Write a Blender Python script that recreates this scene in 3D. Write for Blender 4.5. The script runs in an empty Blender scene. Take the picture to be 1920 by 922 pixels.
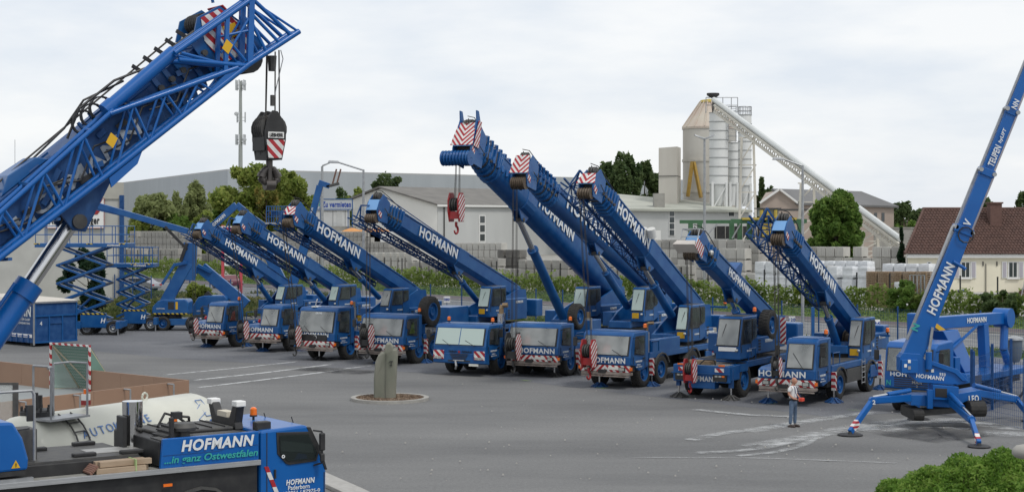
import bpy, bmesh, math, random
import numpy as np
from mathutils import Vector, Matrix
from math import sin, cos, pi, radians, sqrt, atan2
random.seed(7)
rs = np.random.RandomState(11)
sc = bpy.context.scene
COL = sc.collection

# ------------------------------------------------------------------ camera, sky, sun, exposure
FPX, CH, HOR = 3050.0, 7.5, 410.0          # focal length in photo pixels, eye height, horizon row
cd = bpy.data.cameras.new("camera"); cam = bpy.data.objects.new("camera", cd); COL.objects.link(cam)
cam.location = (0, 0, CH); cam.rotation_euler = (pi/2, 0, 0)
cd.sensor_width = 36; cd.lens = 36*FPX/1920; cd.shift_y = -(461-HOR)/1920
cd.clip_start = .5; cd.clip_end = 6000
sc.camera = cam
sc.render.resolution_x, sc.render.resolution_y = 1024, 491
sc.view_settings.view_transform = 'Standard'; sc.view_settings.look = 'None'
sc.view_settings.exposure = 0.10; sc.view_settings.gamma = 1.0
SUN_EL, SUN_ROT = radians(56), radians(140)     # sun high, behind and right of the camera, veiled
w = bpy.data.worlds.new("World"); sc.world = w; w.use_nodes = True
nt = w.node_tree; nt.nodes.clear()
def N(nt, t, **k):
    n = nt.nodes.new(t)
    for a, b in k.items(): setattr(n, a, b)
    return n
out = N(nt, 'ShaderNodeOutputWorld'); bg = N(nt, 'ShaderNodeBackground'); bg.inputs[1].default_value = .1
sky = N(nt, 'ShaderNodeTexSky', sky_type='NISHITA', sun_disc=False, sun_elevation=SUN_EL, sun_rotation=SUN_ROT)
tc = N(nt, 'ShaderNodeTexCoord'); mp = N(nt, 'ShaderNodeMapping'); mp.inputs['Scale'].default_value = (1, 1, 3.6)
nz = N(nt, 'ShaderNodeTexNoise'); nz.inputs['Scale'].default_value = 5.0; nz.inputs['Detail'].default_value = 7; nz.inputs['Roughness'].default_value = .55
cr = N(nt, 'ShaderNodeValToRGB')
cr.color_ramp.elements[0].position = .36; cr.color_ramp.elements[0].color = (7.5, 8.0, 8.7, 1)
cr.color_ramp.elements[1].position = .60; cr.color_ramp.elements[1].color = (9.3, 9.4, 9.5, 1)
mx = N(nt, 'ShaderNodeMix', data_type='RGBA'); mx.inputs[0].default_value = .9
L = nt.links.new
L(tc.outputs['Generated'], mp.inputs[0]); L(mp.outputs[0], nz.inputs['Vector']); L(nz.outputs[0], cr.inputs[0])
L(sky.outputs[0], mx.inputs['A']); L(cr.outputs[0], mx.inputs['B']); L(mx.outputs['Result'], bg.inputs[0]); L(bg.outputs[0], out.inputs[0])
sl = bpy.data.lights.new("sun", 'SUN'); sl.energy = 1.5; sl.angle = radians(11); sl.color = (1, .96, .9)
so = bpy.data.objects.new("sun", sl); COL.objects.link(so)
sd = Vector((cos(SUN_EL)*sin(SUN_ROT), cos(SUN_EL)*cos(SUN_ROT), sin(SUN_EL)))
so.rotation_euler = sd.to_track_quat('Z', 'Y').to_euler()

# ------------------------------------------------------------------ materials
MT = {}
def mat(name, col, rough=.6, metal=0., col2=None, ns=3., bump=0., bs=40., coat=0., spec=.5, mixw=1., tri=None, detail=4, stretch=(1,1,1)):
    m = bpy.data.materials.new(name); m.use_nodes = True; t = m.node_tree
    b = t.nodes['Principled BSDF']; l = t.links.new
    b.inputs['Base Color'].default_value = (*col, 1); b.inputs['Roughness'].default_value = rough
    b.inputs['Metallic'].default_value = metal; b.inputs['Coat Weight'].default_value = coat
    b.inputs['Coat Roughness'].default_value = .12
    b.inputs['Specular IOR Level'].default_value = spec
    tcn = N(t, 'ShaderNodeTexCoord'); mpp = N(t, 'ShaderNodeMapping'); mpp.inputs['Scale'].default_value = stretch
    l(tcn.outputs['Object'], mpp.inputs[0])
    if col2 is not None:
        n = N(t, 'ShaderNodeTexNoise'); n.inputs['Scale'].default_value = ns; n.inputs['Detail'].default_value = detail
        r = N(t, 'ShaderNodeValToRGB'); r.color_ramp.elements[0].position = .5-.22*mixw; r.color_ramp.elements[1].position = .5+.22*mixw
        r.color_ramp.elements[0].color = (*col, 1); r.color_ramp.elements[1].color = (*col2, 1)
        l(mpp.outputs[0], n.inputs['Vector']); l(n.outputs[0], r.inputs[0]); l(r.outputs[0], b.inputs['Base Color'])
    if bump:
        n2 = N(t, 'ShaderNodeTexNoise'); n2.inputs['Scale'].default_value = bs; n2.inputs['Detail'].default_value = 3
        bp = N(t, 'ShaderNodeBump'); bp.inputs['Strength'].default_value = bump; bp.inputs['Distance'].default_value = .02
        l(mpp.outputs[0], n2.inputs['Vector']); l(n2.outputs[0], bp.inputs['Height']); l(bp.outputs[0], b.inputs['Normal'])
    MT[name] = m
    return m
def stripes(name, a, period, c1=(.8, .8, .78), c2=(.45, .02, .03), absx=False, duty=.5):
    m = mat(name, c1, .45); t = m.node_tree; l = t.links.new; b = t.nodes['Principled BSDF']
    tcn = N(t, 'ShaderNodeTexCoord'); s = N(t, 'ShaderNodeSeparateXYZ'); l(tcn.outputs['Object'], s.inputs[0])
    def mth(op, x, y=None):
        n = N(t, 'ShaderNodeMath', operation=op)
        for i, q in enumerate((x, y)):
            if q is None: continue
            if isinstance(q, (int, float)): n.inputs[i].default_value = q
            else: l(q, n.inputs[i])
        return n.outputs[0]
    X = mth('ABSOLUTE', s.outputs[0]) if absx else s.outputs[0]
    v = mth('ADD', mth('ADD', mth('MULTIPLY', X, a[0]), mth('MULTIPLY', s.outputs[1], a[1])), mth('MULTIPLY', s.outputs[2], a[2]))
    f = mth('GREATER_THAN', mth('FRACT', mth('MULTIPLY', v, 1./period)), duty)
    nn = N(t, 'ShaderNodeTexNoise'); nn.inputs['Scale'].default_value = 6; l(tcn.outputs['Object'], nn.inputs['Vector'])
    mxx = N(t, 'ShaderNodeMix', data_type='RGBA'); mxx.inputs['A'].default_value = (*c1, 1); mxx.inputs['B'].default_value = (*c2, 1)
    l(f, mxx.inputs[0])
    m2 = N(t, 'ShaderNodeMix', data_type='RGBA', blend_type='MULTIPLY'); m2.inputs[0].default_value = .45
    l(mxx.outputs['Result'], m2.inputs['A']); l(nn.outputs[0], m2.inputs['B']); l(m2.outputs['Result'], b.inputs['Base Color'])
    return m
def glassmat(name, col, alpha, rough=.05):
    m = mat(name, col, rough, spec=.8); m.node_tree.nodes['Principled BSDF'].inputs['Alpha'].default_value = alpha
    return m
BLUE = mat('blue_paint', (.002, .066, .235), .36, col2=(.018, .100, .275), ns=1.6, mixw=.8, coat=.12, bump=.06, bs=8, spec=.35, detail=8)
BLUED = mat('weathered_and_shaded_blue_paint', (.004, .045, .165), .5, col2=(.026, .085, .225), ns=2.6, mixw=.8, bump=.1, bs=12, spec=.3, detail=8)  # weathered blue; on the foreground boom its darkness stands for shade
BLUEF = mat('fresh_blue_paint', (.001, .088, .33), .32, col2=(.004, .105, .37), ns=1.2, coat=.15, spec=.4)
BLACK = mat('black_metal', (.012, .012, .014), .55, col2=(.03, .03, .03), ns=4)
DGREY = mat('dark_grey_metal', (.045, .045, .048), .6, col2=(.08, .078, .07), ns=5)
RUBBER = mat('rubber', (.018, .018, .018), .85, col2=(.035, .033, .03), ns=6, bump=.3, bs=30)
GASKET = mat('cab_interior_dark', (.022, .024, .026), .7, col2=(.05, .05, .05), ns=4)
CHROME = mat('chrome', (.62, .62, .62), .18, 1.)
ZINC = mat('galvanised_steel', (.42, .43, .44), .42, .6, col2=(.30, .31, .32), ns=5)
ROPE = mat('steel_rope', (.06, .055, .05), .6, .3)
ROPEB = mat('greased_rope_drum', (.07, .05, .035), .6, .2, col2=(.13, .10, .07), ns=14)
WHITE = mat('white_paint', (.78, .78, .76), .45)
LETW = mat('white_lettering', (.72, .74, .74), .5, col2=(.62, .65, .66), ns=6)
LETG = mat('teal_lettering', (.03, .33, .30), .5)
LETB = mat('dark_blue_lettering', (.01, .05, .3), .5)
LETK = mat('black_lettering', (.01, .01, .012), .6)
ORANGE = mat('orange_lens', (.8, .16, .01), .25, coat=.5)
ORANGEV = mat('orange_vest_cloth', (.95, .13, .03), .8)
REDP = mat('red_paint', (.33, .015, .02), .35, col2=(.25, .02, .02), ns=5)
REDL = mat('red_lens', (.5, .01, .01), .25)
YEL = mat('yellow_label', (.62, .36, .01), .5)
YELP = mat('yellow_paint', (.50, .37, .05), .6, col2=(.36, .28, .07), ns=3)
LAMP = mat('headlight_glass', (.55, .55, .52), .1, .5)
PLATE = mat('number_plate', (.65, .65, .6), .5)
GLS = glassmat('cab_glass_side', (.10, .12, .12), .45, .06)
def paint_cloud_reflection(m, c2, ns):
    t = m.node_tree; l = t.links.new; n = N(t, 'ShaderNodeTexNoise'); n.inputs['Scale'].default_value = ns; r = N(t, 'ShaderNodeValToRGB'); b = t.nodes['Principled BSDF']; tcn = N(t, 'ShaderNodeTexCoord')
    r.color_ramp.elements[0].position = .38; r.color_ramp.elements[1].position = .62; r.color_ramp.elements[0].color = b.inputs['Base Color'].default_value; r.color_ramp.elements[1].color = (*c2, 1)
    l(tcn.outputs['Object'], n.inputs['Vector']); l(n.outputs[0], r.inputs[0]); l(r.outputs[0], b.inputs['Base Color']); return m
GLF = glassmat('cab_glass_front', (.46, .48, .47), .56, .05)  # pale grey puts the reflected sky into the windscreen colour
paint_cloud_reflection(GLF, (.24, .26, .26), .9); paint_cloud_reflection(GLS, (.03, .035, .035), 1.5)  # noise tones paint cloud reflections into the panes
GLP = glassmat('cab_glass_pale', (.46, .56, .52), .9, .25)
SHADE = mat('sun_screen_fabric', (.50, .62, .57), .7)
STRF = stripes('hazard_stripes_front', (1, 0, 1), .30, absx=True)
STRS = stripes('hazard_stripes_side', (0, 1, 1), .26)
STRD = stripes('hazard_stripes_diagonal', (1, 1, -1), .24)
STRH = stripes('hazard_stripes_bold', (1, 0, 1), .36)
CHEV = stripes('hazard_chevrons', (1, 0, -1), .26, absx=True)
STRY = stripes('yellow_black_stripes', (1, 1, 1), .3, (.7, .5, .02), (.01, .01, .01))
WOOD = mat('pallet_wood', (.22, .15, .09), .8, col2=(.33, .24, .15), ns=6, bump=.2)

# ------------------------------------------------------------------ mesh building
class MB:
    def __init__(s): s.v = []; s.f = []
    def add(s, vs, fs):
        b = len(s.v); s.v += [tuple(q) for q in vs]; s.f += [tuple(b+i for i in f) for f in fs]; return s
    def hexa(s, p):   # bottom 4 (ccw from above) then top 4
        return s.add(p, [(3, 2, 1, 0), (4, 5, 6, 7), (0, 1, 5, 4), (1, 2, 6, 5), (2, 3, 7, 6), (3, 0, 4, 7)])
    def bx(s, x0, x1, y0, y1, z0, z1):
        return s.hexa([(x0, y0, z0), (x1, y0, z0), (x1, y1, z0), (x0, y1, z0), (x0, y0, z1), (x1, y0, z1), (x1, y1, z1), (x0, y1, z1)])
    def prism(s, poly, x0, x1):            # polygon of (y,z) extruded along x
        n = len(poly)
        return s.add([(x0, a, b) for a, b in poly]+[(x1, a, b) for a, b in poly],
                     [tuple(range(n)), tuple(range(2*n-1, n-1, -1))]+[(i, i+n, (i+1) % n+n, (i+1) % n) for i in range(n)])
    def prismy(s, poly, y0, y1):           # polygon of (x,z) extruded along y
        n = len(poly)
        return s.add([(a, y0, b) for a, b in poly]+[(a, y1, b) for a, b in poly],
                     [tuple(range(n)), tuple(range(2*n-1, n-1, -1))]+[(i, i+n, (i+1) % n+n, (i+1) % n) for i in range(n)])
    def plate(s, pts, off):                # planar polygon with thickness vector
        n = len(pts); off = Vector(off); p = [Vector(q) for q in pts]
        return s.add(p+[q+off for q in p], [tuple(range(n)), tuple(range(2*n-1, n-1, -1))]+[(i, i+n, (i+1) % n+n, (i+1) % n) for i in range(n)])
    def bar(s, a, b, w, h=None, up=(0, 0, 1)):
        h = h or w; a = Vector(a); b = Vector(b); d = (b-a).normalized(); u = Vector(up)
        if abs(d.dot(u)) > .98: u = Vector((0, 1, 0))
        r = d.cross(u).normalized()*w/2; u = r.cross(d).normalized()*h/2
        return s.hexa([a-r-u, a+r-u, b+r-u, b-r-u, a-r+u, a+r+u, b+r+u, b-r+u])
    def tube(s, a, b, r, n=8, r1=None):
        a = Vector(a); b = Vector(b); d = (b-a).normalized(); u = Vector((0, 0, 1)) if abs(d.z) < .95 else Vector((0, 1, 0))
        p = d.cross(u).normalized(); q = d.cross(p); r1 = r if r1 is None else r1
        c = [p*cos(2*pi*i/n)+q*sin(2*pi*i/n) for i in range(n)]
        return s.add([a+k*r for k in c]+[b+k*r1 for k in c], [tuple(range(n-1, -1, -1)), tuple(range(n, 2*n))]+[(i, (i+1) % n, (i+1) % n+n, i+n) for i in range(n)])
    def pipe(s, pts, r, n=6):
        for a, b in zip(pts[:-1], pts[1:]): s.tube(a, b, r, n)
        return s
    def lathe(s, prof, c=(0, 0, 0), axis='Z', n=16):
        c = Vector(c); vs = []; m = len(prof)
        for i in range(n):
            a = 2*pi*i/n
            for r, z in prof:
                p = {'Z': (r*cos(a), r*sin(a), z), 'X': (z, r*cos(a), r*sin(a)), 'Y': (r*sin(a), z, r*cos(a))}[axis]
                vs.append(c+Vector(p))
        fs = [(i*m+j, ((i+1) % n)*m+j, ((i+1) % n)*m+j+1, i*m+j+1) for i in range(n) for j in range(m-1)]
        return s.add(vs, fs)
    def sphere(s, c, r, n=10, sc_=(1, 1, 1)):
        c = Vector(c); m = n//2+1
        vs = [c+Vector((r*sc_[0]*sin(pi*j/(m-1))*cos(2*pi*i/n), r*sc_[1]*sin(pi*j/(m-1))*sin(2*pi*i/n), r*sc_[2]*cos(pi*j/(m-1)))) for i in range(n) for j in range(m)]
        return s.add(vs, [(i*m+j, i*m+j+1, ((i+1) % n)*m+j+1, ((i+1) % n)*m+j) for i in range(n) for j in range(m-1)])
    def ob(s, name, m, parent=None, bevel=0, smooth=None, kind=None, label=None):
        me = bpy.data.meshes.new(name); me.from_pydata([tuple(q) for q in s.v], [], s.f)
        b = bmesh.new(); b.from_mesh(me)
        bmesh.ops.remove_doubles(b, verts=b.verts, dist=1e-5)
        bmesh.ops.recalc_face_normals(b, faces=b.faces); b.to_mesh(me); b.free()
        if smooth:
            me.polygons.foreach_set('use_smooth', [True]*len(me.polygons)); me.set_sharp_from_angle(angle=radians(smooth))
        return mkob(name, me, m, parent, bevel, kind, label)
def mkob(name, me, m=None, parent=None, bevel=0, kind=None, label=None):
    o = bpy.data.objects.new(name, me); COL.objects.link(o)
    if m is not None and len(me.materials) == 0: me.materials.append(m)
    if parent is not None: o.parent = parent
    if bevel:
        bv = o.modifiers.new('bevel', 'BEVEL'); bv.width = bevel; bv.segments = 2; bv.limit_method = 'ANGLE'; bv.angle_limit = radians(35)
    if kind: o['kind'] = kind
    if label: o['label'] = label
    return o
def thing(name, label, cat, loc=(0, 0, 0), rot=0, group=None):
    o = bpy.data.objects.new(name, None); COL.objects.link(o); o.empty_display_size = .3
    o.location = loc; o.rotation_euler = (0, 0, rot); o['label'] = label; o['category'] = cat
    if group: o['group'] = group
    return o
def tag(o, label, cat, group=None):
    o['label'] = label; o['category'] = cat
    if group: o['group'] = group
    return o
KIDS = {}
def dup(root, loc=None, rot=None, label=None, group=None, scale=None):
    r = root.copy(); COL.objects.link(r)
    if loc is not None: r.location = loc
    if rot is not None: r.rotation_euler = (0, 0, rot)
    if scale is not None: r.scale = scale
    if label: r['label'] = label
    if group: r['group'] = group
    for ch in root.children:
        c = ch.copy(); COL.objects.link(c); c.parent = r
        for g in ch.children:
            d = g.copy(); COL.objects.link(d); d.parent = c
    return r
TX = {}
def text(s, pos, right, up, h, parent, m=None, w=None, bold=.03, shear=0., name='lettering', label=None):
    m = m or LETW; key = (s, bold, shear, m.name)
    if key not in TX:
        cu = bpy.data.curves.new('lettering', 'FONT'); cu.body = s; cu.size = 1; cu.offset = bold; cu.shear = shear; cu.extrude = .004; cu.resolution_u = 3
        if bold > .02: cu.space_character = 1.1
        o = bpy.data.objects.new('tmp', cu); COL.objects.link(o)
        me = bpy.data.meshes.new_from_object(o.evaluated_get(bpy.context.evaluated_depsgraph_get()))
        bpy.data.objects.remove(o); me.name = 'lettering'
        co = np.array([v.co[:] for v in me.vertices]); lo, hi = co.min(0), co.max(0)
        c = (lo+hi)/2
        for v in me.vertices: v.co = Vector((v.co.x-c[0], v.co.y-c[1], v.co.z))
        me.materials.clear(); me.materials.append(m); TX[key] = (me, hi-lo)
    me, d = TX[key]
    right = Vector(right).normalized(); up = Vector(up); up = (up-right*up.dot(right)).normalized(); nn = right.cross(up)
    sy = h/d[1]; sx = (w/d[0]) if w else sy
    o = bpy.data.objects.new(name, me); COL.objects.link(o); o.parent = parent
    R = Matrix((right*sx, up*sy, nn)).transposed().to_4x4()
    o.matrix_local = Matrix.Translation(Vector(pos)+nn*.012) @ R
    if label: o['label'] = label
    return o
def window(parent, pts, m, gasket=.035, proud=.0, name='window', g2=None):
    """pts: four corners, seen from outside counter-clockwise. dark frame with a pane in front"""
    p = [Vector(q) for q in pts]; n = (p[1]-p[0]).cross(p[2]-p[1]).normalized(); c = sum(p, Vector())/len(p)
    f = MB().plate(p, n*.02).ob(name, g2 or GASKET, parent)
    q = []
    for k in p:
        d = k-c; q.append(c+d*(1-gasket/max(.2, d.length)*1.5))
    MB().plate([k+n*.05 for k in q], n*.008).ob('pane', m, f)
    return f, n, c
def lattice(mb, p0, p1, a0, a1, ux, uy, n, r=.03, ratio=1., tri=False):
    """truss between p0 and p1; half sizes a0, a1 across axes ux and uy"""
    p0, p1, ux, uy = Vector(p0), Vector(p1), Vector(ux).normalized(), Vector(uy).normalized()
    sg = [(-1, -1), (1, -1), (1, 1), (-1, 1)]
    P = lambda k, s: p0+(p1-p0)*k+(ux*s[0]+uy*s[1]*ratio)*(a0+(a1-a0)*k)
    for s in sg: mb.bar(P(0, s), P(1, s), r*2)
    for i in range(n):
        k, k1 = i/n, (i+1)/n
        for j in range(4):
            a, b = sg[j], sg[(j+1) % 4]
            if (i+j) % 2: a, b = b, a
            mb.bar(P(k, a), P(k1, b), r*1.2)
            mb.bar(P(k1, a), P(k1, b), r*1.2)
    return mb
def quads(name, A, m, parent=None):
    A = np.asarray(A, dtype=np.float32); n = len(A); me = bpy.data.meshes.new(name)
    me.vertices.add(n*4); me.vertices.foreach_set('co', A.reshape(-1))
    me.loops.add(n*4); me.loops.foreach_set('vertex_index', np.arange(n*4, dtype=np.int32))
    me.polygons.add(n); me.polygons.foreach_set('loop_start', np.arange(0, n*4, 4, dtype=np.int32))
    try: me.polygons.foreach_set('loop_total', np.full(n, 4, dtype=np.int32))
    except Exception: pass
    me.update(calc_edges=True); me.materials.append(m)
    return me
def leaf_quads(C, s, elong=1.0, rs=rs):
    """random small leaf faces at the points C"""
    n = len(C); a = rs.normal(size=(n, 3)); a /= np.linalg.norm(a, axis=1)[:, None]
    b = rs.normal(size=(n, 3)); b -= a*(a*b).sum(1)[:, None]; b /= np.linalg.norm(b, axis=1)[:, None]
    sz = (s*rs.uniform(.55, 1.35, n))[:, None]
    p = np.stack([C-a*sz*elong, C-b*sz*.55, C+a*sz*elong, C+b*sz*.55], 1)
    return p
def leafmat(name, c1, c2, c3, ns=.9, thin=.52):
    m = mat(name, c1, .55, spec=.25); t = m.node_tree; l = t.links.new; b = t.nodes['Principled BSDF']
    tcn = N(t, 'ShaderNodeTexCoord'); n = N(t, 'ShaderNodeTexNoise'); n.inputs['Scale'].default_value = ns; n.inputs['Detail'].default_value = 6
    g = N(t, 'ShaderNodeNewGeometry'); r = N(t, 'ShaderNodeValToRGB'); e = r.color_ramp.elements
    e[0].position = .3; e[0].color = (*c1, 1); e[1].position = .72; e[1].color = (*c3, 1); k = e.new(.5); k.color = (*c2, 1)
    mm = N(t, 'ShaderNodeMath', operation='MULTIPLY_ADD'); mm.inputs[1].default_value = .35; 
    l(tcn.outputs['Object'], n.inputs['Vector']); l(g.outputs['Random Per Island'], mm.inputs[0]); 
    ad = N(t, 'ShaderNodeMath', operation='SUBTRACT'); l(n.outputs[0], ad.inputs[0]); ad.inputs[1].default_value = .17
    l(ad.outputs[0], mm.inputs[2]); l(mm.outputs[0], r.inputs[0]); l(r.outputs[0], b.inputs['Base Color'])
    tr = N(t, 'ShaderNodeBsdfTranslucent'); ms = N(t, 'ShaderNodeMixShader'); ms.inputs[0].default_value = thin; o_ = t.nodes['Material Output']
    gm = N(t, 'ShaderNodeGamma'); gm.inputs[1].default_value = .82; l(r.outputs[0], gm.inputs[0]); l(gm.outputs[0], tr.inputs[0])
    l(b.outputs[0], ms.inputs[1]); l(tr.outputs[0], ms.inputs[2]); l(ms.outputs[0], o_.inputs[0])
    return m
def G(px, py, z=0.):
    """point at height z whose photo pixel is px, py"""
    Y = (CH-z)*FPX/(py-HOR); return Vector(((px-960)/FPX*Y, Y, z))
def P(px, Y, z=0.): return Vector(((px-960)/FPX*Y, Y, z))
def ZZ(py, Y): return CH-(py-HOR)*Y/FPX

# ------------------------------------------------------------------ the setting: ground sheets
R_, M_ = Vector((.645, -.764, 0)), Vector((.764, .645, 0))    # along the street (to the right) and away from the yard
RROT = atan2(-.764, .645)
def RD(s, c, z=0.): return R_*s+M_*c+Vector((0, 0, z))
def SC(px, c):
    k = (px-960)/FPX; Y = c/(.764*k+.645); return .645*k*Y-.764*Y, Y
def sheet(name, pts, z, m, kind='structure'):
    ar = sum(pts[i-1][0]*pts[i][1]-pts[i][0]*pts[i-1][1] for i in range(len(pts)))
    if ar < 0: pts = pts[::-1]
    me = bpy.data.meshes.new(name); me.from_pydata([(p[0], p[1], z) for p in pts], [], [tuple(range(len(pts)))])
    return mkob(name, me, m, kind=kind)
    return MB().add([(p[0], p[1], z) for p in pts], [tuple(range(len(pts)))]).ob(name, m, kind=kind)
def strip(name, c0, c1, z, m, s0=-620, s1=160): return sheet(name, [RD(s0, c0), RD(s1, c0), RD(s1, c1), RD(s0, c1)], z, m)
def asphalt(name, c1, c2, c3, extra=0.):
    m = mat(name, c1, .88, spec=.3); t = m.node_tree; l = t.links.new; b = t.nodes['Principled BSDF']
    tcn = N(t, 'ShaderNodeTexCoord'); mp_ = N(t, 'ShaderNodeMapping'); mp_.inputs['Rotation'].default_value = (0, 0, .5); mp_.inputs['Scale'].default_value = (.05, .16, 1)
    n1 = N(t, 'ShaderNodeTexNoise'); n1.inputs['Scale'].default_value = 1; n1.inputs['Detail'].default_value = 8; n1.inputs['Roughness'].default_value = .62
    n2 = N(t, 'ShaderNodeTexNoise'); n2.inputs['Scale'].default_value = 9; n2.inputs['Detail'].default_value = 5; n2.inputs['Roughness'].default_value = .7
    r1 = N(t, 'ShaderNodeValToRGB'); e = r1.color_ramp.elements; e[0].position = .36; e[0].color = (*c1, 1); e[1].position = .66; e[1].color = (*c3, 1); k = e.new(.5); k.color = (*c2, 1)
    l(tcn.outputs['Object'], mp_.inputs[0]); l(mp_.outputs[0], n1.inputs['Vector']); l(tcn.outputs['Object'], n2.inputs['Vector'])
    l(n1.outputs[0], r1.inputs[0])
    r2 = N(t, 'ShaderNodeValToRGB'); r2.color_ramp.elements[0].position = .3; r2.color_ramp.elements[0].color = (.76, .76, .76, 1); r2.color_ramp.elements[1].position = .75; r2.color_ramp.elements[1].color = (1.14, 1.14, 1.14, 1)
    l(n2.outputs[0], r2.inputs[0])
    mm = N(t, 'ShaderNodeMix', data_type='RGBA', blend_type='MULTIPLY'); mm.inputs[0].default_value = 1
    l(r1.outputs[0], mm.inputs['A']); l(r2.outputs[0], mm.inputs['B'])
    n3 = N(t, 'ShaderNodeTexNoise'); n3.inputs['Scale'].default_value = 45; n3.inputs['Detail'].default_value = 2; l(tcn.outputs['Object'], n3.inputs['Vector'])
    r3 = N(t, 'ShaderNodeValToRGB'); r3.color_ramp.elements[0].position = .35; r3.color_ramp.elements[0].color = (.8-extra, .8-extra, .8-extra, 1); r3.color_ramp.elements[1].position = .7; r3.color_ramp.elements[1].color = (1.2+extra, 1.2+extra, 1.2+extra, 1)
    l(n3.outputs[0], r3.inputs[0]); m3 = N(t, 'ShaderNodeMix', data_type='RGBA', blend_type='MULTIPLY'); m3.inputs[0].default_value = 1
    l(mm.outputs['Result'], m3.inputs['A']); l(r3.outputs[0], m3.inputs['B']); l(m3.outputs['Result'], b.inputs['Base Color'])
    bp = N(t, 'ShaderNodeBump'); bp.inputs['Strength'].default_value = .35; bp.inputs['Distance'].default_value = .01; l(n3.outputs[0], bp.inputs['Height']); l(bp.outputs[0], b.inputs['Normal'])
    return m
YARD = asphalt('yard_asphalt', (.132, .133, .134), (.172, .173, .172), (.205, .205, .202))
GRIT = asphalt('grit_surface', (.12, .125, .138), (.16, .165, .178), (.20, .205, .215), .25)
ROADM = asphalt('road_asphalt', (.16, .165, .165), (.19, .195, .195), (.22, .225, .225))
PATHM = asphalt('path_paving', (.10, .085, .085), (.125, .105, .105), (.15, .13, .13))
GRASS = mat('grass_green', (.06, .10, .02), .95, col2=(.12, .17, .04), ns=1.2, bump=.6, bs=5, spec=.1, detail=8)
EARTH = mat('weedy_earth', (.07, .085, .03), .95, col2=(.15, .13, .075), ns=.35, bump=.5, bs=3, spec=.1, detail=9)
KERB = mat('concrete_kerb', (.36, .35, .32), .85, col2=(.27, .26, .24), ns=4)
CONC = mat('concrete', (.34, .33, .30), .85, col2=(.24, .235, .215), ns=1.1, bump=.2, bs=8, detail=7)
LINE = mat('road_marking_white', (.62, .62, .60), .7, col2=(.45, .45, .44), ns=3)
sheet('ground', [(-3000, -60), (3000, -60), (3000, 5000), (-3000, 5000)], -.08, EARTH)
sheet('yard', [RD(-215, 77), RD(-60, 77), RD(150, 77), RD(150, -150), RD(-215, -150)], 0, YARD)
gl = [G(-60, 636), G(330, 672), G(640, 690), G(900, 705), G(1180, 738), G(1420, 765), G(1560, 782), G(1660, 775)]
sheet('gravel_strip', gl+[RD(-5, 76.5), RD(-150, 76.5)], .004, GRIT)
sheet('verge', [G(110, 607), G(420, 605), G(600, 590), G(760, 566), RD(-60, 76.9), RD(-190, 76.9)], .008, EARTH)
strip('grass_verge', 77, 80.6, -.01, GRASS); strip('road', 80.6, 93, -.02, ROADM)
strip('pavement', 93.2, 97, .08, PATHM); strip('grass_strip', 97, 107, .085, GRASS)
strip('storage_yard', 107, 230, .03, CONC)
MB().hexa([RD(-620, 93, -.05), RD(160, 93, -.05), RD(160, 93.2, -.05), RD(-620, 93.2, -.05), RD(-620, 93, .10), RD(160, 93, .10), RD(160, 93.2, .10), RD(-620, 93.2, .10)]).ob('kerb', KERB, kind='structure')
for c_ in (82.4, 92.3): strip('road_marking', c_, c_+.16, -.012, LINE)
for i in range(40):
    s_ = -260+i*9.0
    sheet('road_marking', [RD(s_, 87.3), RD(s_+3, 87.3), RD(s_+3, 87.45), RD(s_, 87.45)], -.012, LINE)

# faded white lines and chalky tyre tracks on the yard
def fademat(name, col, scale, lo, hi, st=(1, 1, 1)):
    m = mat(name, col, .85); t = m.node_tree; l = t.links.new; b = t.nodes['Principled BSDF']
    tcn = N(t, 'ShaderNodeTexCoord'); n = N(t, 'ShaderNodeTexNoise'); n.inputs['Scale'].default_value = scale; n.inputs['Detail'].default_value = 7; n.inputs['Roughness'].default_value = .65
    l(tcn.outputs['Object'], n.inputs['Vector']); r = N(t, 'ShaderNodeValToRGB'); r.color_ramp.elements[0].position = lo; r.color_ramp.elements[1].position = hi
    r.color_ramp.elements[0].color = (0, 0, 0, 1); r.color_ramp.elements[1].color = (.85, .85, .85, 1)
    uv = N(t, 'ShaderNodeAttribute', attribute_name='edge'); mu = N(t, 'ShaderNodeMath', operation='MULTIPLY')
    l(n.outputs[0], r.inputs[0]); l(r.outputs[0], mu.inputs[0]); l(uv.outputs['Fac'], mu.inputs[1]); l(mu.outputs[0], b.inputs['Alpha'])
    return m
CHALK = fademat('chalk_dust', (.47, .48, .48), 1.3, .36, .66)
PAINTL = fademat('worn_line_paint', (.58, .59, .59), 2.2, .32, .52)
def streak(name, pts, wid, m, z, soft=1):
    """ribbon on the ground, soft across its width"""
    n = len(pts); vs = []; at = []; fs = []
    for i, p in enumerate(pts):
        a = pts[max(0, i-1)]; b = pts[min(n-1, i+1)]; d = (b-a); d = Vector((-d.y, d.x, 0)).normalized()
        ww = wid[i] if isinstance(wid, (list, tuple)) else wid
        for k, e in ((-1, 0), (-.4, 1), (.4, 1), (1, 0)) if soft else ((-1, 1), (-.3, 1), (.3, 1), (1, 1)):
            q = p+d*ww*k; vs.append((q.x, q.y, z)); at.append(e*(0 if (i in (0, n-1) and soft) else 1))
        if i: fs += [((i-1)*4+j, (i-1)*4+j+1, i*4+j+1, i*4+j) for j in range(3)]
    me = bpy.data.meshes.new(name); me.from_pydata(vs, [], fs); a = me.attributes.new('edge', 'FLOAT', 'POINT'); a.data.foreach_set('value', at)
    return mkob(name, me, m, kind='structure')
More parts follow.
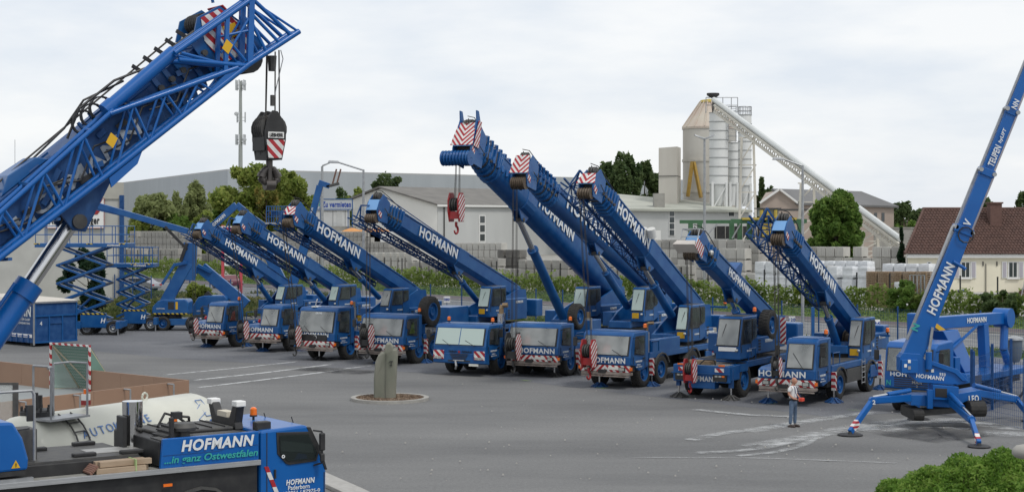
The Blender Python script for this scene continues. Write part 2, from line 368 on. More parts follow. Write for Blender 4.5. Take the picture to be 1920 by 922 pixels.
def smooth_pts(px, k=6):
    p = [G(a, b) for a, b in px]; o = []
    for i in range(len(p)-1):
        p0, p1, p2, p3 = p[max(0, i-1)], p[i], p[i+1], p[min(len(p)-1, i+2)]
        for j in range(k):
            t = j/k; o.append(.5*((2*p1)+(p2-p0)*t+(2*p0-5*p1+4*p2-p3)*t*t+(3*p1-p0-3*p2+p3)*t**3))
    return o+[p[-1]]
zz = .009
for px, wd in ((((303, 703), (440, 690), (563, 677)), .16), (((360, 713), (500, 698), (627, 682)), .22), (((367, 727), (500, 711), (650, 692)), .2), (((640, 692), (700, 685)), .15)):
    streak('yard_marking', smooth_pts(px), wd, PAINTL, zz); zz += .002
for px, wd in ((((1395, 810), (1460, 799), (1500, 792), (1560, 783), (1630, 774)), .5), (((1400, 838), (1470, 826), (1560, 808), (1640, 795), (1720, 785)), .55),
               (((1380, 855), (1450, 848), (1500, 836), (1530, 822), (1570, 813), (1640, 803), (1720, 790), (1800, 784)), .22), (((1610, 808), (1680, 797), (1760, 790), (1860, 792)), .55),
               (((1290, 826), (1360, 812), (1450, 800), (1540, 786), (1640, 772)), .35), (((1660, 810), (1740, 800), (1820, 806)), .5), (((1740, 790), (1800, 788), (1870, 800), (1930, 806)), .7),
               (((1180, 858), (1400, 859), (1560, 864), (1690, 869)), .07), (((1300, 850), (1420, 842), (1520, 820)), .3), (((1840, 812), (1930, 815)), .9),
               (((1300, 768), (1400, 778), (1500, 782)), .3)):
    streak('tyre_track', smooth_pts(px), wd, CHALK, zz); zz += .0015
DARKP = fademat('dark_patch', (.045, .046, .05), .8, .30, .62)  # soft-edged darker patches on the yard surface
for px, wd in ((((1690, 822), (1760, 815), (1830, 822)), 1.6), (((1450, 700), (1520, 745)), 1.2), (((560, 690), (700, 700)), 1.2)):
    streak('dark_patch', smooth_pts(px), wd, DARKP, zz); zz += .0015
GREENP = fademat('yellow_green_marking_paint', (.35, .55, .08), 3, .42, .6)
for x_, y_ in ((985, 714), (1128, 728), (1290, 744), (1450, 757), (1600, 770)):
    streak('spray_mark', [G(x_-12, y_-1), G(x_, y_), G(x_+14, y_+1)], .12, GREENP, zz); zz += .001
k0 = MB()
for a, b in (((560, 880), (660, 925)), ((660, 925), (800, 1000))):
    A, B = G(*a), G(*b); d = (B-A).normalized(); nn = Vector((d.y, -d.x, 0))*.35
    k0.hexa([A+nn, B+nn, B-nn, A-nn]+[q+Vector((0, 0, .12)) for q in (A+nn, B+nn, B-nn, A-nn)])
k0.ob('yard_kerb', mat('light_kerb', (.40, .39, .37), .85, col2=(.32, .31, .29), ns=5), kind='structure', bevel=.02)

# ------------------------------------------------------------------ buildings
def clad(name, c1, c2, period, axis=0, depth=.5, ns=.3):
    """sheet cladding with vertical ribs: flat relief"""
    m = mat(name, c1, .6, col2=c2, ns=ns, detail=6, stretch=(1, 1, .25)); t = m.node_tree; l = t.links.new
    tcn = N(t, 'ShaderNodeTexCoord'); wv = N(t, 'ShaderNodeTexWave', wave_type='BANDS', bands_direction='XYZ'[axis]); wv.inputs['Scale'].default_value = 1/period*.3
    bp = N(t, 'ShaderNodeBump'); bp.inputs['Strength'].default_value = depth; bp.inputs['Distance'].default_value = .03
    l(tcn.outputs['Object'], wv.inputs[0]); l(wv.outputs[0], bp.inputs['Height']); l(bp.outputs[0], t.nodes['Principled BSDF'].inputs['Normal'])
    return m
WINB = glassmat('building_window_glass', (.045, .055, .06), 1, .08)
WFR = mat('window_frame_white', (.70, .70, .68), .5)
def wallbox(mb, a, b, h, th, z0=0, away=None):
    a = Vector(a); b = Vector(b); d = (b-a).normalized(); n = Vector((-d.y, d.x, 0))
    if n.dot(a) < 0: n = -n
    n = n*th
    return mb.hexa([Vector((*q.xy, z0)) for q in (a, b, b+n, a+n)]+[Vector((*q.xy, h)) for q in (a, b, b+n, a+n)])
# large grey hall behind everything
HG = clad('hall_cladding', (.33, .36, .39), (.37, .40, .43), .6, 0, .3)
hc = Vector((-49.8, 285, 0))*1.45; hr = hc+Vector((.747, .665, 0))*190; hl = hc+Vector((-.384, .923, 0))*200
t = thing('warehouse_hall', 'huge plain light grey hall filling the background behind the trees', 'hall', hc)
m = MB(); hb = hr+hl-hc
m.hexa([Vector((*q.xy, 0))-hc for q in (hc, hr, hb, hl)]+[Vector((*q.xy, 19.7))-hc for q in (hc, hr, hb, hl)]); m.ob('wall', HG, t)
m = MB(); m.hexa([Vector((*q.xy, 19.7))-hc for q in (hc, hr, hb, hl)]+[Vector((*q.xy, 20.1))-hc for q in (hc, hr, hb, hl)]); m.ob('parapet', mat('hall_parapet', (.38, .39, .40), .5), t)
# white warehouse with dark gable roof
t = thing('warehouse', 'low white warehouse with dark gabled roof and one column of stacked windows', 'warehouse', (-10.6*1.35, 230*1.35, 0))
o = Vector((-10.6, 230, 0)); sdir = Vector((.62, .785, 0)); gd = Vector((-.77, .64, 0))
def W3(s, g, z): return sdir*s*1.35+gd*g*1.35+Vector((0, 0, 7.5+(z-7.5)*1.35))
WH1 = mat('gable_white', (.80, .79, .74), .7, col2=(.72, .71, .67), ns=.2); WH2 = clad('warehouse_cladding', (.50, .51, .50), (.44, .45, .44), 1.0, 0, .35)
m = MB().add([W3(0, 0, 0), W3(0, 17, 0), W3(0, 17, 10.3), W3(0, 11.1, 11.9), W3(0, 0, 9.5), W3(30, 0, 0), W3(30, 17, 0), W3(30, 17, 10.3), W3(30, 11.1, 11.9), W3(30, 0, 9.5)],
             [(0, 1, 2, 3, 4), (9, 8, 7, 6, 5), (0, 5, 6, 1), (1, 6, 7, 2), (2, 7, 8, 3), (3, 8, 9, 4), (4, 9, 5, 0)]); m.ob('gable_wall', WH1, t)
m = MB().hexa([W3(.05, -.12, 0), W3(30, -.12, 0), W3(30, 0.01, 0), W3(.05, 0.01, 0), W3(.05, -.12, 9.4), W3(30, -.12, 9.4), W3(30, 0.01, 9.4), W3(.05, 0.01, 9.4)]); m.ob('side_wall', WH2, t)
RFD = mat('dark_roof_sheets', (.13, .125, .115), .8, col2=(.19, .18, .165), ns=.4, detail=7)
m = MB()
for a, b, za, zb in ((-.5, 11.1, 9.35, 12.0), (11.1, 17.6, 12.0, 10.2)):
    m.hexa([W3(-.5, a, za), W3(30.5, a, za), W3(30.5, b, zb), W3(-.5, b, zb), W3(-.5, a, za+.22), W3(30.5, a, za+.22), W3(30.5, b, zb+.22), W3(-.5, b, zb+.22)])
m.ob('roof', RFD, t)
m = MB().hexa([W3(-.52, -.6, 9.2), W3(30.5, -.6, 9.2), W3(30.5, -.48, 9.2), W3(-.52, -.48, 9.2), W3(-.52, -.6, 9.5), W3(30.5, -.6, 9.5), W3(30.5, -.48, 9.5), W3(-.52, -.48, 9.5)]); m.ob('gutter', WFR, t)
m = MB().tube(W3(1.3, -.25, 0), W3(1.3, -.25, 9.2), .12); m.ob('downpipe', DGREY, t)
def at_side(px):                                                    # distance along the side wall that shows at photo column px
    k = (px-960)/FPX; return -(o.x-k*o.y)/(sdir.x-k*sdir.y)
for px0, px1 in ((896.5, 908.5), (1057, 1068)):
    s0, s1 = at_side(px0), at_side(px1)
    for i in range(4):
        z0 = 7.9-i*1.32-1.05
        f = MB().hexa([W3(s0, -.2, z0-.1), W3(s1, -.2, z0-.1), W3(s1, -.1, z0-.1), W3(s0, -.1, z0-.1), W3(s0, -.2, z0+1.18), W3(s1, -.2, z0+1.18), W3(s1, -.1, z0+1.18), W3(s0, -.1, z0+1.18)]).ob('window', WFR, t)
        MB().hexa([W3(s0+.2, -.23, z0+.06), W3(s1-.2, -.23, z0+.06), W3(s1-.2, -.18, z0+.06), W3(s0+.2, -.18, z0+.06), W3(s0+.2, -.23, z0+1.04), W3(s1-.2, -.23, z0+1.04), W3(s1-.2, -.18, z0+1.04), W3(s0+.2, -.18, z0+1.04)]).ob('pane', WINB, f)
    MB().hexa([W3(s0, -.19, .3), W3(s1, -.19, .3), W3(s1, -.1, .3), W3(s0, -.1, .3), W3(s0, -.19, 2.6), W3(s1, -.19, 2.6), W3(s1, -.1, 2.6), W3(s0, -.1, 2.6)]).ob('door', WFR, t)
# second white hall, right, with pale shallow roof
YB = 225.
def facade(name, label, cat, px0, px1, pyt, Y, depth, m, z0=0, rot=0):
    X0, X1 = (px0-960)/FPX*Y, (px1-960)/FPX*Y; z = ZZ(pyt, Y)
    t = thing(name, label, cat, (X0, Y, 0), rot); sk = -9 if px0 < 0 else 0
    MB().hexa([(0, 0, z0), (X1-X0, 0, z0), (X1-X0+sk, depth, z0), (sk, depth, z0), (0, 0, z), (X1-X0, 0, z), (X1-X0+sk, depth, z), (sk, depth, z)]).ob('wall', m, t); return t, X1-X0, z
t, wd, z = facade('workshop_hall', 'pale flat workshop hall left of the silos under a shallow stained roof', 'hall', 1085, 1404, 394, YB, 22, WH2)
PR = mat('pale_stained_roof', (.44, .45, .39), .8, col2=(.32, .33, .29), ns=.25, detail=8)
zr = ZZ(366, YB+20)
MB().add([(-.6, -.6, z), (wd+.4, -.6, z-.3), (wd-6, 14, zr-1.2), (6, 22, zr), (-.6, -.6, z+.3), (wd+.4, -.6, z), (wd-6, 14, zr-.9), (6, 22, zr+.3)], [(3, 2, 1, 0), (4, 5, 6, 7), (0, 1, 5, 4), (1, 2, 6, 5), (2, 3, 7, 6), (3, 0, 4, 7)]).ob('roof', PR, t)
pm = YB/FPX
for px0 in (1254,):
    x0 = (px0-1085)*pm
    for i in range(4):
        z0 = ZZ(395+i*12+10, YB)
        f = MB().bx(x0, x0+.85, -.1, -.0, z0-.08, z0+.82).ob('window', WFR, t); MB().bx(x0+.1, x0+.75, -.14, -.08, z0, z0+.74).ob('pane', WINB, f)
x0 = (1365-1085)*pm; f = MB().bx(x0, x0+.9, -.1, 0, ZZ(406, YB), ZZ(397, YB)).ob('window', WFR, t); MB().bx(x0+.08, x0+.82, -.13, -.08, ZZ(405, YB), ZZ(398, YB)).ob('pane', WINB, f)
x0 = (1340-1085)*pm; MB().bx(x0, x0+9.5, -.1, -.02, ZZ(447, YB), ZZ(424, YB)).ob('gate_opening', MT['black_metal'], t)
for i in range(8): MB().bx(x0+.2+i*1.2, x0+.3+i*1.2, -.2, -.12, ZZ(447, YB), ZZ(424, YB)).ob('gate_post', MT['concrete'], t)
x0 = (1228-1085)*pm; MB().bx(x0, x0+.8, -.06, 0, ZZ(452, YB), ZZ(432, YB)).ob('door', WFR, t)
MB().bx(.5+(1222-1085)*pm, .5+(1222-1085)*pm+1.5, 2, 4, z, ZZ(362, YB)).ob('roof_vent', CONC, t)
# tyre dealer building at the left edge
YU = 150.; pm = YU/FPX
CW = mat('pale_concrete_wall', (.50, .50, .47), .85, col2=(.41, .41, .385), ns=.5, bump=.15, bs=6, detail=8)
t, wd, z = facade('tyre_shop', 'concrete tyre shop with red and white sign and blue corner column, left edge', 'shop building', -260, 231, 344, YU, 26, CW)
X = lambda px: (px+260)*pm
MB().bx(X(-260), X(231)+.05, -.12, -.0, ZZ(373, YU), ZZ(344, YU)+.1).ob('fascia', mat('fascia_concrete', (.44, .43, .38), .8, col2=(.36, .35, .31), ns=.8), t)
MB().bx(X(225), X(231)+.1, -.25, -.0, 0, ZZ(366, YU)).ob('corner_column', BLUED, t)
f = MB().bx(X(88), X(197), -.22, -.12, ZZ(428, YU), ZZ(371, YU)).ob('sign_board', WHITE, t)
bm = MB()
for a, b, c_, d_ in ((88, 197, 428, 427.2), (88, 197, 371.8, 371), (88, 89, 428, 371), (196, 197, 428, 371)): bm.bx(X(a), X(b), -.26, -.2, ZZ(c_, YU), ZZ(d_, YU))
bm.ob('sign_border', REDP, f)
rd = MB()      # big red letter on the sign, a thick hooked J
rd.prismy([(X(170), ZZ(377, YU)), (X(194), ZZ(373, YU)), (X(190), ZZ(380, YU)), (X(189), ZZ(395, YU)), (X(184), ZZ(402, YU)), (X(172), ZZ(402, YU)), (X(166), ZZ(396, YU)), (X(172), ZZ(396, YU)), (X(178), ZZ(394, YU)), (X(179), ZZ(381, YU))], -.26, -.2); rd.ob('red_emblem', REDP, f)
tr = MB(); n = 20
for i in range(n):
    a, b = 2*pi*i/n, 2*pi*(i+1)/n; cx_, cz_ = X(161), ZZ(395, YU)
    tr.hexa([(cx_+.55*cos(a), -.25, cz_+.55*sin(a)), (cx_+.55*cos(b), -.25, cz_+.55*sin(b)), (cx_+.4*cos(b), -.25, cz_+.4*sin(b)), (cx_+.4*cos(a), -.25, cz_+.4*sin(a)),
             (cx_+.55*cos(a), -.22, cz_+.55*sin(a)), (cx_+.55*cos(b), -.22, cz_+.55*sin(b)), (cx_+.4*cos(b), -.22, cz_+.4*sin(b)), (cx_+.4*cos(a), -.22, cz_+.4*sin(a))])
tr.ob('tyre_emblem', LETK, f)
text('-Unger', (X(170), -.24, ZZ(415, YU)), (1, 0, 0), (0, 0, 1), .95, f, LETK, w=X(188)-X(152))
text('Auto', (X(106), -.24, ZZ(413, YU)), (1, 0, 0), (0, 0, 1), .75, f, LETK, w=X(120)-X(94))
# white rental office cabin with the raised sign
YK = 322.; pm = YK/FPX
t = thing('office_cabin', 'small white cabin standing under the blue framed sign', 'cabin', P(587, YK))
X = lambda px: (px-587)*pm
OW = mat('cabin_white', (.68, .69, .68), .6, col2=(.60, .61, .61), ns=.8)
MB().bx(X(587), X(652), 0, 4, 0, ZZ(394, YK)).ob('wall', OW, t); MB().bx(X(585), X(654), -.2, 4.2, ZZ(394, YK), ZZ(391.5, YK)).ob('roof', WFR, t)
MB().bx(X(631), X(642), -.06, 0, ZZ(424, YK), ZZ(397, YK)).ob('door', mat('cabin_door', (.60, .61, .60), .5), t)
for px in (600, 624, 647): MB().bx(X(px), X(px)+.06, -.05, 0, 1, ZZ(394, YK)).ob('panel_joint', DGREY, t)
MB().bx(X(560), X(668), -2.4, -.02, 0, ZZ(424, YK)).ob('loading_dock', CONC, t)
t = thing('billboard', 'long grey board reading Zu vermieten in a blue frame', 'billboard', P(592, YK-3))
X = lambda px: (px-592)*pm
f = MB().bx(X(592), X(660), 0, .15, ZZ(392, YK), ZZ(374, YK)).ob('board', mat('billboard_grey', (.42, .45, .47), .6), t)
fr = MB()
for a, b, c_, d_ in ((591, 661, 374.4, 373), (591, 661, 393.6, 392), (591, 592.4, 393.6, 373), (599.5, 600.6, 393, 374), (659.6, 661, 393.6, 373)): fr.bx(X(a), X(b), -.08, .2, ZZ(c_, YK), ZZ(d_, YK))
fr.ob('frame', BLUE, t)
for px in (592, 601, 652, 660): MB().bx(X(px)-.07, X(px)+.07, .02, .16, 0, ZZ(393, YK)).ob('post', BLUE, t)
text('Zu vermieten', (X(630.5), -.01, ZZ(383.5, YK)), (1, 0, 0), (0, 0, 1), 1.15, t, LETB, w=X(657)-X(603), bold=.04)
text('O', (X(596), -.01, ZZ(382, YK)), (1, 0, 0), (0, 0, 1), 1.0, t, LETG, name='emblem')

# ------------------------------------------------------------------ concrete plant
YS = 235.; pm = YS/FPX
STO = mat('tower_cladding', (.58, .56, .51), .7, col2=(.43, .40, .35), ns=.22, detail=8, stretch=(1, 1, .3))
CONE = mat('faded_cone_sheet', (.46, .36, .30), .7, col2=(.52, .48, .40), ns=.3, detail=5)
SILO = mat('silo_white', (.70, .71, .70), .5, col2=(.58, .59, .58), ns=.3, detail=7, stretch=(1, 1, .2))
t = thing('batching_tower', 'tall round beige tower with a reddish cone top, left of the white silos', 'tower', P(1330, YS+8))
rr = 50*pm*1.03
zt, zc = ZZ(236, YS), ZZ(184, YS)
bd = MB(); bd.lathe([(0, 0), (rr, 0), (rr, zt)], n=28); bd.ob('drum', STO, t, smooth=40)
cn = MB(); cn.lathe([(rr*1.03, zt-.1), (rr*1.03, zt+.2), (rr*.33, zc), (0, zc+.25)], n=28); cn.ob('cone_roof', CONE, t)
cp = MB(); cp.lathe([(rr*.38, zc-.1), (rr*.33, zc+.25), (0, zc+.5)], n=20); cp.ob('cap', YELP, t)
for i in range(16):
    a = 2*pi*i/16+.1; MB().bar((rr*1.03*cos(a), rr*1.03*sin(a), zt+.22), (rr*.36*cos(a), rr*.36*sin(a), zc+.05), .14).ob('roof_seam', MT['faded_cone_sheet'], t)
for zq in (ZZ(300, YS), ZZ(360, YS)):
    q = MB(); q.lathe([(rr, zq), (rr+.12, zq), (rr+.12, zq+.35), (rr, zq+.35)], n=28); q.ob('ring', STO, t)
for a, b in (((1291, 302), (1281, 368)), ((1294, 302), (1306, 370))):
    MB().bar(((a[0]-1330)*pm, -rr-.1, ZZ(a[1], YS)), ((b[0]-1330)*pm, -rr-1.2, ZZ(b[1], YS)), .42, .4).ob('yellow_strut', mat('ochre_steel', (.42, .27, .04), .6, col2=(.30, .19, .06), ns=2) if 'ochre_steel' not in MT else MT['ochre_steel'], t)
t = thing('tower_annex', 'square windowless beige block adjoining the beige tower', 'building', P(1235, YS-1))
MB().hexa([(0, 0, 0), ((1268-1235)*pm, -1, 0), ((1283-1235)*pm, 5, 0), ((1250-1235)*pm, 6, 0), (0, 0, ZZ(278, YS)), ((1268-1235)*pm, -1, ZZ(276, YS)), ((1283-1235)*pm, 5, ZZ(275, YS)), ((1250-1235)*pm, 6, ZZ(277, YS))]).ob('wall', STO, t)
MB().hexa([(-.1, -.1, ZZ(331, YS)), ((1268-1235)*pm+.05, -1.1, ZZ(331, YS)), ((1283-1235)*pm, 5, ZZ(331, YS)), ((1250-1235)*pm, 6, ZZ(331, YS)), (-.1, -.1, ZZ(330, YS)), ((1268-1235)*pm+.05, -1.1, ZZ(330, YS)), ((1283-1235)*pm, 5, ZZ(330, YS)), ((1250-1235)*pm, 6, ZZ(330, YS))]).ob('belt', DGREY, t)
def silo(px0, px1, pyt, pyb, Y, label, rings):
    pm = Y/FPX; r = (px1-px0)/2*pm; t = thing('silo', label, 'silo', P((px0+px1)/2, Y), group='white cement silos')
    z0, z1 = ZZ(pyb, Y), ZZ(pyt, Y)
    q = MB(); q.lathe([(0, z0-3.0), (.5, z0-3.0), (r*.96, z0), (r, z0), (r, z1), (0, z1+.25)], n=26); q.ob('shell', SILO, t, smooth=35)
    for i in range(rings+1):
        zq = z0+(z1-z0)*i/rings; q = MB(); q.lathe([(r, zq-.05), (r+.07, zq-.05), (r+.07, zq+.05), (r, zq+.05)], n=26); q.ob('ring', mat('ring_grey', (.30, .31, .31), .6) if 'ring_grey' not in MT else MT['ring_grey'], t)
    for a in range(4):
        A = pi/4+a*pi/2; x, y = r*cos(A)*1.05, r*sin(A)*1.05; x2, y2 = r*cos(A+pi/2)*1.05, r*sin(A+pi/2)*1.05
        MB().bar((x, y, 0), (x, y, z0+.3), .32).ob('leg', SILO, t)
        MB().bar((x, y, z0+.2), (x2, y2, z0+.2), .25).ob('beam', SILO, t)
        MB().bar((x, y, z0-3.5), (x2, y2, z0-.1), .16).ob('brace', SILO, t)
        MB().bar((x, y, z0-3.5), (x2, y2, z0-3.5), .2).ob('beam', SILO, t)
    return t, r, z1
s1, r1, z1_ = silo(1330, 1365, 212, 346, YS-4, 'nearest and fattest white silo, beside the beige tower', 8)
silo(1366, 1384, 268, 346, YS-1, 'short thin white silo squeezed between the two tall silos', 5)
s3, r3, z3 = silo(1384, 1409, 216, 348, YS+2, 'right hand tall white silo with a railed platform on top', 8)
rl = MB()
for i in range(12):
    a = 2*pi*i/12; b_ = 2*pi*(i+1)/12
    rl.tube((r3*cos(a), r3*sin(a), z3), (r3*cos(a), r3*sin(a), z3+1.2), .05, 5)
    for h in (.6, 1.2): rl.tube((r3*cos(a), r3*sin(a), z3+h), (r3*cos(b_), r3*sin(b_), z3+h), .05, 5)
rl.ob('railing', ZINC, s3)
rl = MB()
for x in (-1.8, -.6, .6, 1.8, 2.7): rl.tube((x, 0, z1_), (x, 0, z1_+2.2), .06, 5)
for h in (1.1, 2.2): rl.tube((-1.8, 0, z1_+h), (2.7, 0, z1_+h), .06, 5)
rl.ob('railing', ZINC, s1)
q = MB(); q.lathe([(.1, 0), (.9, .5), (.9, .8), (.4, .8)], (-.8+(1353-1347)*pm*0, 0, z1_+2.0), n=10); q.tube((-.8, 0, z1_), (-.8, 0, z1_+2), .12); q.ob('filter_hopper', BLACK, s1)
t = thing('ladder_cage', 'caged access ladder between the fat silo and the thin silo', 'ladder', P(1373, YS-5))
q = MB(); z0, z1 = ZZ(268, YS), ZZ(205, YS)
for x in (-.55, .55): q.tube((x, 0, z0), (x, 0, z1), .06, 5)
for i in range(18): q.tube((-.55, 0, z0+(z1-z0)*i/17), (.55, 0, z0+(z1-z0)*i/17), .04, 4)
q.ob('rails', ZINC, t)
q = MB()
for i in range(8):
    zq = z0+(z1-z0)*i/7
    for k in range(6): a, b_ = -pi*k/6, -pi*(k+1)/6; q.tube((.7*cos(a), .7*sin(a), zq), (.7*cos(b_), .7*sin(b_), zq), .04, 4)
q.ob('cage', ZINC, t)
# conveyor from the tower top down to the right
t = thing('conveyor', 'long inclined belt conveyor running from the tower top down to the right', 'conveyor', P(1345, YS-8))
A = P(1338, YS-6, ZZ(190, YS-6))-t.location; B = P(1688, 190, ZZ(452, 190))-t.location
d = (B-A).normalized()
GT = MB(); GT.tube(A+Vector((0, 0, .25)), B+Vector((0, 0, .25)), .36, 12); GT.ob('cover_tube', mat('conveyor_cover', (.62, .64, .63), .45, .1, col2=(.52, .54, .53), ns=.5), t, smooth=30)
bt = MB(); bt.bar(A+Vector((0, -.1, -.4)), B+Vector((0, -.1, -.25)), .6, .15); bt.ob('belt', BLACK, t)
TRS = mat('truss_cream', (.66, .63, .55), .6, col2=(.55, .52, .46), ns=.6)
tr = MB(); tr.bar(A+Vector((0, -.8, -1.5)), B+Vector((0, -.8, -1.5)), .3); tr.bar(A+Vector((0, -.8, -.6)), B+Vector((0, -.8, -.6)), .28)
nseg = 44
for i in range(nseg):
    a, b_ = A.lerp(B, i/nseg), A.lerp(B, (i+1)/nseg); lo, hi = Vector((0, -.8, -1.6)), Vector((0, -.8, -.55))
    tr.bar(a+lo, b_+hi if i % 2 else b_+hi, .13); tr.bar(a+lo, a+hi, .13)
tr.ob('truss', TRS, t)
for px, pyb in ((1412, 400), (1530, 410), (1640, 450)):
    k = (px-1338)/350.; c_ = A.lerp(B, k); zt_ = c_.z-1.5
    lg = MB()
    for sx in (-1, 1):
        lg.bar((c_.x+sx*1.3, c_.y, 0), (c_.x+sx*.8, c_.y, zt_), .3)
    for i in range(5):
        za, zb = zt_*i/5, zt_*(i+1)/5; lg.bar((c_.x-1.2, c_.y, za), (c_.x+1.1, c_.y, zb), .15); lg.bar((c_.x-1.2, c_.y, zb), (c_.x+1.2, c_.y, zb), .15)
    lg.ob('trestle', TRS, t)
# green gantry with a yellow crane trolley
YG = 205.; pm = YG/FPX
t = thing('gantry_crane', 'green gantry frame carrying a yellow crane trolley in the paving yard', 'gantry', P(1275, YG))
X = lambda px: (px-1275)*pm; GRN = mat('green_paint', (.035, .11, .05), .6, col2=(.06, .15, .07), ns=1)
MB().bx(X(1275), X(1510), 0, .6, ZZ(419, YG), ZZ(412.5, YG)).ob('girder', GRN, t); MB().bx(X(1365), X(1505), -3, -2.4, ZZ(418, YG), ZZ(410.5, YG)).ob('girder', GRN, t)
for px in (1295, 1312, 1372, 1387, 1405, 1500): MB().bx(X(px)-.28, X(px)+.28, -.2, .4, 0, ZZ(418, YG)).ob('column', GRN, t)
for a, b in ((1388, 1372), (1405, 1420), (1345, 1320)): MB().bar((X(a), -.3, ZZ(419, YG)), (X(b), -.3, ZZ(447, YG)), .16).ob('brace', ZINC, t)
MB().bx(X(1385), X(1485), -3.4, -2, ZZ(412, YG), ZZ(408, YG)).ob('trolley_beam', YELP, t)
MB().bx(X(1418), X(1452), -3.2, -1, ZZ(406, YG), ZZ(392, YG)).ob('trolley_cabin', mat('trolley_grey', (.25, .28, .26), .6), t)
MB().bx(X(1412), X(1456), -3.6, -.8, ZZ(392, YG), ZZ(390, YG)).ob('trolley_roof', DGREY, t)
for px in (1420, 1432, 1446): MB().tube((X(px), -3.4, ZZ(408, YG)), (X(px), -3.4, ZZ(394, YG)), .22).ob('trolley_drum', YELP, t)
q = MB()
for px in (1426, 1436): q.bar((X(px), -2.8, ZZ(443, YG)), (X(px), -2.8, ZZ(410, YG)), .4)
for i in range(5): q.bar((X(1426), -2.8, ZZ(440-i*6, YG)), (X(1436), -2.8, ZZ(436-i*6, YG)), .25)
q.ob('hoist_mast', YELP, t)
# weathered brick building behind
YW = 262.; pm = YW/FPX
BRK = mat('weathered_render', (.34, .28, .24), .9, col2=(.42, .35, .30), ns=.5, bump=.2, bs=3, detail=8)
t = thing('factory_shed', 'old pinkish rendered factory shed with dark patched roof', 'factory building', P(1425, YW))
X = lambda px: (px-1425)*pm
zE, zR = ZZ(377, YW), ZZ(357, YW)
MB().add([(X(1425), 0, 0), (X(1493), 0, 0), (X(1493), 0, zE-.2), (X(1461), 0, zR), (X(1425), 0, zE-.2), (X(1460), 22, 0), (X(1676), 0, 0), (X(1676), 0, zE-1), (X(1493), 22, 0), (X(1476), 22, zR), (X(1676), 22, 0), (X(1676), 22, zE-1)],
         [(0, 1, 2, 3, 4), (1, 6, 7, 2), (6, 10, 11, 7), (0, 4, 9, 5), (4, 3, 9), (5, 9, 11, 10)]).ob('wall', BRK, t)
RFS = mat('patched_slate_roof', (.10, .10, .10), .8, col2=(.20, .20, .20), ns=.12, detail=3, stretch=(1, .1, .1))
MB().add([(X(1493), -.5, zE-.6), (X(1684), -.5, zE-1.1), (X(1650), 14, zR-.2), (X(1461), 8, zR+.1), (X(1493), -.5, zE-.25), (X(1684), -.5, zE-.8), (X(1650), 14, zR+.1), (X(1461), 8, zR+.45)],
         [(3, 2, 1, 0), (4, 5, 6, 7), (0, 1, 5, 4), (1, 2, 6, 5), (2, 3, 7, 6), (3, 0, 4, 7)]).ob('roof', RFS, t)
MB().bar((X(1424), -.4, zE-.3), (X(1461), -.4, zR+.2), .5, .3).ob('verge_board', WFR, t); MB().bar((X(1461), -.4, zR+.2), (X(1495), -.4, zE-.3), .5, .3).ob('verge_board', WFR, t)
for px in (1639, 1653): MB().bx(X(px), X(px)+.45, -.1, .1, ZZ(415, YW), ZZ(399, YW)).ob('window', WINB, t)
MB().bx(X(1560), X(1600), 6, 6.5, zR-1.4, zR-1).ob('roof_patch', DGREY, t)
t = thing('lean_to', 'flat roofed open shelter in front of the old factory shed', 'shelter', P(1425, YW-20))
MB().bx(0, 14, 0, 4, ZZ(395, YW-20), ZZ(391.5, YW-20)).ob('roof', DGREY, t)
for x in (1, 6, 12): MB().bx(x, x+.4, 0, .4, 0, ZZ(395, YW-20)).ob('post', BLACK, t)
t = thing('concrete_wall', 'low concrete retaining wall right of the old factory shed', 'wall', P(1640, 215))
MB().bx(0, 6, 0, .6, 0, ZZ(428, 215)).ob('wall', CONC, t); MB().bx(-.1, 6.3, -.1, .7, ZZ(428, 215), ZZ(426, 215)).ob('coping', CONC, t)

# ------------------------------------------------------------------ house on the right
YH = 150.; pm = YH/FPX
t = thing('house', 'cream bungalow with brown tiled roof, chimney and white shutters', 'house', P(1700, YH))
X = lambda px: (px-1700)*pm
CRM = mat('cream_render', (.80, .75, .60), .85, col2=(.70, .66, .52), ns=.6, detail=6)
zE, zR = ZZ(476, YH), 8.4; WL = 24.
MB().hexa([(.1, 0, 0), (WL, 0, 0), (WL, 10, 0), (3.7, 10, 0), (.1, 0, zE), (WL, 0, zE), (WL, 10, zE), (3.7, 10, zE)]).ob('wall', CRM, t)
MB().bx(0, WL, -.35, .1, zE-.35, zE-.02).ob('eaves_board', WFR, t); MB().bx(.1, WL, -.05, 0, 0, .75).ob('plinth', mat('house_plinth', (.30, .28, .25), .9), t)
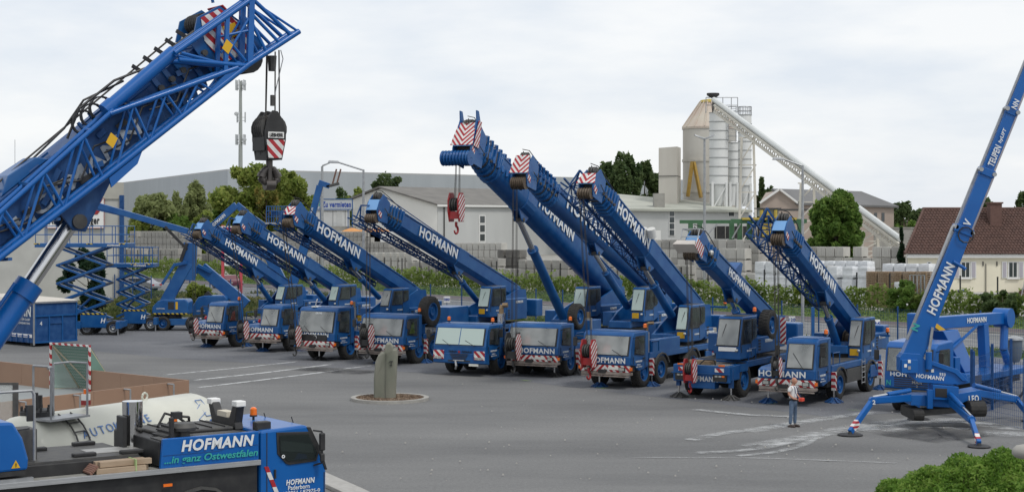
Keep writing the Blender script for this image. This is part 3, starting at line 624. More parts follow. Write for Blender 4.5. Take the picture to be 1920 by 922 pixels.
# roof in single tile courses, each course a stepped strip with tile rolls
TILE = mat('brown_roof_tile', (.064, .033, .026), .75, col2=(.12, .064, .050), ns=2.5, bump=.1, detail=6); 
rows = 17; e0, e1 = Vector((-.3, -.5, zE)), Vector((2.9, 5.2, zR))
for j in range(rows):
    k0_, k1_ = j/rows, (j+1)/rows; q = MB()
    y0, y1 = -.5+5.7*k0_, -.5+5.7*k1_; z0, z1 = zE+(zR-zE)*k0_, zE+(zR-zE)*k1_
    xl = -.3+3.2*k0_; x = xl; wt = .30
    while x < WL+.3:
        q.add([(x, y0, z0+.02), (x+wt*.7, y0, z0+.02), (x+wt*.7, y1+.1, z1), (x, y1+.1, z1), (x, y0, z0+.14), (x+wt*.7, y0, z0+.14), (x+wt*.7, y1+.1, z1+.05), (x, y1+.1, z1+.05)], [(4, 5, 6, 7), (0, 1, 5, 4), (1, 2, 6, 5), (3, 0, 4, 7)])
        q.add([(x+wt*.7, y0, z0+.02), (x+wt, y0, z0+.02), (x+wt, y1+.1, z1), (x+wt*.7, y1+.1, z1), (x+wt*.7, y0, z0+.08), (x+wt, y0, z0+.08), (x+wt, y1+.1, z1), (x+wt*.7, y1+.1, z1)], [(4, 5, 6, 7), (0, 1, 5, 4)])
        x += wt
    q.ob('roof_tiles', TILE, t)
MB().add([(-.3, -.5, zE-.02), (2.9, 5.2, zR-.02), (2.9, 5.6, zR-.02), (3.5, 10.5, zE-.02), (WL+.3, 10.5, zE-.02), (WL+.3, 5.2, zR-.02)], [(0, 1, 2, 3), (2, 5, 4, 3)]).ob('rear_roof', TILE, t)
q = MB(); q.tube((2.8, 5.25, zR+.05), (WL+.3, 5.25, zR+.05), .14); q.tube((-.3, -.5, zE+.05), (2.9, 5.2, zR+.05), .12); q.ob('ridge_tiles', TILE, t)
CHB = mat('chimney_brick', (.10, .055, .045), .9, col2=(.15, .085, .07), ns=4, bump=.3, bs=14)
cx0, cx1 = X(1871)*1.02, X(1890)*1.04
ch = MB().bx(X(1871)+.2, X(1889)+.4, 3.0, 4.2, zE+1, ZZ(382, YH+3.5)).ob('chimney', CHB, t)
MB().bx(X(1871)+.1, X(1889)+.5, 2.9, 4.3, ZZ(382, YH+3.5), ZZ(379, YH+3.5)).ob('cap', CHB, ch)
MB().bx(X(1871)+.05, X(1889)+.55, 2.75, 2.99, ZZ(438, YH+3)-.3, ZZ(438, YH+3)).ob('flashing', ZINC, ch)
for px0, px1 in ((1803, 1817), (1892, 1906), (1740, 1744)):
    z0, z1 = ZZ(519, YH), ZZ(492, YH)
    f = MB().bx(X(px0)-.12, X(px1)+.12, -.06, .0, z0-.1, z1+.08).ob('window', WFR, t); MB().bx(X(px0), X(px1), -.08, -.05, z0, z1).ob('pane', WINB, f)
    MB().bx(X(px0)-.25, X(px1)+.25, -.18, 0, z0-.2, z0-.1).ob('sill', WFR, f)
    if px0 > 1750: MB().bx((X(px0)+X(px1))/2-.03, (X(px0)+X(px1))/2+.03, -.1, -.05, z0, z1).ob('mullion', WFR, f)
    if px0 > 1750:
        for a in (px0-14, px1+3):
            f = MB().bx(X(a), X(a+10), -.10, -.02, z0-.1, z1+.1).ob('shutter', WFR, t)
            MB().bx(X(a)+.09, X(a+10)-.09, -.13, -.09, z0, z1).ob('slats', mat('shutter_slats', (.40, .38, .42), .7) if 'shutter_slats' not in MT else MT['shutter_slats'], f)
for px in (1842, 1868): MB().bx(X(px), X(px)+.1, -.08, 0, zE-1.1, zE-.7).ob('hook', DGREY, t)
MB().tube((X(1848), -.1, .5), (X(1848), -.1, zE-.9), .04).ob('cable', DGREY, t)
st = MB()
for i in range(6): st.bx(X(1893)+i*.28, X(1893)+3.5, -1.4, -.06, i*.22, (i+1)*.22)
st.ob('steps', MT['chimney_brick'], t)

# ------------------------------------------------------------------ mobile cranes
def wheel(parent, x, y, r, wd, side=1, name='wheel', z=None, rim=None):
    z = r if z is None else z
    a = x; b = x-side*wd; i = side
    q = MB(); R0 = r*.58
    q.lathe([(0, a-i*.10), (R0*.35, a-i*.02), (R0*.45, a-i*.02), (R0*.5, a-i*.12), (R0*.86, a-i*.14), (R0*.92, a-i*.02), (R0*1.02, a-i*.01), (R0*1.02, b)], (0, y, z), 'X', 20)
    for k in range(8):
        an = 2*pi*k/8; q.tube((a-i*.12, y+R0*.62*cos(an), z+R0*.62*sin(an)), (a-i*.06, y+R0*.62*cos(an), z+R0*.62*sin(an)), .025, 5)
    wh = q.ob(name, rim or BLUE, parent, smooth=35)
    t = MB(); t.lathe([(R0*1.0, a-i*.02), (r*.80, a+i*.02), (r*.94, a-i*.01), (r*1.0, a-i*.07), (r, b+i*.07), (r*.94, b), (R0, b)], (0, y, z), 'X', 28)
    for k in range(28):
        an = 2*pi*k/28; c_, s_ = cos(an), sin(an)
        t.bar((a-i*.04, y+r*c_, z+r*s_), (a-i*wd*.45, y+r*c_, z+r*s_), .07, .03, up=(0, c_, s_)); an += pi/28; c_, s_ = cos(an), sin(an)
        t.bar((b+i*.04, y+r*c_, z+r*s_), (a-i*wd*.55, y+r*c_, z+r*s_), .07, .03, up=(0, c_, s_))
    t.ob('tyre', RUBBER, wh, smooth=35)
    return wh
def beacon(parent, x, y, z):
    b = MB().tube((x, y, z), (x, y, z+.10), .03).tube((x, y, z+.08), (x, y, z+.12), .09, 10).ob('beacon_stand', BLACK, parent)
    q = MB(); q.lathe([(.085, 0), (.08, .14), (.04, .18), (0, .18)], (x, y, z+.12), n=10); q.ob('lamp', ORANGE, b, smooth=40)
def mirror(parent, p, side=1):
    p = Vector(p); MB().pipe([p, p+Vector((side*.28, -.22, .05)), p+Vector((side*.3, -.22, -.45))], .018).ob('mirror_arm', BLACK, parent)
    MB().bx(p.x+side*.3-.1, p.x+side*.3+.1, p.y-.27, p.y-.20, p.z-.42, p.z-.02).ob('mirror', BLACK, parent, bevel=.02)
def outrigger(parent, x, y, stripe=True, brush=BLUED, h=1.15, ztop=1.25):
    q = MB().bx(x-.085, x+.085, y-.085, y+.085, .5, ztop).ob('outrigger', STRS if stripe else BLUED, parent)
    MB().tube((x, y, .12), (x, y, .55), .045, 10).ob('ram', CHROME, q)
    p = MB(); p.lathe([(.34, 0), (.30, .05), (.10, .14), (0, .2)], (x, y, .002), n=8)
    for k in range(8): a = 2*pi*k/8; p.bar((x+.1*cos(a), y+.1*sin(a), .20), (x+.40*cos(a), y+.40*sin(a), .03), .07, .03)
    p.ob('pad', brush, q)
def hook_block(parent, x, y, z, top, kind, s=1.):
    """striped sheave block hanging on ropes; z is its centre"""
    m, pm = {'red': (REDP, STRD), 'dark': (BLACK, STRD), 'thin': (BLACK, STRD)}[kind]
    w_, d_, h_ = ((.19, .24, .50) if kind != 'thin' else (.11, .16, .36)); w_ *= s; d_ *= s; h_ *= s
    q = MB()
    for sx in (-1, 1):
        pr = [(-d_*.6, -h_), (d_*.6, -h_), (d_, -h_*.3), (d_, h_*.5), (d_*.5, h_), (-d_*.5, h_), (-d_, h_*.5), (-d_, -h_*.3)]
        q.prism([(y+a, z+b) for a, b in pr], x+sx*w_-.03, x+sx*w_+.03)
    b = q.ob('hook_block', m, parent)
    pr = [(-d_*.5, -h_*.95), (d_*.5, -h_*.95), (d_*.9, -h_*.3), (d_*.9, h_*.5), (d_*.45, h_*.9), (-d_*.45, h_*.9), (-d_*.9, h_*.5), (-d_*.9, -h_*.3)]
    MB().prism([(y+a, z+c) for a, c in pr], x+w_+.03, x+w_+.045).ob('striped_plate', pm, b)
    MB().bx(x-w_, x+w_, y-d_*.7, y-d_*.62, z-h_*.8, z-h_*.3).ob('front_plate', m, b)
    sh = MB()
    for k in range(4):
        xx = x-w_*.75+k*w_*.5; sh.lathe([(.04, xx-.02), (d_*.95, xx-.03), (d_*.85, xx), (d_*.95, xx+.03), (.04, xx+.02)], (0, y, z+h_*.2), 'X', 14)
    sh.ob('sheaves', DGREY, b)
    hk = MB().tube((x, y, z-h_), (x, y, z-h_-.14*s), .05*s)
    pts = [Vector((x, y+.13*s*sin(a), z-h_-.28*s+.13*s*cos(a))) for a in np.linspace(0, 1.45*pi, 9)]
    for i in range(8): hk.tube(pts[i], pts[i+1], .045*s*(1-.05*i), 7)
    hk.ob('hook', m if kind == 'red' else DGREY, b)
    rp = MB(); tx, ty, tz = top
    for k in (-1, 0, 1, 2):
        rp.tube((x+k*w_*.45-.03, y+(k % 2)*.1, z+h_*.6), (tx+k*.09, ty+(k % 2)*.08, tz), .014, 4)
    rp.ob('hoist_rope', ROPE, parent)
def sect(w_, h_, kind):
    if kind == 'egg': return [(-w_/2, h_/2), (-w_/2, -h_*.08)]+[(w_/2*cos(a), -h_*.08+h_*.42*sin(a)) for a in np.linspace(pi, 2*pi, 9)[1:-1]]+[(w_/2, -h_*.08), (w_/2, h_/2)]
    if kind == 'hex': return [(-w_/2, h_/2), (-w_/2, -h_*.25), (-w_*.3, -h_/2), (w_*.3, -h_/2), (w_/2, -h_*.25), (w_/2, h_/2)]
    return [(-w_/2, h_/2), (-w_/2, -h_/2), (w_/2, -h_/2), (w_/2, h_/2)]
def crane(sp):
    W = sp['W']; H2 = W/2; th = radians(sp['th']); cz = 1.5; half = sp['cab'] == 'half'
    root = thing('mobile_crane', sp['label'], 'crane', sp['O'], -th, 'blue telescopic cranes parked in a slanting row')
    Bp = sp.get('paint', BLUE); wr = sp.get('wr', .64); rf = sp.get('roof', 2.62); Lc = sp.get('Lc', 9.)
    bz = .76                                   # bottom of the bumper board
    # chassis, deck, mudguards
    MB().bx(-.55, .55, .6, Lc, .55, 1.15).bx(-H2+.2, H2-.2, 1.9, 2.5, .6, 1.2).bx(-H2+.1, H2-.1, Lc-1, Lc-.4, .5, 1.1).ob('chassis', BLACK, root)
    MB().bx(-H2+.04, H2-.04, 2.02, Lc, 1.22, cz-.0).ob('deck', Bp if sp.get('bluedeck', 1) else DGREY, root, bevel=.03)
    MB().bx(-H2+.2, H2-.2, 2.1, Lc-.1, cz+.002, cz+.03).ob('deck_plate', DGREY, root)
    for y in sp['axles']:
        for sx in (-1, 1): wheel(root, sx*(H2-.02), y, wr, .42, sx)
        MB().tube((-H2+.4, y, wr), (H2-.4, y, wr), .12).ob('axle', BLACK, root)
        if y > 2.3:
            for sx in (-1, 1):
                q = MB(); A = np.linspace(.12*pi, .88*pi, 7)
                po = [(y+(wr+.16)*cos(a), wr+(wr+.12)*sin(a)*1.0) for a in A]; pi_ = [(y+(wr+.08)*cos(a), wr+(wr+.06)*sin(a)) for a in A[::-1]]
                q.prism(po+pi_, sx*(H2-.45), sx*(H2+.03)); q.ob('mudguard', DGREY, root)
    for y0, y1 in sp.get('boxes', []):
        MB().bx(H2-.5, H2-.04, y0, y1, .62, 1.2).ob('side_locker', sp.get('lock', DGREY), root, bevel=.02)
    if sp.get('ladder'):
        y = sp['ladder']; q = MB()
        for yy in (y, y+.4): q.tube((H2+.02, yy, .45), (H2+.02, yy, 1.5), .02, 5)
        for k in range(5): q.tube((H2+.02, y, .5+k*.22), (H2+.02, y+.4, .5+k*.22), .02, 5)
        q.ob('ladder', ZINC, root)
    # driver's cab
    K = sp['cab']
    if K == 'none':
        MB().bx(-H2, H2, 0, .18, .72, 1.42).bx(-H2, -H2+.2, .1, 2.2, .8, 1.42).bx(H2-.2, H2, .1, 1.1, .8, 1.42).bx(-.6, .6, .02, .5, .45, .9).ob('front_frame', Bp, root, bevel=.03)
        MB().bx(-H2+.15, H2-.15, .15, 2.9, 1.30, 1.40).ob('deck_plate', mat('worn_grey_deck', (.20, .20, .19), .8, col2=(.33, .32, .30), ns=3) if 'worn_grey_deck' not in MT else MT['worn_grey_deck'], root)
        text('HOFMANN', (.08, -.02, .86), (1, 0, 0), (0, 0, 1), .22, root, w=1.35, m=mat('dull_lettering', (.45, .48, .5), .6))
        for sx in (-1, 1):
            f = MB().bx(sx*(H2-.42)-.3, sx*(H2-.42)+.3, -.06, .02, .78, 1.06).ob('lamp_housing', BLACK, root)
            for k in (-.15, .02, .16): MB().bx(sx*(H2-.42)+k-.06, sx*(H2-.42)+k+.06, -.08, -.05, .96, 1.03).ob('headlight', LAMP if k != .16 else ORANGE, f)
            MB().bx(sx*(H2-.45)-.2, sx*(H2-.45)+.2, -.03, 0, 1.16, 1.32).ob('striped_plate', STRH, root)
            MB().bx(sx*(H2-.35)-.14, sx*(H2-.35)+.14, -.02, 0, 1.40, 1.47).ob('tail_lamps', ORANGE, root)
        MB().bx(-H2-.04, H2+.04, -.1, -.02, 1.07, 1.10).ob('front_rail', Bp, root)
        MB().bx(-.9, -.2, .9, 1.5, 1.4, 1.5).ob('deck_step', DGREY, root)
        q = MB()
        for k in range(5): q.bx(-1.0+k*.02, .2, .5+k*.13, .6+k*.13, 1.41, 1.55)
        q.ob('timber_bundle', WOOD, root)
        MB().pipe([(-.2, .3, 1.42), (.0, .35, 1.62), (.4, .4, 1.62), (.45, .45, 1.42)], .03).ob('hose', BLACK, root)
        for k in (H2-.1,): MB().prismy([(k-.35, 1.42), (k+.1, 1.42), (k+.1, 1.1)], 1.1, 2.0).ob('mudguard', Bp, root)
    else:
        x0 = -H2 if K == 'wide' else sp.get('cx', -.02)
        cy1 = 1.82; fz = 1.42
        rake = .30
        if half:
            MB().prism([(0, bz+.3), (0, fz-.02), (.35, fz+.08), (cy1, fz+.14), (cy1, bz+.3)], -H2, x0-.002).ob('low_bonnet', Bp, root, bevel=.03)
        body = MB().prism([(0, bz+.3), (0, fz), (rake, rf-.12), (rake+.14, rf), (cy1-.04, rf), (cy1, rf-.06), (cy1, bz+.15), (.9, bz-.02), (.5, bz+.25)], x0, H2-.002).ob('carrier_cab', Bp, root, bevel=.045)
        MB().prism([(.02, bz), (.02, bz+.32), (.5, bz+.32), (.5, bz)], -H2+.05, H2-.05).ob('bumper_core', BLACK, root)
        # windscreen on the raked front
        def fp(x, k, o=.0): return (x, rake*k-o, fz+(rf-.12-fz)*k)
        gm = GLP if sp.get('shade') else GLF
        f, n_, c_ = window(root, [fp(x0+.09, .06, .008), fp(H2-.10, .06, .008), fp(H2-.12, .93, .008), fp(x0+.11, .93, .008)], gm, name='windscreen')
        if sp.get('vest') is not None:
            vx = sp['vest']; MB().plate([fp(vx, .18, .03), fp(vx+.45, .16, .03), fp(vx+.40, .62, .03), fp(vx+.27, .5, .03), fp(vx+.2, .72, .03), fp(vx+.1, .45, .03)], (0, .012, 0)).ob('safety_vest', ORANGEV, root)
        if K == 'wide' and sp.get('shade'): MB().bar(fp((x0+H2)/2, .07, .05), fp((x0+H2)/2, .92, .05), .04).ob('centre_post', Bp, root)
        wp = MB()
        for xx in ((x0+.5, x0+.95), (x0+.45+(H2-x0)*.45, x0+1.0+(H2-x0)*.45)) if K == 'wide' else ((x0+.35, x0+.85),):
            wp.bar(fp(xx[1], .03, .06), fp(xx[0], .32 if K == 'wide' else .6, .07), .022)
        wp.ob('wiper', BLACK, root)
        # side window and door seams
        X1 = H2+.004
        window(root, [(X1, .36, fz+.12), (X1, 1.32, fz+(.12 if half else .02)), (X1, 1.32, rf-.18), (X1, .52, rf-.18)], GLS)
        if sp.get('sidevest'): MB().plate([(X1+.03, .55, fz+.18), (X1+.03, 1.05, fz+.18), (X1+.03, .95, fz+.75), (X1+.03, .75, fz+.65)], (.01, 0, 0)).ob('safety_vest', ORANGEV if sp['sidevest'] == 1 else mat('yellow_vest_cloth', (.45, .7, .05), .8), root)
        MB().bx(X1-.01, X1+.008, 1.42, 1.45, bz+.1, rf-.1).bx(X1-.01, X1+.008, .28, .31, bz+.35, fz).ob('door_seam', BLACK, root)
        MB().bx(X1, X1+.04, 1.2, 1.36, fz-.14, fz-.08).ob('door_handle', BLACK, root)
        MB().bx(x0+.1, H2-.1, rake+.25, cy1-.2, rf, rf+.025).ob('roof_hatch', Bp, root, bevel=.01)
        text('HOFMANN', (X1, .80, fz-.22), (0, 1, 0), (0, 0, 1), .085, root, w=.62)
        text('Paderborn', (X1, .80, fz-.36), (0, 1, 0), (0, 0, 1), .05, root, w=.34, bold=0)
        text('05251 / 87975-0', (X1, .82, fz-.46), (0, 1, 0), (0, 0, 1), .05, root, w=.58, bold=0)
        # front lettering and striped bumper board
        zl = (bz+.3+fz)/2+.02
        fl = sp.get('front', 'HOFMANN')
        if fl == 'HOFMANN':
            text('HOFMANN', (sp.get('fx', 0.12 if half else .0), -.012, zl+sp.get('fdz', 0)), (1, 0, 0), (0, 0, 1), sp.get('fh', .25), root, w=sp.get('fw', 1.75))
        if fl != 'TEREX':
            MB().bx(-H2, H2, -.05, .02, bz, bz+.28).ob('bumper_board', sp.get('strf', STRF), root)
            for sx in (-1, 1):
                f = MB().bx(sx*(H2-.38)-.15, sx*(H2-.38)+.15, -.10, -.04, bz+.05, bz+.22).ob('headlight_housing', BLACK, root)
                MB().bx(sx*(H2-.38)-.12, sx*(H2-.38)+.12, -.115, -.09, bz+.07, bz+.20).ob('headlight', LAMP, f)
                MB().bx(sx*(H2+.03)-.05, sx*(H2+.03)+.05, -.06, .04, bz+.08, bz+.22).ob('indicator', ORANGE, root)
            MB().bx(.18, .72, -.09, -.05, bz+.1, bz+.22).ob('licence_plate', PLATE, root)
            MB().bx(-H2+.1, H2+.02, -.16, .22, bz-.14, bz-.02).bx(-H2+.1, H2+.02, -.18, -.14, bz-.22, bz-.16).ob('front_beam', mat('dusty_steel_beam', (.16, .13, .11), .7, col2=(.32, .27, .24), ns=3) if 'dusty_steel_beam' not in MT else MT['dusty_steel_beam'], root, bevel=.02)
            MB().bx(-.25, .1, -.22, 0, bz-.05, bz+.1).ob('tow_coupling', BLACK, root)
        else:
            MB().prism([(-.02, .62), (-.02, 1.1), (.4, 1.1), (.4, .55)], -H2, H2).ob('lower_apron', Bp, root, bevel=.04)
            for sx in (-1, 1):
                f = MB().bx(sx*(H2-.32)-.28, sx*(H2-.32)+.28, -.06, -.01, .80, 1.22).ob('striped_plate', STRH, root)
                for k in (-.13, .10): MB().bx(sx*(H2-.32)+k-.1, sx*(H2-.32)+k+.08, -.09, -.05, .82, .93).ob('headlight', LAMP, f)
            g_ = MB()
            for k in range(5): g_.bx(-.5+k*.04, .5-k*.04, -.05, -.015, 1.04-k*.07, 1.07-k*.07)
            g_.ob('grille', BLACK, root); MB().bx(-.6, .6, -.045, -.01, .70, .76).ob('grille_slot', BLACK, root)
            text('TEREX', (-.34, -.02, 1.17), (1, 0, 0), (0, 0, 1), .09, root, LETK, w=.46); text('DEMAG', (.42, -.02, 1.17), (1, 0, 0), (0, 0, 1), .09, root, LETK, w=.52)
            MB().bx(-.05, .05, -.03, -.01, 1.11, 1.21).ob('emblem', REDP, root)
            MB().bx(.55, 1.05, -.06, -.02, .50, .61).ob('licence_plate', PLATE, root)
            q = MB().tube((-.15, -.1, .72), (-.05, -.2, .5), .05); q.tube((-.05, -.2, .5), (-.12, -.15, .35), .05); q.tube((-.3, -.05, .75), (.3, -.05, .75), .03); q.ob('tow_hook', ZINC, root)
        mirror(root, (H2, .28, rf-.25), 1); mirror(root, (x0, .28, rf-.25), -1)
        if sp.get('grille'):
            MB().bx(-.95, .78, -.03, .02, bz+.32, bz+.62).ob('grille', BLACK, root); q = MB(); q.lathe([(.10, -.05), (.12, -.03), (.10, -.01)], (0, 0, bz+.47), 'Y', 14); q.ob('emblem', ZINC, root)
        if sp.get('rooftext'): text(sp['rooftext'], fp(.1, .86, .06), (1, 0, 0), (0, .26, 1), .1, root, w=.42)
        if sp.get('hardhat'):
            q = MB(); q.sphere((-.45, .5, fz+.28), .13, 8); q.ob('helmet_lamp', REDL, root); q = MB(); q.sphere((-.8, .4, fz+.22), .07, 8); q.ob('filler_cap', CHROME, root)
        for sx, yy in sp.get('beacons', ((1, cy1-.1),)): beacon(root, sx*(H2-.25) if sx > 0 else x0+.2, yy, rf)
    # fittings
    MB().tube((H2-.35, 2.12, .85), (H2-.35, 2.12, 1.35), .14, 12).ob('air_tank', DGREY, root, smooth=40)
    MB().bx(H2-.06, H2+.01, Lc-1.6, Lc-.5, .62, 1.15).ob('rear_locker', Bp, root, bevel=.02)
    q = MB().pipe([(.5, 2.1, cz), (.52, 2.3, cz+.3), (.5, 2.9, cz+.32), (.45, 3.6, cz+.1)], .03); q.pipe([(.3, 2.1, cz), (.35, 2.4, cz+.2), (.2, 3.2, cz+.28), (.1, 3.9, cz+.1)], .025); q.ob('hoses', BLACK, root)
    MB().pipe([(H2-.02, 2.1, cz+.02), (H2-.02, 2.1, cz+.5), (H2-.02, 2.9, cz+.5), (H2-.02, 2.9, cz+.02)], .02).ob('grab_rail', Bp, root)
    # outriggers
    for x, y in sp.get('pads', ((-H2+.22, .62), (H2+.06, 2.0), (H2+.1, Lc-.3))): outrigger(root, x, y, sp.get('padstripe', 1), sp.get('padm', BLUED))
    # superstructure
    y0, y1, z0, z1 = sp['uc']; pv = sp.get('pv', y0+1.0)
    q = MB(); q.lathe([(0, cz), (1.0, cz), (1.0, cz+.22), (0, cz+.22)], (0, pv, 0), n=24); q.ob('slewing_ring', BLACK, root)
    F = Vector((0, *sp['foot'])); T = Vector((0, *sp['tip'])); e = (T-F).normalized(); u = Vector((1, 0, 0)).cross(e); u = u if u.z > 0 else -u; Lb = (T-F).length
    MB().bx(-.62, .62, pv-1.2, F.y+.6, cz+.2, cz+.55).ob('upper_frame', Bp, root, bevel=.03)
    for sx in (-1, 1):
        MB().prism([(pv-1.0, cz+.5), (F.y+.8, cz+.5), (F.y+.5, F.z+.25), (F.y-.3, F.z+.3), (pv, cz+1.0)], sx*.62-.05, sx*.62+.05).ob('side_frame', Bp, root)
    MB().bx(-H2+.1, H2-.1, F.y+.7, F.y+1.5, cz+.25, cz+1.25).ob('counterweight', Bp, root, bevel=.06)
    q = MB(); q.lathe([(.42, -.5), (.42, -.44), (.27, -.44), (.27, .44), (.42, .44), (.42, .5)], (0, F.y+.25, F.z-.65), 'X', 18); q.ob('winch', ROPEB, root)
    MB().bx(-H2+.05, -.72, pv-.4, F.y+.5, cz+.22, cz+1.0).ob('engine_housing', Bp, root, bevel=.04)
    if sp.get('panel', 1):
        pz = cz+.22+sp.get('ph', .75)
        pb = MB().bx(.7, H2-.06, y1+.06, y1+sp.get('pl', 1.6), cz+.22, pz).ob('side_panel', Bp, root, bevel=.03)
        g_ = MB()
        for k in range(4): g_.bx(H2-.06, H2-.045, y1+.2, y1+.45, cz+.35+k*.13, cz+.42+k*.13)
        g_.ob('louvre', BLACK, root)
        text('HOFMANN', (H2-.055, y1+sp.get('pl', 1.6)*.62, pz-.2), (0, 1, 0), (0, 0, 1), .15, root, w=.85)
    # operator's cab
    ux0 = sp.get('ux0', .58); X1 = H2-.03
    cabm = MB().prism([(y0, z0), (y0-.02, z0+.55), (y0+.32, z1-.06), (y0+.4, z1), (y1-.03, z1), (y1, z1-.05), (y1, z0+.15), (y1-.5, z0)], ux0, X1).ob('operator_cab', Bp, root, bevel=.04)
    def up_(x, k, o=0): return (x, y0-.02+.34*k-o, z0+.55+(z1-.06-z0-.55)*k)
    window(root, [up_(ux0+.05, .0, .006), up_(X1-.05, .0, .006), up_(X1-.05, .97, .006), up_(ux0+.05, .97, .006)], GLP if sp.get('upale') else GLF, name='front_window')
    window(root, [(X1+.004, y0+.18, z0+.62), (X1+.004, y1-.75, z0+.62), (X1+.004, y1-.75, z1-.12), (X1+.004, y0+.42, z1-.12)], GLS, name='side_window')
    window(root, [(X1+.004, y1-.66, z0+.72), (X1+.004, y1-.14, z0+.85), (X1+.004, y1-.14, z1-.12), (X1+.004, y1-.66, z1-.12)], GLS, name='side_window')
    MB().bx(X1, X1+.012, y1-.72, y1-.69, z0+.1, z1-.05).ob('door_seam', BLACK, root)
    if sp.get('ylabel', 1): MB().bx(ux0+.1, ux0+.48, y0-.035, y0-.018, z0+.18, z0+.47).ob('warning_label', YEL, root)
    q = MB(); q.sphere((X1-.12, y0-.06, z0+.40), .07, 8); q.ob('work_lamp', LAMP, root)
    MB().pipe([(X1+.04, y0+.3, z1-.1), (X1+.04, y0+.05, z0+.7), (X1+.04, y0+.1, z0+.3)], .015).ob('grab_handle', BLACK, root); MB().bx(ux0+.15, X1-.1, y0+.5, y1-.3, z1, z1+.02).ob('roof_grille', DGREY, root); MB().bar((ux0+.2, y0-.04, z0+.6), (ux0+.42, y0+.16, z1-.3), .02).ob('wiper', BLACK, root)
    text('HOFMANN', (X1+.004, y0+1.0, z0+.33), (0, 1, 0), (0, 0, 1), .08, root, w=.5)
    if sp.get('Hlogo'): text('H', (X1+.004, y1-.3, z0+.55), (0, 1, 0), (0, 0, 1), .18, root)
    # boom: base box, collars of the retracted sections, head
    bw, bh = sp.get('bw', .62), sp.get('bh', .8); kind = sp.get('sect', 'hex')
    BP = lambda x, t, h: F+e*t+u*h+Vector((x, 0, 0))
    def extr(mb, w_, h_, t0, t1, kind=kind, dh=0):
        s_ = sect(w_, h_, kind); n = len(s_)
        mb.add([BP(a, t0, b+dh) for a, b in s_]+[BP(a, t1, b+dh) for a, b in s_], [tuple(range(n)), tuple(range(2*n-1, n-1, -1))]+[(i, i+n, (i+1) % n+n, (i+1) % n) for i in range(n)]); return mb
    nc = sp.get('nc', 4); cs = sp.get('cs', .2); hl = sp.get('hl', .8); tb = Lb-hl-nc*cs
    boom = extr(MB(), bw, bh, -.25, tb).ob('boom', Bp, root, bevel=.03, smooth=35 if kind == 'egg' else None)
    extr(MB(), bw+.10, bh+.10, tb-.16, tb-.02).ob('boom_collar', Bp, boom, bevel=.01)
    extr(MB(), bw*.5, .05, tb*.1, tb*.97, 'box', bh/2+.02).ob('top_rail', Bp, boom)
    for sx in (-1, 1): MB().bar(BP(sx*(bw/2+.02), .3, bh*.46), BP(sx*(bw/2+.02), tb-.2, bh*.46), .04, .06, up=u).ob('edge_rib', Bp, boom)
    for k in range(nc):
        t0 = tb+k*cs; f = 1-.06*(k+1)
        extr(MB(), bw*f, bh*f, t0-.05, t0+cs*.62).ob('boom_section', DGREY if k % 2 else Bp, boom)
        extr(MB(), bw*f+.14, bh*f+.14, t0+cs*.55, t0+cs*.92).ob('section_collar', Bp, boom, bevel=.01)
        c_ = MB().bar(BP(.12, t0+cs*.7, bh*f/2+.05), BP(.12, t0+cs*.4, bh*f/2+.22), .08); c_.bar(BP(-.15, t0+cs*.7, bh*f/2+.05), BP(-.15, t0+cs*.5, bh*f/2+.16), .1); c_.ob('rope_guide', Bp, boom)
        MB().tube(BP(bw*f/2+.06, t0+cs*.7, -.1), BP(bw*f/2+.14, t0+cs*.7, -.1), .07).ob('pin', DGREY, boom)
    th0 = tb+nc*cs; hh = bh*.55; hw = bw*.42; bt = sp.get('big', 1.)
    hd = MB()
    for sx in (-1, 1):
        pts = [BP(sx*hw, th0-.15, -hh), BP(sx*hw, Lb-.15, -hh-.12*bt), BP(sx*hw, Lb+.12, -hh*.45), BP(sx*hw, Lb+.08, hh*.5), BP(sx*hw, Lb-.2, hh+.22*bt), BP(sx*hw, th0-.05, hh)]
        hd.plate([p-Vector((.025, 0, 0)) for p in pts], (.05, 0, 0))
    head = hd.ob('boom_head', Bp, root)
    MB().hexa([BP(-hw+.03, th0-.2, -hh*.8), BP(hw-.03, th0-.2, -hh*.8), BP(hw-.03, Lb-.25, -hh*.3), BP(-hw+.03, Lb-.25, -hh*.3), BP(-hw+.03, th0-.2, hh*.8), BP(hw-.03, th0-.2, hh*.8), BP(hw-.03, Lb-.2, hh*.5), BP(-hw+.03, Lb-.2, hh*.5)]).ob('head_core', DGREY, head)
    plw = hw*.95
    q = MB().plate([BP(-plw, Lb+.14, -hh*.35), BP(plw, Lb+.14, -hh*.35), BP(plw, Lb+.02, hh*.75), BP(-plw, Lb+.02, hh*.75)], e*.03); 
    q.ob('head_plate', sp.get('plate', mat('sky_blue_plate', (.16, .34, .62), .25) if 'sky_blue_plate' not in MT else MT['sky_blue_plate']), head)
    if sp.get('bigplate'):
        s_ = sp['bigplate']; q = MB().plate([BP(-hw-.12, Lb+.18, -hh*.3), BP(hw+.12, Lb+.18, -hh*.3), BP(hw-.02, Lb+.05, s_), BP(-hw+.02, Lb+.05, s_)], e*.03); q.ob('striped_plate', CHEV, head)
    q = MB(); R = .25*bt; wid = hw*.95*sp.get('drumw', 1)
    ns_ = sp.get('ns', 5)
    for k in range(ns_):
        xx = -wid+2*wid*(k+.5)/ns_-(.22 if ns_ == 9 else 0); g2 = wid/ns_*.8
        q.lathe([(.03, xx-g2), (R, xx-g2), (R*.82, xx), (R, xx+g2), (.03, xx+g2)], BP(0, Lb-.05, -hh-.02), 'X', 16)
    q.ob('sheaves', sp.get('sheave', ROPEB), head, smooth=30)
    q = MB()
    for k in range(3):
        xx = -.12+.12*k; q.lathe([(.03, xx-.04), (R*.85, xx-.04), (R*.7, xx), (R*.85, xx+.04), (.03, xx+.04)], BP(0, Lb-.2, hh+.12*bt), 'X', 14)
    q.ob('top_sheaves', DGREY, head)
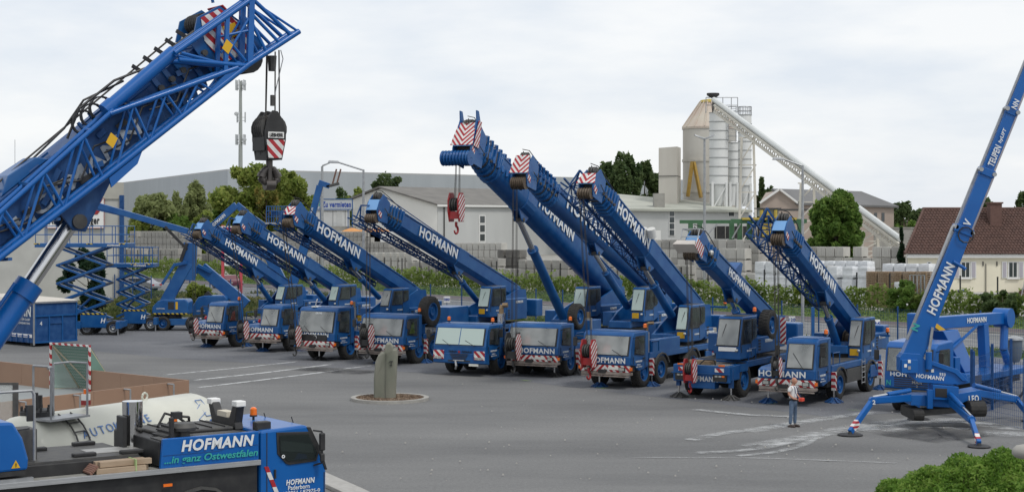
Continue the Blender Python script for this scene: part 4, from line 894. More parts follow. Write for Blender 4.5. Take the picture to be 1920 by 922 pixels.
    # side diamond plate red and white, and small clutter
    q = MB().plate([BP(hw+.03, Lb-.3, -hh*.9), BP(hw+.03, Lb-.02, -hh*.7), BP(hw+.03, Lb+.0, -hh*.25), BP(hw+.03, Lb-.3, -hh*.4)], (.02, 0, 0)); q.ob('side_plate', STRD, head)
    q = MB().pipe([BP(-.1, Lb+.02, hh+.4*bt), BP(.1, Lb-.3, hh+.45*bt), BP(.25, Lb-.8, hh+.3), BP(.25, tb-.1, bh/2+.12)], .02); q.pipe([BP(-.25, tb-.1, bh/2+.1), BP(-.2, Lb-.5, hh+.35), BP(-.1, Lb-.1, hh+.35*bt)], .025)
    q.pipe([BP(hw+.05, th0-.3, .1), BP(hw+.18, th0+.1, -.15), BP(hw+.08, Lb-.4, .1)], .02); q.ob('hoses', BLACK, head)
    tx0, txl = sp['txt']; 
    text('HOFMANN', BP(bw/2+.045, Lb-tx0-txl/2, sp.get('txh', .06)), -e, u, sp.get('lh', .45), boom, w=txl)
    # rod and cylinder
    at = Vector((0, *sp['att'])); cf = Vector((0, *sp['cf']))
    at_t = (at-F).dot(e)
    bk = MB()
    for sx in (-1, 1): bk.plate([BP(sx*.2, at_t-.55, -bh*.45), BP(sx*.2, at_t+.75, -bh*.45), BP(sx*.2, at_t+.15, -bh*.5-.38), BP(sx*.2, at_t-.15, -bh*.5-.38)], (.06, 0, 0))
    bk.ob('cylinder_bracket', Bp, boom)
    extr(MB(), bw+.06, bh+.06, at_t-.5, at_t+.6).ob('boom_sleeve', Bp, boom, bevel=.02)
    a0 = BP(0, at_t, -bh*.5-.28); dd = (cf-a0); Lx = dd.length; d1 = dd/Lx; rc = sp.get('rc', .16)
    MB().tube(a0, a0+d1*(Lx*sp.get('rodk', .35)), rc*.6, 12).ob('piston_rod', CHROME, root, smooth=40)
    cy = MB().tube(a0+d1*(Lx*sp.get('rodk', .35)), cf+d1*.2, rc, 14); cy.tube(a0+d1*(Lx*sp.get('rodk', .35)), a0+d1*(Lx*sp.get('rodk', .35)+.15), rc*1.2, 14); cy.ob('lift_cylinder', Bp, root, smooth=40)
    MB().tube(a0-Vector((.3, 0, 0)), a0+Vector((.3, 0, 0)), .1).ob('pivot_pin', DGREY, boom)
    # folded lattice extension at the left side of the boom
    if sp.get('jib'):
        jx, jh, js, ja, jb, jn = sp['jib']; q = MB()
        lattice(q, BP(jx, Lb+ja, jh), BP(jx*.8, jb, jh*.8), js, js*.55, (1, 0, 0), u, jn, .03 if js < .3 else .035)
        j = q.ob('lattice_jib', BLUED, root)
        q = MB().bar(BP(jx, Lb+ja, jh), BP(jx*.6, Lb+ja+.1, jh+.7), .07); q.bar(BP(jx, Lb+ja-.4, jh), BP(jx*.6, Lb+ja+.1, jh+.7), .07); q.bar(BP(jx*.6, Lb+ja+.1, jh+.7), BP(-.1, Lb-.2, hh*.3), .07)
        q.bar(BP(jx-.15, Lb+ja-.2, jh), BP(jx-.25, Lb+ja+.35, jh-.05), .06); q.ob('jib_bracket', BLUED, j)
    for fn in sp.get('extra', []): fn(root, BP, Lb, H2, rf)
    if sp.get('hook'):
        hx, hy, hz, hk, hs = sp['hook']; tp = BP(hx*.25, Lb+.1, -hh-.2)
        hook_block(root, hx, hy, hz, tp, hk, hs)
    return root
def spare(root, x, y, z, r=.66, wd=.42): wheel(root, x, y, r, wd, 1, 'spare_wheel', z)
def stack_pipe(x, y, z0, z1, r=.13, bend=True, m=None):
    def f(root, BP, Lb, H2, rf):
        q = MB().tube((x, y, z0), (x, y, z1-.3), r, 12); q.ob('exhaust_silencer', m or ZINC, root, smooth=40)
        p = [Vector((x, y, z1-.3)), Vector((x, y, z1-.05)), Vector((x+.05, y+.02, z1+.1)), Vector((x+.3, y+.1, z1+.12))] if bend else [Vector((x, y, z1-.3)), Vector((x, y, z1))]
        MB().pipe(p, r*.6, 10).ob('exhaust_pipe', mat('heat_tinted_steel', (.28, .20, .12), .4, .7) if 'heat_tinted_steel' not in MT else MT['heat_tinted_steel'], root)
    return f
def FR(xr, Y, W, th):
    th = radians(th); return (((xr-960)/FPX*Y)-cos(th)*W/2, Y+sin(th)*W/2, 0)
def e_spare(x, y, z, r=.66, wd=.42): return lambda root, BP, Lb, H2, rf: spare(root, x, y, z, r, wd)
def e_box(name, x0, x1, y0, y1, z0, z1, m, bv=.03): return lambda root, *a: MB().bx(x0, x1, y0, y1, z0, z1).ob(name, m, root, bevel=bv)
def e_rail_beacon(x, y, z):
    def f(root, *a):
        MB().bx(x-.9, x+.1, y-.05, y+.05, z-.3, z-.2).bx(x-.9, x-.8, y-.05, y+.05, z-1.0, z-.2).ob('rear_bracket', BLUE, root); beacon(root, x, y, z-.2)
    return f
def horns(root, BP, Lb, H2, rf):
    """two hooked ears and a fat pulley pack on the biggest boom head, red and white side plates"""
    for sx in (-1, 1):
        q = MB().plate([BP(sx*.45, Lb-.25, .4), BP(sx*.45, Lb+.12, .45), BP(sx*.45, Lb+.1, 1.15), BP(sx*.45, Lb+.3, 1.55), BP(sx*.45, Lb+.1, 1.6), BP(sx*.45, Lb-.25, 1.2)], (.07, 0, 0)); q.ob('head_ear', BLUE, root)
    q = MB().plate([BP(.56, Lb-.5, -.1), BP(.56, Lb+.0, -.2), BP(.56, Lb+.0, 1.15), BP(.56, Lb-.3, 1.2)], (.02, 0, 0)); q.ob('striped_ear_plate', STRD, root)
    q = MB()
    for k in range(5): q.lathe([(.03, -.25+k*.12), (.34, -.25+k*.12), (.28, -.2+k*.12), (.34, -.15+k*.12), (.03, -.15+k*.12)], BP(0, Lb-.25, .95), 'X', 16)
    q.ob('top_pulleys', DGREY, root)
    q = MB()
    for k in range(6):
        t = Lb-1.6-k*.5
        MB().bar(BP(.35, t, .6), BP(.42, t+.25, 1.0), .12, .3).ob('rope_guide', BLUE, root); MB().bar(BP(-.3, t, .6), BP(-.3, t+.2, .95), .1, .25).ob('rope_guide', BLUE, root); MB().bar(BP(.62, t, .2), BP(.72, t+.1, -.2), .1).ob('side_guide', BLUE, root)
    q = MB(); q.lathe([(.1, .78), (.34, .78), (.34, 1.0), (.1, 1.0)], BP(0, Lb-4.2, .1), 'X', 18); q.ob('hose_reel', BLUE, root)
    hb = BP(0, Lb+.1, -.95); x, y = -.15, hb.y-.1
def uprk(root, BP, Lb, H2, rf):
    q = MB()
    for k in range(6):
        t = Lb-1.0-k*.42
        MB().bar(BP(.2, t, .5), BP(.3, t+.2, .82), .1, .22).ob('rope_guide', BLUE, root); MB().bar(BP(-.25, t, .5), BP(-.2, t+.2, .85), .1, .2).ob('rope_guide', BLUE, root); MB().tube(BP(.48, t, .15), BP(.6, t, .15), .09).ob('side_roller', BLUED, root)
def rope_stay(root, BP, Lb, H2, rf):
    MB().tube(BP(.1, Lb-.2, .85), BP(.1, Lb*.42, .62), .03, 5).bar(BP(.1, Lb*.42, .4), BP(.1, Lb*.42, .66), .08).ob('stay_rod', BLUED, root)
def white_pod(root, BP, Lb, H2, rf):
    for x in (.15, .55):
        q = MB().tube(BP(x+.15, Lb*.56, .25), BP(x+.15, Lb*.56+.35, .5), .2, 12); q.ob('white_winch_cover', mat('off_white_cover', (.6, .6, .57), .6) if 'off_white_cover' not in MT else MT['off_white_cover'], root, smooth=40)
def fold_mirror(root, BP, Lb, H2, rf):
    MB().pipe([(-.3, .4, rf), (-.05, .2, rf+.35), (.0, .2, rf+.45)], .03).ob('grab_rail', WHITE, root)
    MB().bx(-.5, -.2, .35, .8, rf, rf+.06).ob('roof_plate', WHITE, root)
def white_head(root, BP, Lb, H2, rf):
    W_ = mat('dusty_white_housing', (.55, .52, .48), .6, col2=(.46, .42, .38), ns=3)
    MB().hexa([BP(-.55, Lb+.1, -.5), BP(.45, Lb+.1, -.5), BP(.45, Lb+.75, -.35), BP(-.55, Lb+.75, -.35), BP(-.45, Lb+.1, -.15), BP(.4, Lb+.1, -.15), BP(.36, Lb+.6, -.1), BP(-.45, Lb+.6, -.1)]).ob('hook_stowage', W_, root, bevel=.03)
    MB().plate([BP(.47, Lb-.1, -.62), BP(.47, Lb+.72, -.42), BP(.47, Lb+.6, .0), BP(.47, Lb-.1, -.1)], (.02, 0, 0)).ob('striped_plate', STRD, root)
    q = MB().pipe([BP(-.4, Lb+.35, -.1), BP(-.4, Lb+.35, .5), BP(.35, Lb+.35, .5), BP(.35, Lb+.35, -.1)], .025); q.pipe([BP(-.4, Lb+.35, .5), BP(-.4, Lb-.3, .7), BP(.35, Lb-.3, .7), BP(.35, Lb+.35, .5)], .025); q.pipe([BP(-.4, Lb+.35, .15), BP(.35, Lb+.35, .15)], .02); q.ob('head_rail', ZINC, root)
    q = MB(); q.sphere(BP(.42, Lb-1.0, .0), .13, 10); q.ob('spotlight', LAMP, root)
    MB().hexa([BP(-.2, Lb*.5, .4), BP(.35, Lb*.5, .4), BP(.35, Lb*.5+.7, .4), BP(-.2, Lb*.5+.7, .4), BP(-.2, Lb*.5, .95), BP(.35, Lb*.5, .95), BP(.35, Lb*.5+.2, .95), BP(-.2, Lb*.5+.2, .95)]).ob('boom_top_box', BLUE, root)
CR = {}
def addcrane(k, xr, Y, W, th, **sp): sp.update(O=FR(xr, Y, W, th), W=W, th=th); CR[k] = crane(sp)
addcrane(1, 419, 94, 2.5, 30, label='leftmost half-cab crane of the row with an orange vest in its side window', cab='half', axles=(1.5, 5.6), tip=(-0.621, 6.974), foot=(8.0, 3.0), att=(4.33, 4.0), cf=(5.78, 2.6),
    uc=(5.6, 7.6, 2.0, 3.45), txt=(2.05, 3.2), bw=.6, bh=.72, lh=.42, jib=(-.45, -.6, .16, .25, 2.6, 12), hook=(-.75, -.32, 1.3, 'dark', .95), sidevest=1, hardhat=1, cx=-.1, fw=1.7, fx=.2, ylabel=0, pads=((-.45, .5), (1.31, 2.0), (1.31, 8)), beacons=((1, 1.7),), upale=1)
addcrane(2, 522, 91, 2.5, 30, label='second crane from the left, half cab, under a boom with a long lattice jib', cab='half', axles=(1.5, 5.6), tip=(-1.922, 7.336), foot=(8.2, 3.05), att=(4.35, 4.3), cf=(5.83, 2.8),
    uc=(5.58, 7.58, 2.1, 3.58), txt=(2.25, 3.7), bw=.62, bh=.8, lh=.45, jib=(-.5, -.65, .17, .35, 2.6, 14), hook=(-.95, -.4, 1.25, 'dark', 1.1), hardhat=1, cx=-.1, fw=1.85, fx=-.05, ylabel=0, pads=((-.25, .5), (1.31, 2.0), (1.31, 8)), beacons=(), upale=1,
    extra=[stack_pipe(1.0, 2.05, 1.5, 2.6, .05, False)])
addcrane(3, 627, 85.4, 2.5, 30, label='third crane from the left, wide cab with a black grille and silver exhaust', cab='wide', axles=(1.5, 5.4), tip=(-2.094, 7.785), foot=(9.2, 3.15), att=(3.42, 5.0), cf=(5.75, 3.2), roof=2.8,
    uc=(5.17, 7.17, 2.1, 3.62), txt=(1.9, 4.1), bw=.7, bh=.9, lh=.55, jib=(-.5, -.75, .18, .2, 3.2, 14), hook=(-1.05, -.4, 1.3, 'dark', 1.15), grille=1, fdz=.12, fh=.22, ylabel=0, rooftext='GROVE', bigplate=.35, beacons=((1, 1.9),),
    pads=((-.1, .5), (1.31, 1.95), (1.31, 8)), extra=[stack_pipe(1.0, 2.15, 1.5, 3.05, .1, False, ZINC), fold_mirror, e_box('yellow_label', .95, 1.2, 2.5, 2.52, 2.0, 2.3, YEL, 0)], padm=BLACK)
addcrane(4, 756, 83, 2.75, 29, label='fourth crane from the left, with a spare wheel standing upright behind its cab', cab='wide', axles=(1.6, 3.0, 8.0, 9.6), tip=(-0.662, 8.076), foot=(13.9, 3.1), att=(7.49, 4.75), cf=(9.62, 3.0), Lc=13.5, wr=.72, roof=2.55,
    uc=(8.9, 10.86, 2.0, 3.7), txt=(3.9, 4.1), bw=.8, bh=1.0, lh=.55, nc=5, cs=.26, jib=(-.6, -.8, .2, .5, 5.2, 16), hook=(-.55, -.45, 1.5, 'dark', 1.25), fx=.15, fw=1.9, vest=-.1, sidevest=2, panel=1, pl=2.5, ph=1.2, beacons=((1, 1.95),), upale=1,
    pads=((-.4, .6), (1.42, 2.1), (1.42, 12)), extra=[e_spare(1.42, 2.85, 2.62, .80, .5), rope_stay, e_box('engine_hood', -1.2, .3, 6.3, 8.4, 1.55, 2.65, BLUE), e_box('deck_box', -1.2, 1.2, 2.1, 2.4, 1.5, 2.0, BLUE), stack_pipe(-1.0, 6.0, 1.6, 2.8, .1)])
addcrane(5, 910.5, 77, 2.85, 27, label='biggest crane of the row, wide cab with pale sun screens in its windscreen', cab='wide', axles=(1.7, 3.4, 7.4, 9.0, 10.6), tip=(0.478, 11.167), foot=(18.0, 3.35), att=(6.12, 6.95), cf=(11.52, 2.3), Lc=15, wr=.70, roof=2.45,
    uc=(11.6, 13.56, 2.2, 3.82), txt=(7.5, 4.6), txh=.35, lh=.62, bw=1.15, bh=1.45, sect='egg', nc=5, cs=.36, hl=1.1, big=1.5, ns=9, drumw=1.7, sheave=BLUE, front='TEREX', shade=1, bigplate=1.0, pl=2.8, ph=1.0, rc=.25, rodk=.3, beacons=((-1, 1.2), (1, 1.2)),
    pads=(), hook=(-.5, .6, 8.05, 'red', 1.4), extra=[horns, stack_pipe(1.15, 2.15, 1.5, 3.2, .2, True, CHROME)], upale=1)
addcrane(6, 1046.5, 76.5, 2.75, 27, label='crane right of the pale screened one, spare wheel lying against its cab roof', cab='wide', axles=(1.5, 3.1, 7.6, 9.2), tip=(-1.156, 9.745), foot=(15.8, 3.4), att=(7.28, 5.85), cf=(11.41, 2.9), Lc=14, wr=.68, roof=2.5,
    uc=(10.65, 12.65, 2.05, 3.85), txt=(4.3, 5.6), txh=.12, lh=.68, bw=.9, bh=1.08, sect='egg', nc=6, cs=.38, hl=.9, big=1.2, ns=7, bigplate=.75, hook=(-.75, -.5, 1.45, 'dark', 1.35), fx=.25, fw=1.9, vest=-.55, beacons=((1, 1.9),), rc=.2,
    pads=((.9, .6), (1.42, 2.1)), padm=BLACK, extra=[e_spare(1.3, 2.7, 2.75, .62, .45), uprk, stack_pipe(1.05, 4.2, 1.6, 2.9, .18, False), e_box('engine_hood', .2, 1.2, 4.0, 5.4, 1.55, 2.5, BLUE)], upale=1)
addcrane(7, 1182, 71.3, 2.48, 31, label='wide-cab crane with a red hook block against its windscreen', cab='wide', axles=(1.45, 3.2, 6.6), tip=(-1.612, 9.089), foot=(9.3, 3.05), att=(3.92, 5.35), cf=(6.66, 3.0), Lc=9.6, wr=.66, roof=2.5,
    uc=(6.0, 8.04, 1.7, 3.42), txt=(2.2, 3.6), bw=.8, bh=.95, lh=.55, nc=5, cs=.24, jib=(-.95, -.1, .36, -.1, 2.2, 16), hook=(-.65, -.35, 1.55, 'red', 1.25), fx=.12, fw=1.75, vest=-.2, beacons=((1, 1.95),), rc=.2, bigplate=.4, upale=1, panel=1, pl=1.0, ph=.5,
    pads=((-.55, .5), (1.3, 2.0), (1.3, 8.8)), extra=[stack_pipe(1.0, 2.1, 1.5, 2.7, .12), rope_stay, white_pod, e_rail_beacon(1.2, 10.4, 3.4), e_box('grey_deck_box', .2, 1.15, 8.4, 9.5, 1.5, 2.2, MT['concrete']), e_box('side_box', .9, 1.2, 2.3, 5.2, 1.45, 2.05, BLUE)])
addcrane(8, 1368, 67, 2.55, 30.5, label='low crane with single cab amidships, red hook block on its flat front deck', cab='none', axles=(1.7, 5.2), tip=(-0.841, 6.482), foot=(7.4, 2.85), att=(3.2, 4.1), cf=(4.6, 2.7), Lc=8.2, wr=.72,
    uc=(1.15, 3.1, 1.6, 3.38), pv=3.9, ux0=.15, txt=(3.1, 2.5), bw=.7, bh=.8, lh=.36, nc=3, cs=.3, hook=(-.35, -.35, 1.2, 'red', 1.0), upale=0, padstripe=0, padm=DGREY, Hlogo=0, ylabel=0, pl=2.2, ph=.7,
    pads=((-1.15, .3), (1.2, .35)), extra=[white_head, e_spare(1.25, 4.9, 2.85, .66, .45), e_rail_beacon(1.0, 3.4, 3.6), e_box('white_label', .3, 1.1, 1.10, 1.12, 1.95, 2.12, WHITE, 0), e_box('rear_striped_plate', 1.0, 1.26, 6.4, 6.44, 1.9, 3.1, STRD, 0)])
addcrane(9, 1529, 64.8, 2.45, 30.8, label='rightmost half-cab crane of the row, behind the standing man', cab='half', axles=(3.0, 6.9), tip=(-0.699, 7.101), foot=(8.2, 2.75), att=(4.31, 3.95), cf=(6.0, 2.1), Lc=8.4, roof=2.68,
    uc=(5.7, 7.54, 1.45, 3.22), txt=(2.7, 3.3), bw=.64, bh=.8, lh=.44, jib=(-.85, .0, .40, .35, 2.2, 13), hook=(-.3, -.3, 1.55, 'thin', 1.2), cx=-.1, fw=2.0, fx=-.18, Hlogo=1, beacons=((1, 1.9),), boxes=((3.9, 5.9),), ladder=5.6,
    pads=((-.98, .5), (1.3, 1.95), (1.3, 7.9)), extra=[e_rail_beacon(1.5, 8.3, 2.6)], hardhat=0)

# ------------------------------------------------------------------ big crane in the foreground
GB = BLUEF
t = thing('mobile_crane', 'huge crane in the left foreground, its raised boom crossing the top left corner', 'crane', (-5.1, 38.19, 0), radians(35.1)); FC = t
NS = -1.45
cab = MB().prismy([(-1.6, .95), (-.05, .95), (.04, 1.2), (.05, 1.78), (-.10, 2.22), (-.38, 2.78), (-.48, 2.85), (-1.6, 2.80)], NS, 1.30).ob('cab', GB, t, bevel=.06)
MB().prismy([(.02, 1.80), (.07, 1.80), (-.07, 2.24), (-.36, 2.80), (-.46, 2.80), (-.20, 2.3)], NS-.012, NS+.2).ob('corner_pillar', BLACK, t, bevel=.01)
window(t, [(.055, NS+.15, 1.80), (.055, 1.2, 1.80), (-.37, 1.15, 2.76), (-.37, NS+.2, 2.76)], GLF, name='windscreen')
wf = MB().prismy([(-1.20, 2.26), (-.98, 2.02), (-.90, 1.99), (-.22, 2.02), (-.16, 2.2), (-.40, 2.70), (-1.22, 2.74)], NS-.03, NS+.01).ob('side_window', BLACK, t, bevel=.01)
MB().prismy([(-1.14, 2.27), (-.95, 2.08), (-.27, 2.08), (-.22, 2.22), (-.44, 2.65), (-1.16, 2.68)], NS-.06, NS-.05).ob('pane', glassmat('dark_cab_glass', (.03, .04, .04), .55, .04), wf)
MB().prismy([(-1.12, 2.32), (-.30, 2.22), (-.34, 2.42), (-1.12, 2.55)], NS-.045, NS-.035).ob('window_light_plate', mat('painted_window_light', (.20, .26, .24), .3), wf)  # flat pale plate, its colour stands in for light in the side glass
q = MB().prismy([(-.80, 2.10), (-.45, 2.10), (-.5, 2.2), (-.7, 2.24)], NS-.048, NS-.046); q.ob('seat_back', LETB, wf)
MB().bx(-1.46, -1.44, NS-.01, NS+.01, 1.0, 2.75).bx(-.02, 0, NS-.01, NS+.01, 1.0, 1.75).ob('door_seam', BLACK, t)
MB().bx(-1.28, -1.24, NS-.06, NS, 1.72, 1.92).ob('door_handle', BLACK, t, bevel=.01)
m_ = MB().pipe([(-.30, NS-.02, 2.72), (-.16, NS-.18, 2.70), (-.16, NS-.20, 2.0), (-.28, NS-.02, 1.93)], .022).ob('mirror_arm', BLACK, t)
MB().bx(-.26, -.13, NS-.30, NS-.20, 2.28, 2.68).bx(-.24, -.13, NS-.28, NS-.20, 2.02, 2.22).ob('mirror', BLACK, t, bevel=.03)
SH = (1, 0, 0)
text('HOFMANN', (-.62, NS-.006, 1.60), SH, (0, 0, 1), .125, t, w=.72, shear=.18); text('Paderborn', (-.66, NS-.006, 1.475), SH, (0, 0, 1), .10, t, w=.54, bold=.01)
text('( 05251 / 87975-0', (-.60, NS-.006, 1.35), SH, (0, 0, 1), .10, t, w=.95, bold=.01)
q = MB().prismy([(-1.52, 2.0), (-1.42, 2.0), (-1.12, 1.3), (-1.22, 1.3)], NS-.02, NS-.003); q.ob('hazard_stripe', stripes('hazard_stripes_cab', (0, 0, 1), .34), t)
text('o', (-1.08, NS-.065, 2.20), SH, (0, 0, 1), .08, t, name='sticker')
# engine panel with the big lettering
pn = MB().prismy([(-3.96, 2.16), (-1.64, 2.16), (-1.64, 2.80), (-3.90, 2.80)], NS, NS+.10).ob('engine_panel', GB, t, bevel=.02)
MB().bx(-3.9, -2.6, NS-.008, NS, 2.435, 2.445).bx(-2.35, -1.66, NS-.008, NS, 2.50, 2.51).bar((-2.6, NS-.004, 2.44), (-2.35, NS-.004, 2.505), .008, .01).ob('panel_crease', BLUED, t)
text('HOFMANN', (-2.63, NS-.012, 2.62), SH, (0, 0, 1), .25, t, w=1.72, bold=.035, shear=.2); text('...in ganz Ostwestfalen', (-2.78, NS-.012, 2.32), SH, (0, 0, 1), .20, t, LETG, w=2.20, bold=.02, shear=.2)
MB().bx(-3.95, -1.66, NS+.12, 1.25, 2.2, 2.74).ob('engine_cover', BLACK, t, bevel=.03); MB().bx(-3.6, -1.8, -.5, .9, 2.74, 2.82).ob('engine_lid', DGREY, t, bevel=.03)
for k in range(5): MB().bx(-3.3+k*.32, -3.28+k*.32, -.48, .88, 2.82, 2.85).ob('lid_rib', BLACK, t)
MB().bx(-3.9, -1.9, NS+.12, -.75, 2.745, 2.765).ob('tread_plate', DGREY, t)
MB().bx(-1.60, -1.25, NS+.18, NS+.42, 2.78, 2.97).ob('control_box', BLACK, t, bevel=.02)
RAILM = mat('aluminium_rail', (.42, .43, .44), .4, .5, col2=(.34, .35, .36), ns=2)
MB().bx(-10.5, -1.62, NS-.06, NS+.02, 2.06, 2.17).bx(-10.5, -1.62, NS-.062, NS-.05, 2.10, 2.11).ob('side_rail', RAILM, t, bevel=.01)
MB().bx(-10.5, -1.7, NS+.02, -.95, 2.08, 2.15).ob('walkway', mat('dusty_walkway', (.22, .22, .20), .85, col2=(.32, .31, .28), ns=3), t)
MB().bx(-10.5, -1.65, NS+.08, 1.35, 1.2, 2.06).ob('chassis', BLACK, t)
MB().bx(-10.4, -4.2, -1.0, 1.2, 2.1, 2.42).ob('deck_box', BLACK, t, bevel=.03)
MB().bx(-10.4, -4.25, -.95, 1.15, 2.42, 2.46).ob('deck_plate', DGREY, t)
q = MB(); q.bx(-5.1, -3.95, -.45, .25, 2.46, 2.475); q.ob('pale_plate', mat('scuffed_aluminium', (.40, .40, .38), .5, .3, col2=(.28, .28, .27), ns=4), t, bevel=.006)
for x_, y_ in ((-6.2, .6), (-5.0, .9), (-5.6, -.75), (-4.6, -.9)): MB().bx(x_, x_+.5, y_, y_+.18, 2.46, 2.54).ob('deck_bracket', BLACK, t, bevel=.02)
MB().bx(-8.6, -6.7, NS-.0, NS+.12, 2.17, 2.24).ob('slide_rail', ZINC, t)
for x_ in (-3.0, -4.7, -8.2, -9.8):
    pass
def wheel_y(parent, x, y, r, wd, side):
    w_ = wheel(parent, 0, 0, r, wd, side); M = Matrix.Translation((x, y, 0)) @ Matrix.Rotation(-pi/2, 4, 'Z'); w_.matrix_local = M
for x_ in (-3.0, -4.7, -8.2, -9.8):
    wheel_y(t, x_, NS+.02, .75, .42, 1); wheel_y(t, x_, 1.4, .75, .42, -1)
    MB().prismy([(x_+.92*cos(a), .78+.92*sin(a)) for a in np.linspace(0, pi, 9)]+[(x_+.86*cos(a), .78+.86*sin(a)) for a in np.linspace(pi, 0, 9)], NS, NS+.5).ob('mudguard', DGREY, t)
MB().bx(-3.9, -3.7, NS-.03, NS, 1.78, 1.84).ob('side_marker', ORANGE, t)
# exhaust, air filter, steps
q = MB().tube((-3.88, .3, 2.42), (-3.88, .3, 3.45), .225, 24).ob('exhaust_stack', mat('polished_steel', (.75, .75, .75), .10, 1.), t, smooth=40)
q = MB(); q.lathe([(.225, 3.42), (.20, 3.45), (.19, 3.3), (0, 3.25)], (-3.88, .3, 0), n=24); q.ob('stack_rim', BLACK, t)
MB().bx(-4.22, -4.12, .0, .4, 2.45, 3.15).ob('heat_shield', BLACK, t, bevel=.02)
st = MB().prismy([(-3.95, 2.46), (-3.55, 2.46), (-3.3, 2.95), (-3.42, 3.0)], -1.05, -.35).ob('slatted_cover', DGREY, t, bevel=.01)
for k in range(5): MB().bar((-3.86+k*.10, -1.06, 2.60+k*.09), (-3.86+k*.10, -.34, 2.60+k*.09), .07, .03).ob('slat', BLACK, t)
q = MB(); q.lathe([(0, 2.9), (.26, 2.9), (.28, 2.97), (.22, 3.06), (0, 3.08)], (-3.25, -1.05, 0), n=20); q.tube((-3.25, -1.05, 2.7), (-3.25, -1.05, 2.9), .14); q.ob('air_filter', DGREY, t, smooth=35)
MB().bx(-3.62, -3.54, -1.2, -1.1, 2.2, 3.2).ob('black_post', BLACK, t)
q = MB().pipe([(-3.4, -.4, 2.9), (-3.1, -.2, 3.12), (-2.8, -.3, 3.08), (-2.7, -.1, 2.85)], .03); q.pipe([(-3.5, -.2, 2.9), (-3.2, .1, 3.15), (-2.9, .1, 3.05), (-2.6, .2, 2.85)], .03); q.bx(-3.15, -2.95, -.3, -.1, 3.05, 3.2); q.ob('hoses', BLACK, t)
# boom rest
br = MB().prism([(-.55, 2.74), (.75, 2.74), (.75, 2.86), (.95, 3.28), (.72, 3.28), (.5, 2.98), (-.2, 2.98), (-.42, 3.35), (-.62, 3.35), (-.5, 2.9)], -1.78, -1.58).ob('boom_rest', BLACK, t, bevel=.02)
for a, b in ((.70, 3.2), (-.64, 3.26)): MB().bx(-1.80, -1.56, a, a+.26, b, b+.13).ob('rest_pad', WHITE, br, bevel=.02)
MB().bx(-1.79, -1.57, -.1, .4, 2.98, 3.10).ob('timber_chock', mat('pale_timber', (.60, .55, .45), .8), br)
beacon(t, -.92, .3, 2.82); beacon(t, -2.6, 1.0, 2.72)
for x_, y_ in ((-.55, .4), (-.35, -.6)): MB().tube((x_, y_, 2.8), (x_-.05, y_, 2.95), .012, 5).ob('aerial', BLACK, t)
# superstructure at the left edge
MB().prismy([(-9.5, 2.35), (-6.82, 2.40), (-6.80, 2.62), (-6.92, 3.05), (-7.12, 3.38), (-9.5, 3.5)], NS, -.25).ob('superstructure', GB, t, bevel=.05)
MB().prismy([(-9.5, 2.25), (-6.86, 2.30), (-6.86, 2.40), (-9.5, 2.36)], NS+.02, .9).ob('upper_frame', BLACK, t)
q = MB().prismy([(-7.16, 2.46), (-6.98, 2.46), (-7.07, 2.62)], NS-.012, NS-.003); q.ob('warning_triangle', YEL, t); text('!', (-7.07, NS-.014, 2.525), SH, (0, 0, 1), .08, t, LETK)
q = MB().pipe([(-7.3, -.9, 3.3), (-7.3, -.9, 3.95), (-6.55, -.9, 3.95), (-6.5, -.9, 3.85), (-6.5, -.9, 2.5)], .03, 8); q.ob('hand_rail', ZINC, t)
MB().bx(-6.75, -6.62, -1.2, -1.14, 3.35, 3.68).tube((-6.68, -1.15, 3.2), (-7.0, -1.0, 3.15), .015).ob('mirror', BLACK, t, bevel=.03)
MB().bx(-6.7, -6.3, -.5, .1, 2.45, 3.1).ob('control_box', DGREY, t, bevel=.02)
q = MB(); q.lathe([(0, 2.4), (1.1, 2.4), (1.1, 2.2), (0, 2.2)], (-8.9, 0, 0), n=24); q.ob('slewing_ring', BLACK, t)
# boom
e = Vector((.777, 0, .629)); u = Vector((-.629, 0, .777)); F0 = Vector((-12.1, 0, 3.2))
def FB(s_, y, h): return F0+e*s_+Vector((0, y, 0))+u*h
def fbox(mb, s0, s1, w_, h0, h1, taper=0):
    p = [(-w_/2, h0), (-w_/2+.1, h0-.0), (w_/2-.1, h0), (w_/2, h0+.12), (w_/2, h1), (-w_/2, h1)]
    p = [(-w_/2, h0+.3), (-w_*.3, h0), (w_*.3, h0), (w_/2, h0+.3), (w_/2, h1), (-w_/2, h1)]; n = len(p)
    return mb.add([FB(s0, a, b) for a, b in p]+[FB(s1, a, b) for a, b in p], [tuple(range(n)), tuple(range(2*n-1, n-1, -1))]+[(i, i+n, (i+1) % n+n, (i+1) % n) for i in range(n)])
bm = fbox(MB(), -.6, 10.9, 1.0, -.54, .52).ob('boom', BLUED, t, bevel=.04)  # darker blue paints the shade on the boom body
for k in range(5):
    s0 = 10.9+k*.33; f = 1-.05*(k+1)
    fbox(MB(), s0, s0+.2, f, -.54*f, .52*f).ob('boom_section', BLUED, bm); fbox(MB(), s0+.18, s0+.30, f+.12, -.6*f, .58*f).ob('section_collar', BLUE, bm, bevel=.01)
    q = MB(); q.sphere(FB(s0+.25, -.15, .62), .12, 8); q.ob('roller', ZINC, bm, smooth=60)
    MB().bar(FB(s0+.25, -.4, .5), FB(s0+.05, -.45, .95), .04, .08).ob('guide_pin', BLACK, bm)
    for h in (-.25, .2): MB().tube(FB(s0+.24, -.5, h), FB(s0+.24, -.62, h), .07).ob('pin', DGREY, bm)
MB().tube(FB(1, -.2, .60), FB(12.2, -.2, .85), .022, 5).ob('hoist_rope', ROPE, t)
for s_ in (5.2, 7.0, 8.0, 9.6):
    MB().bar(FB(s_, -.2, .5), FB(s_, -.2, .7), .06).bar(FB(s_-.35, -.2, .58), FB(s_+.35, -.2, .58), .05).ob('rope_guide', BLUE, bm)
q = MB()
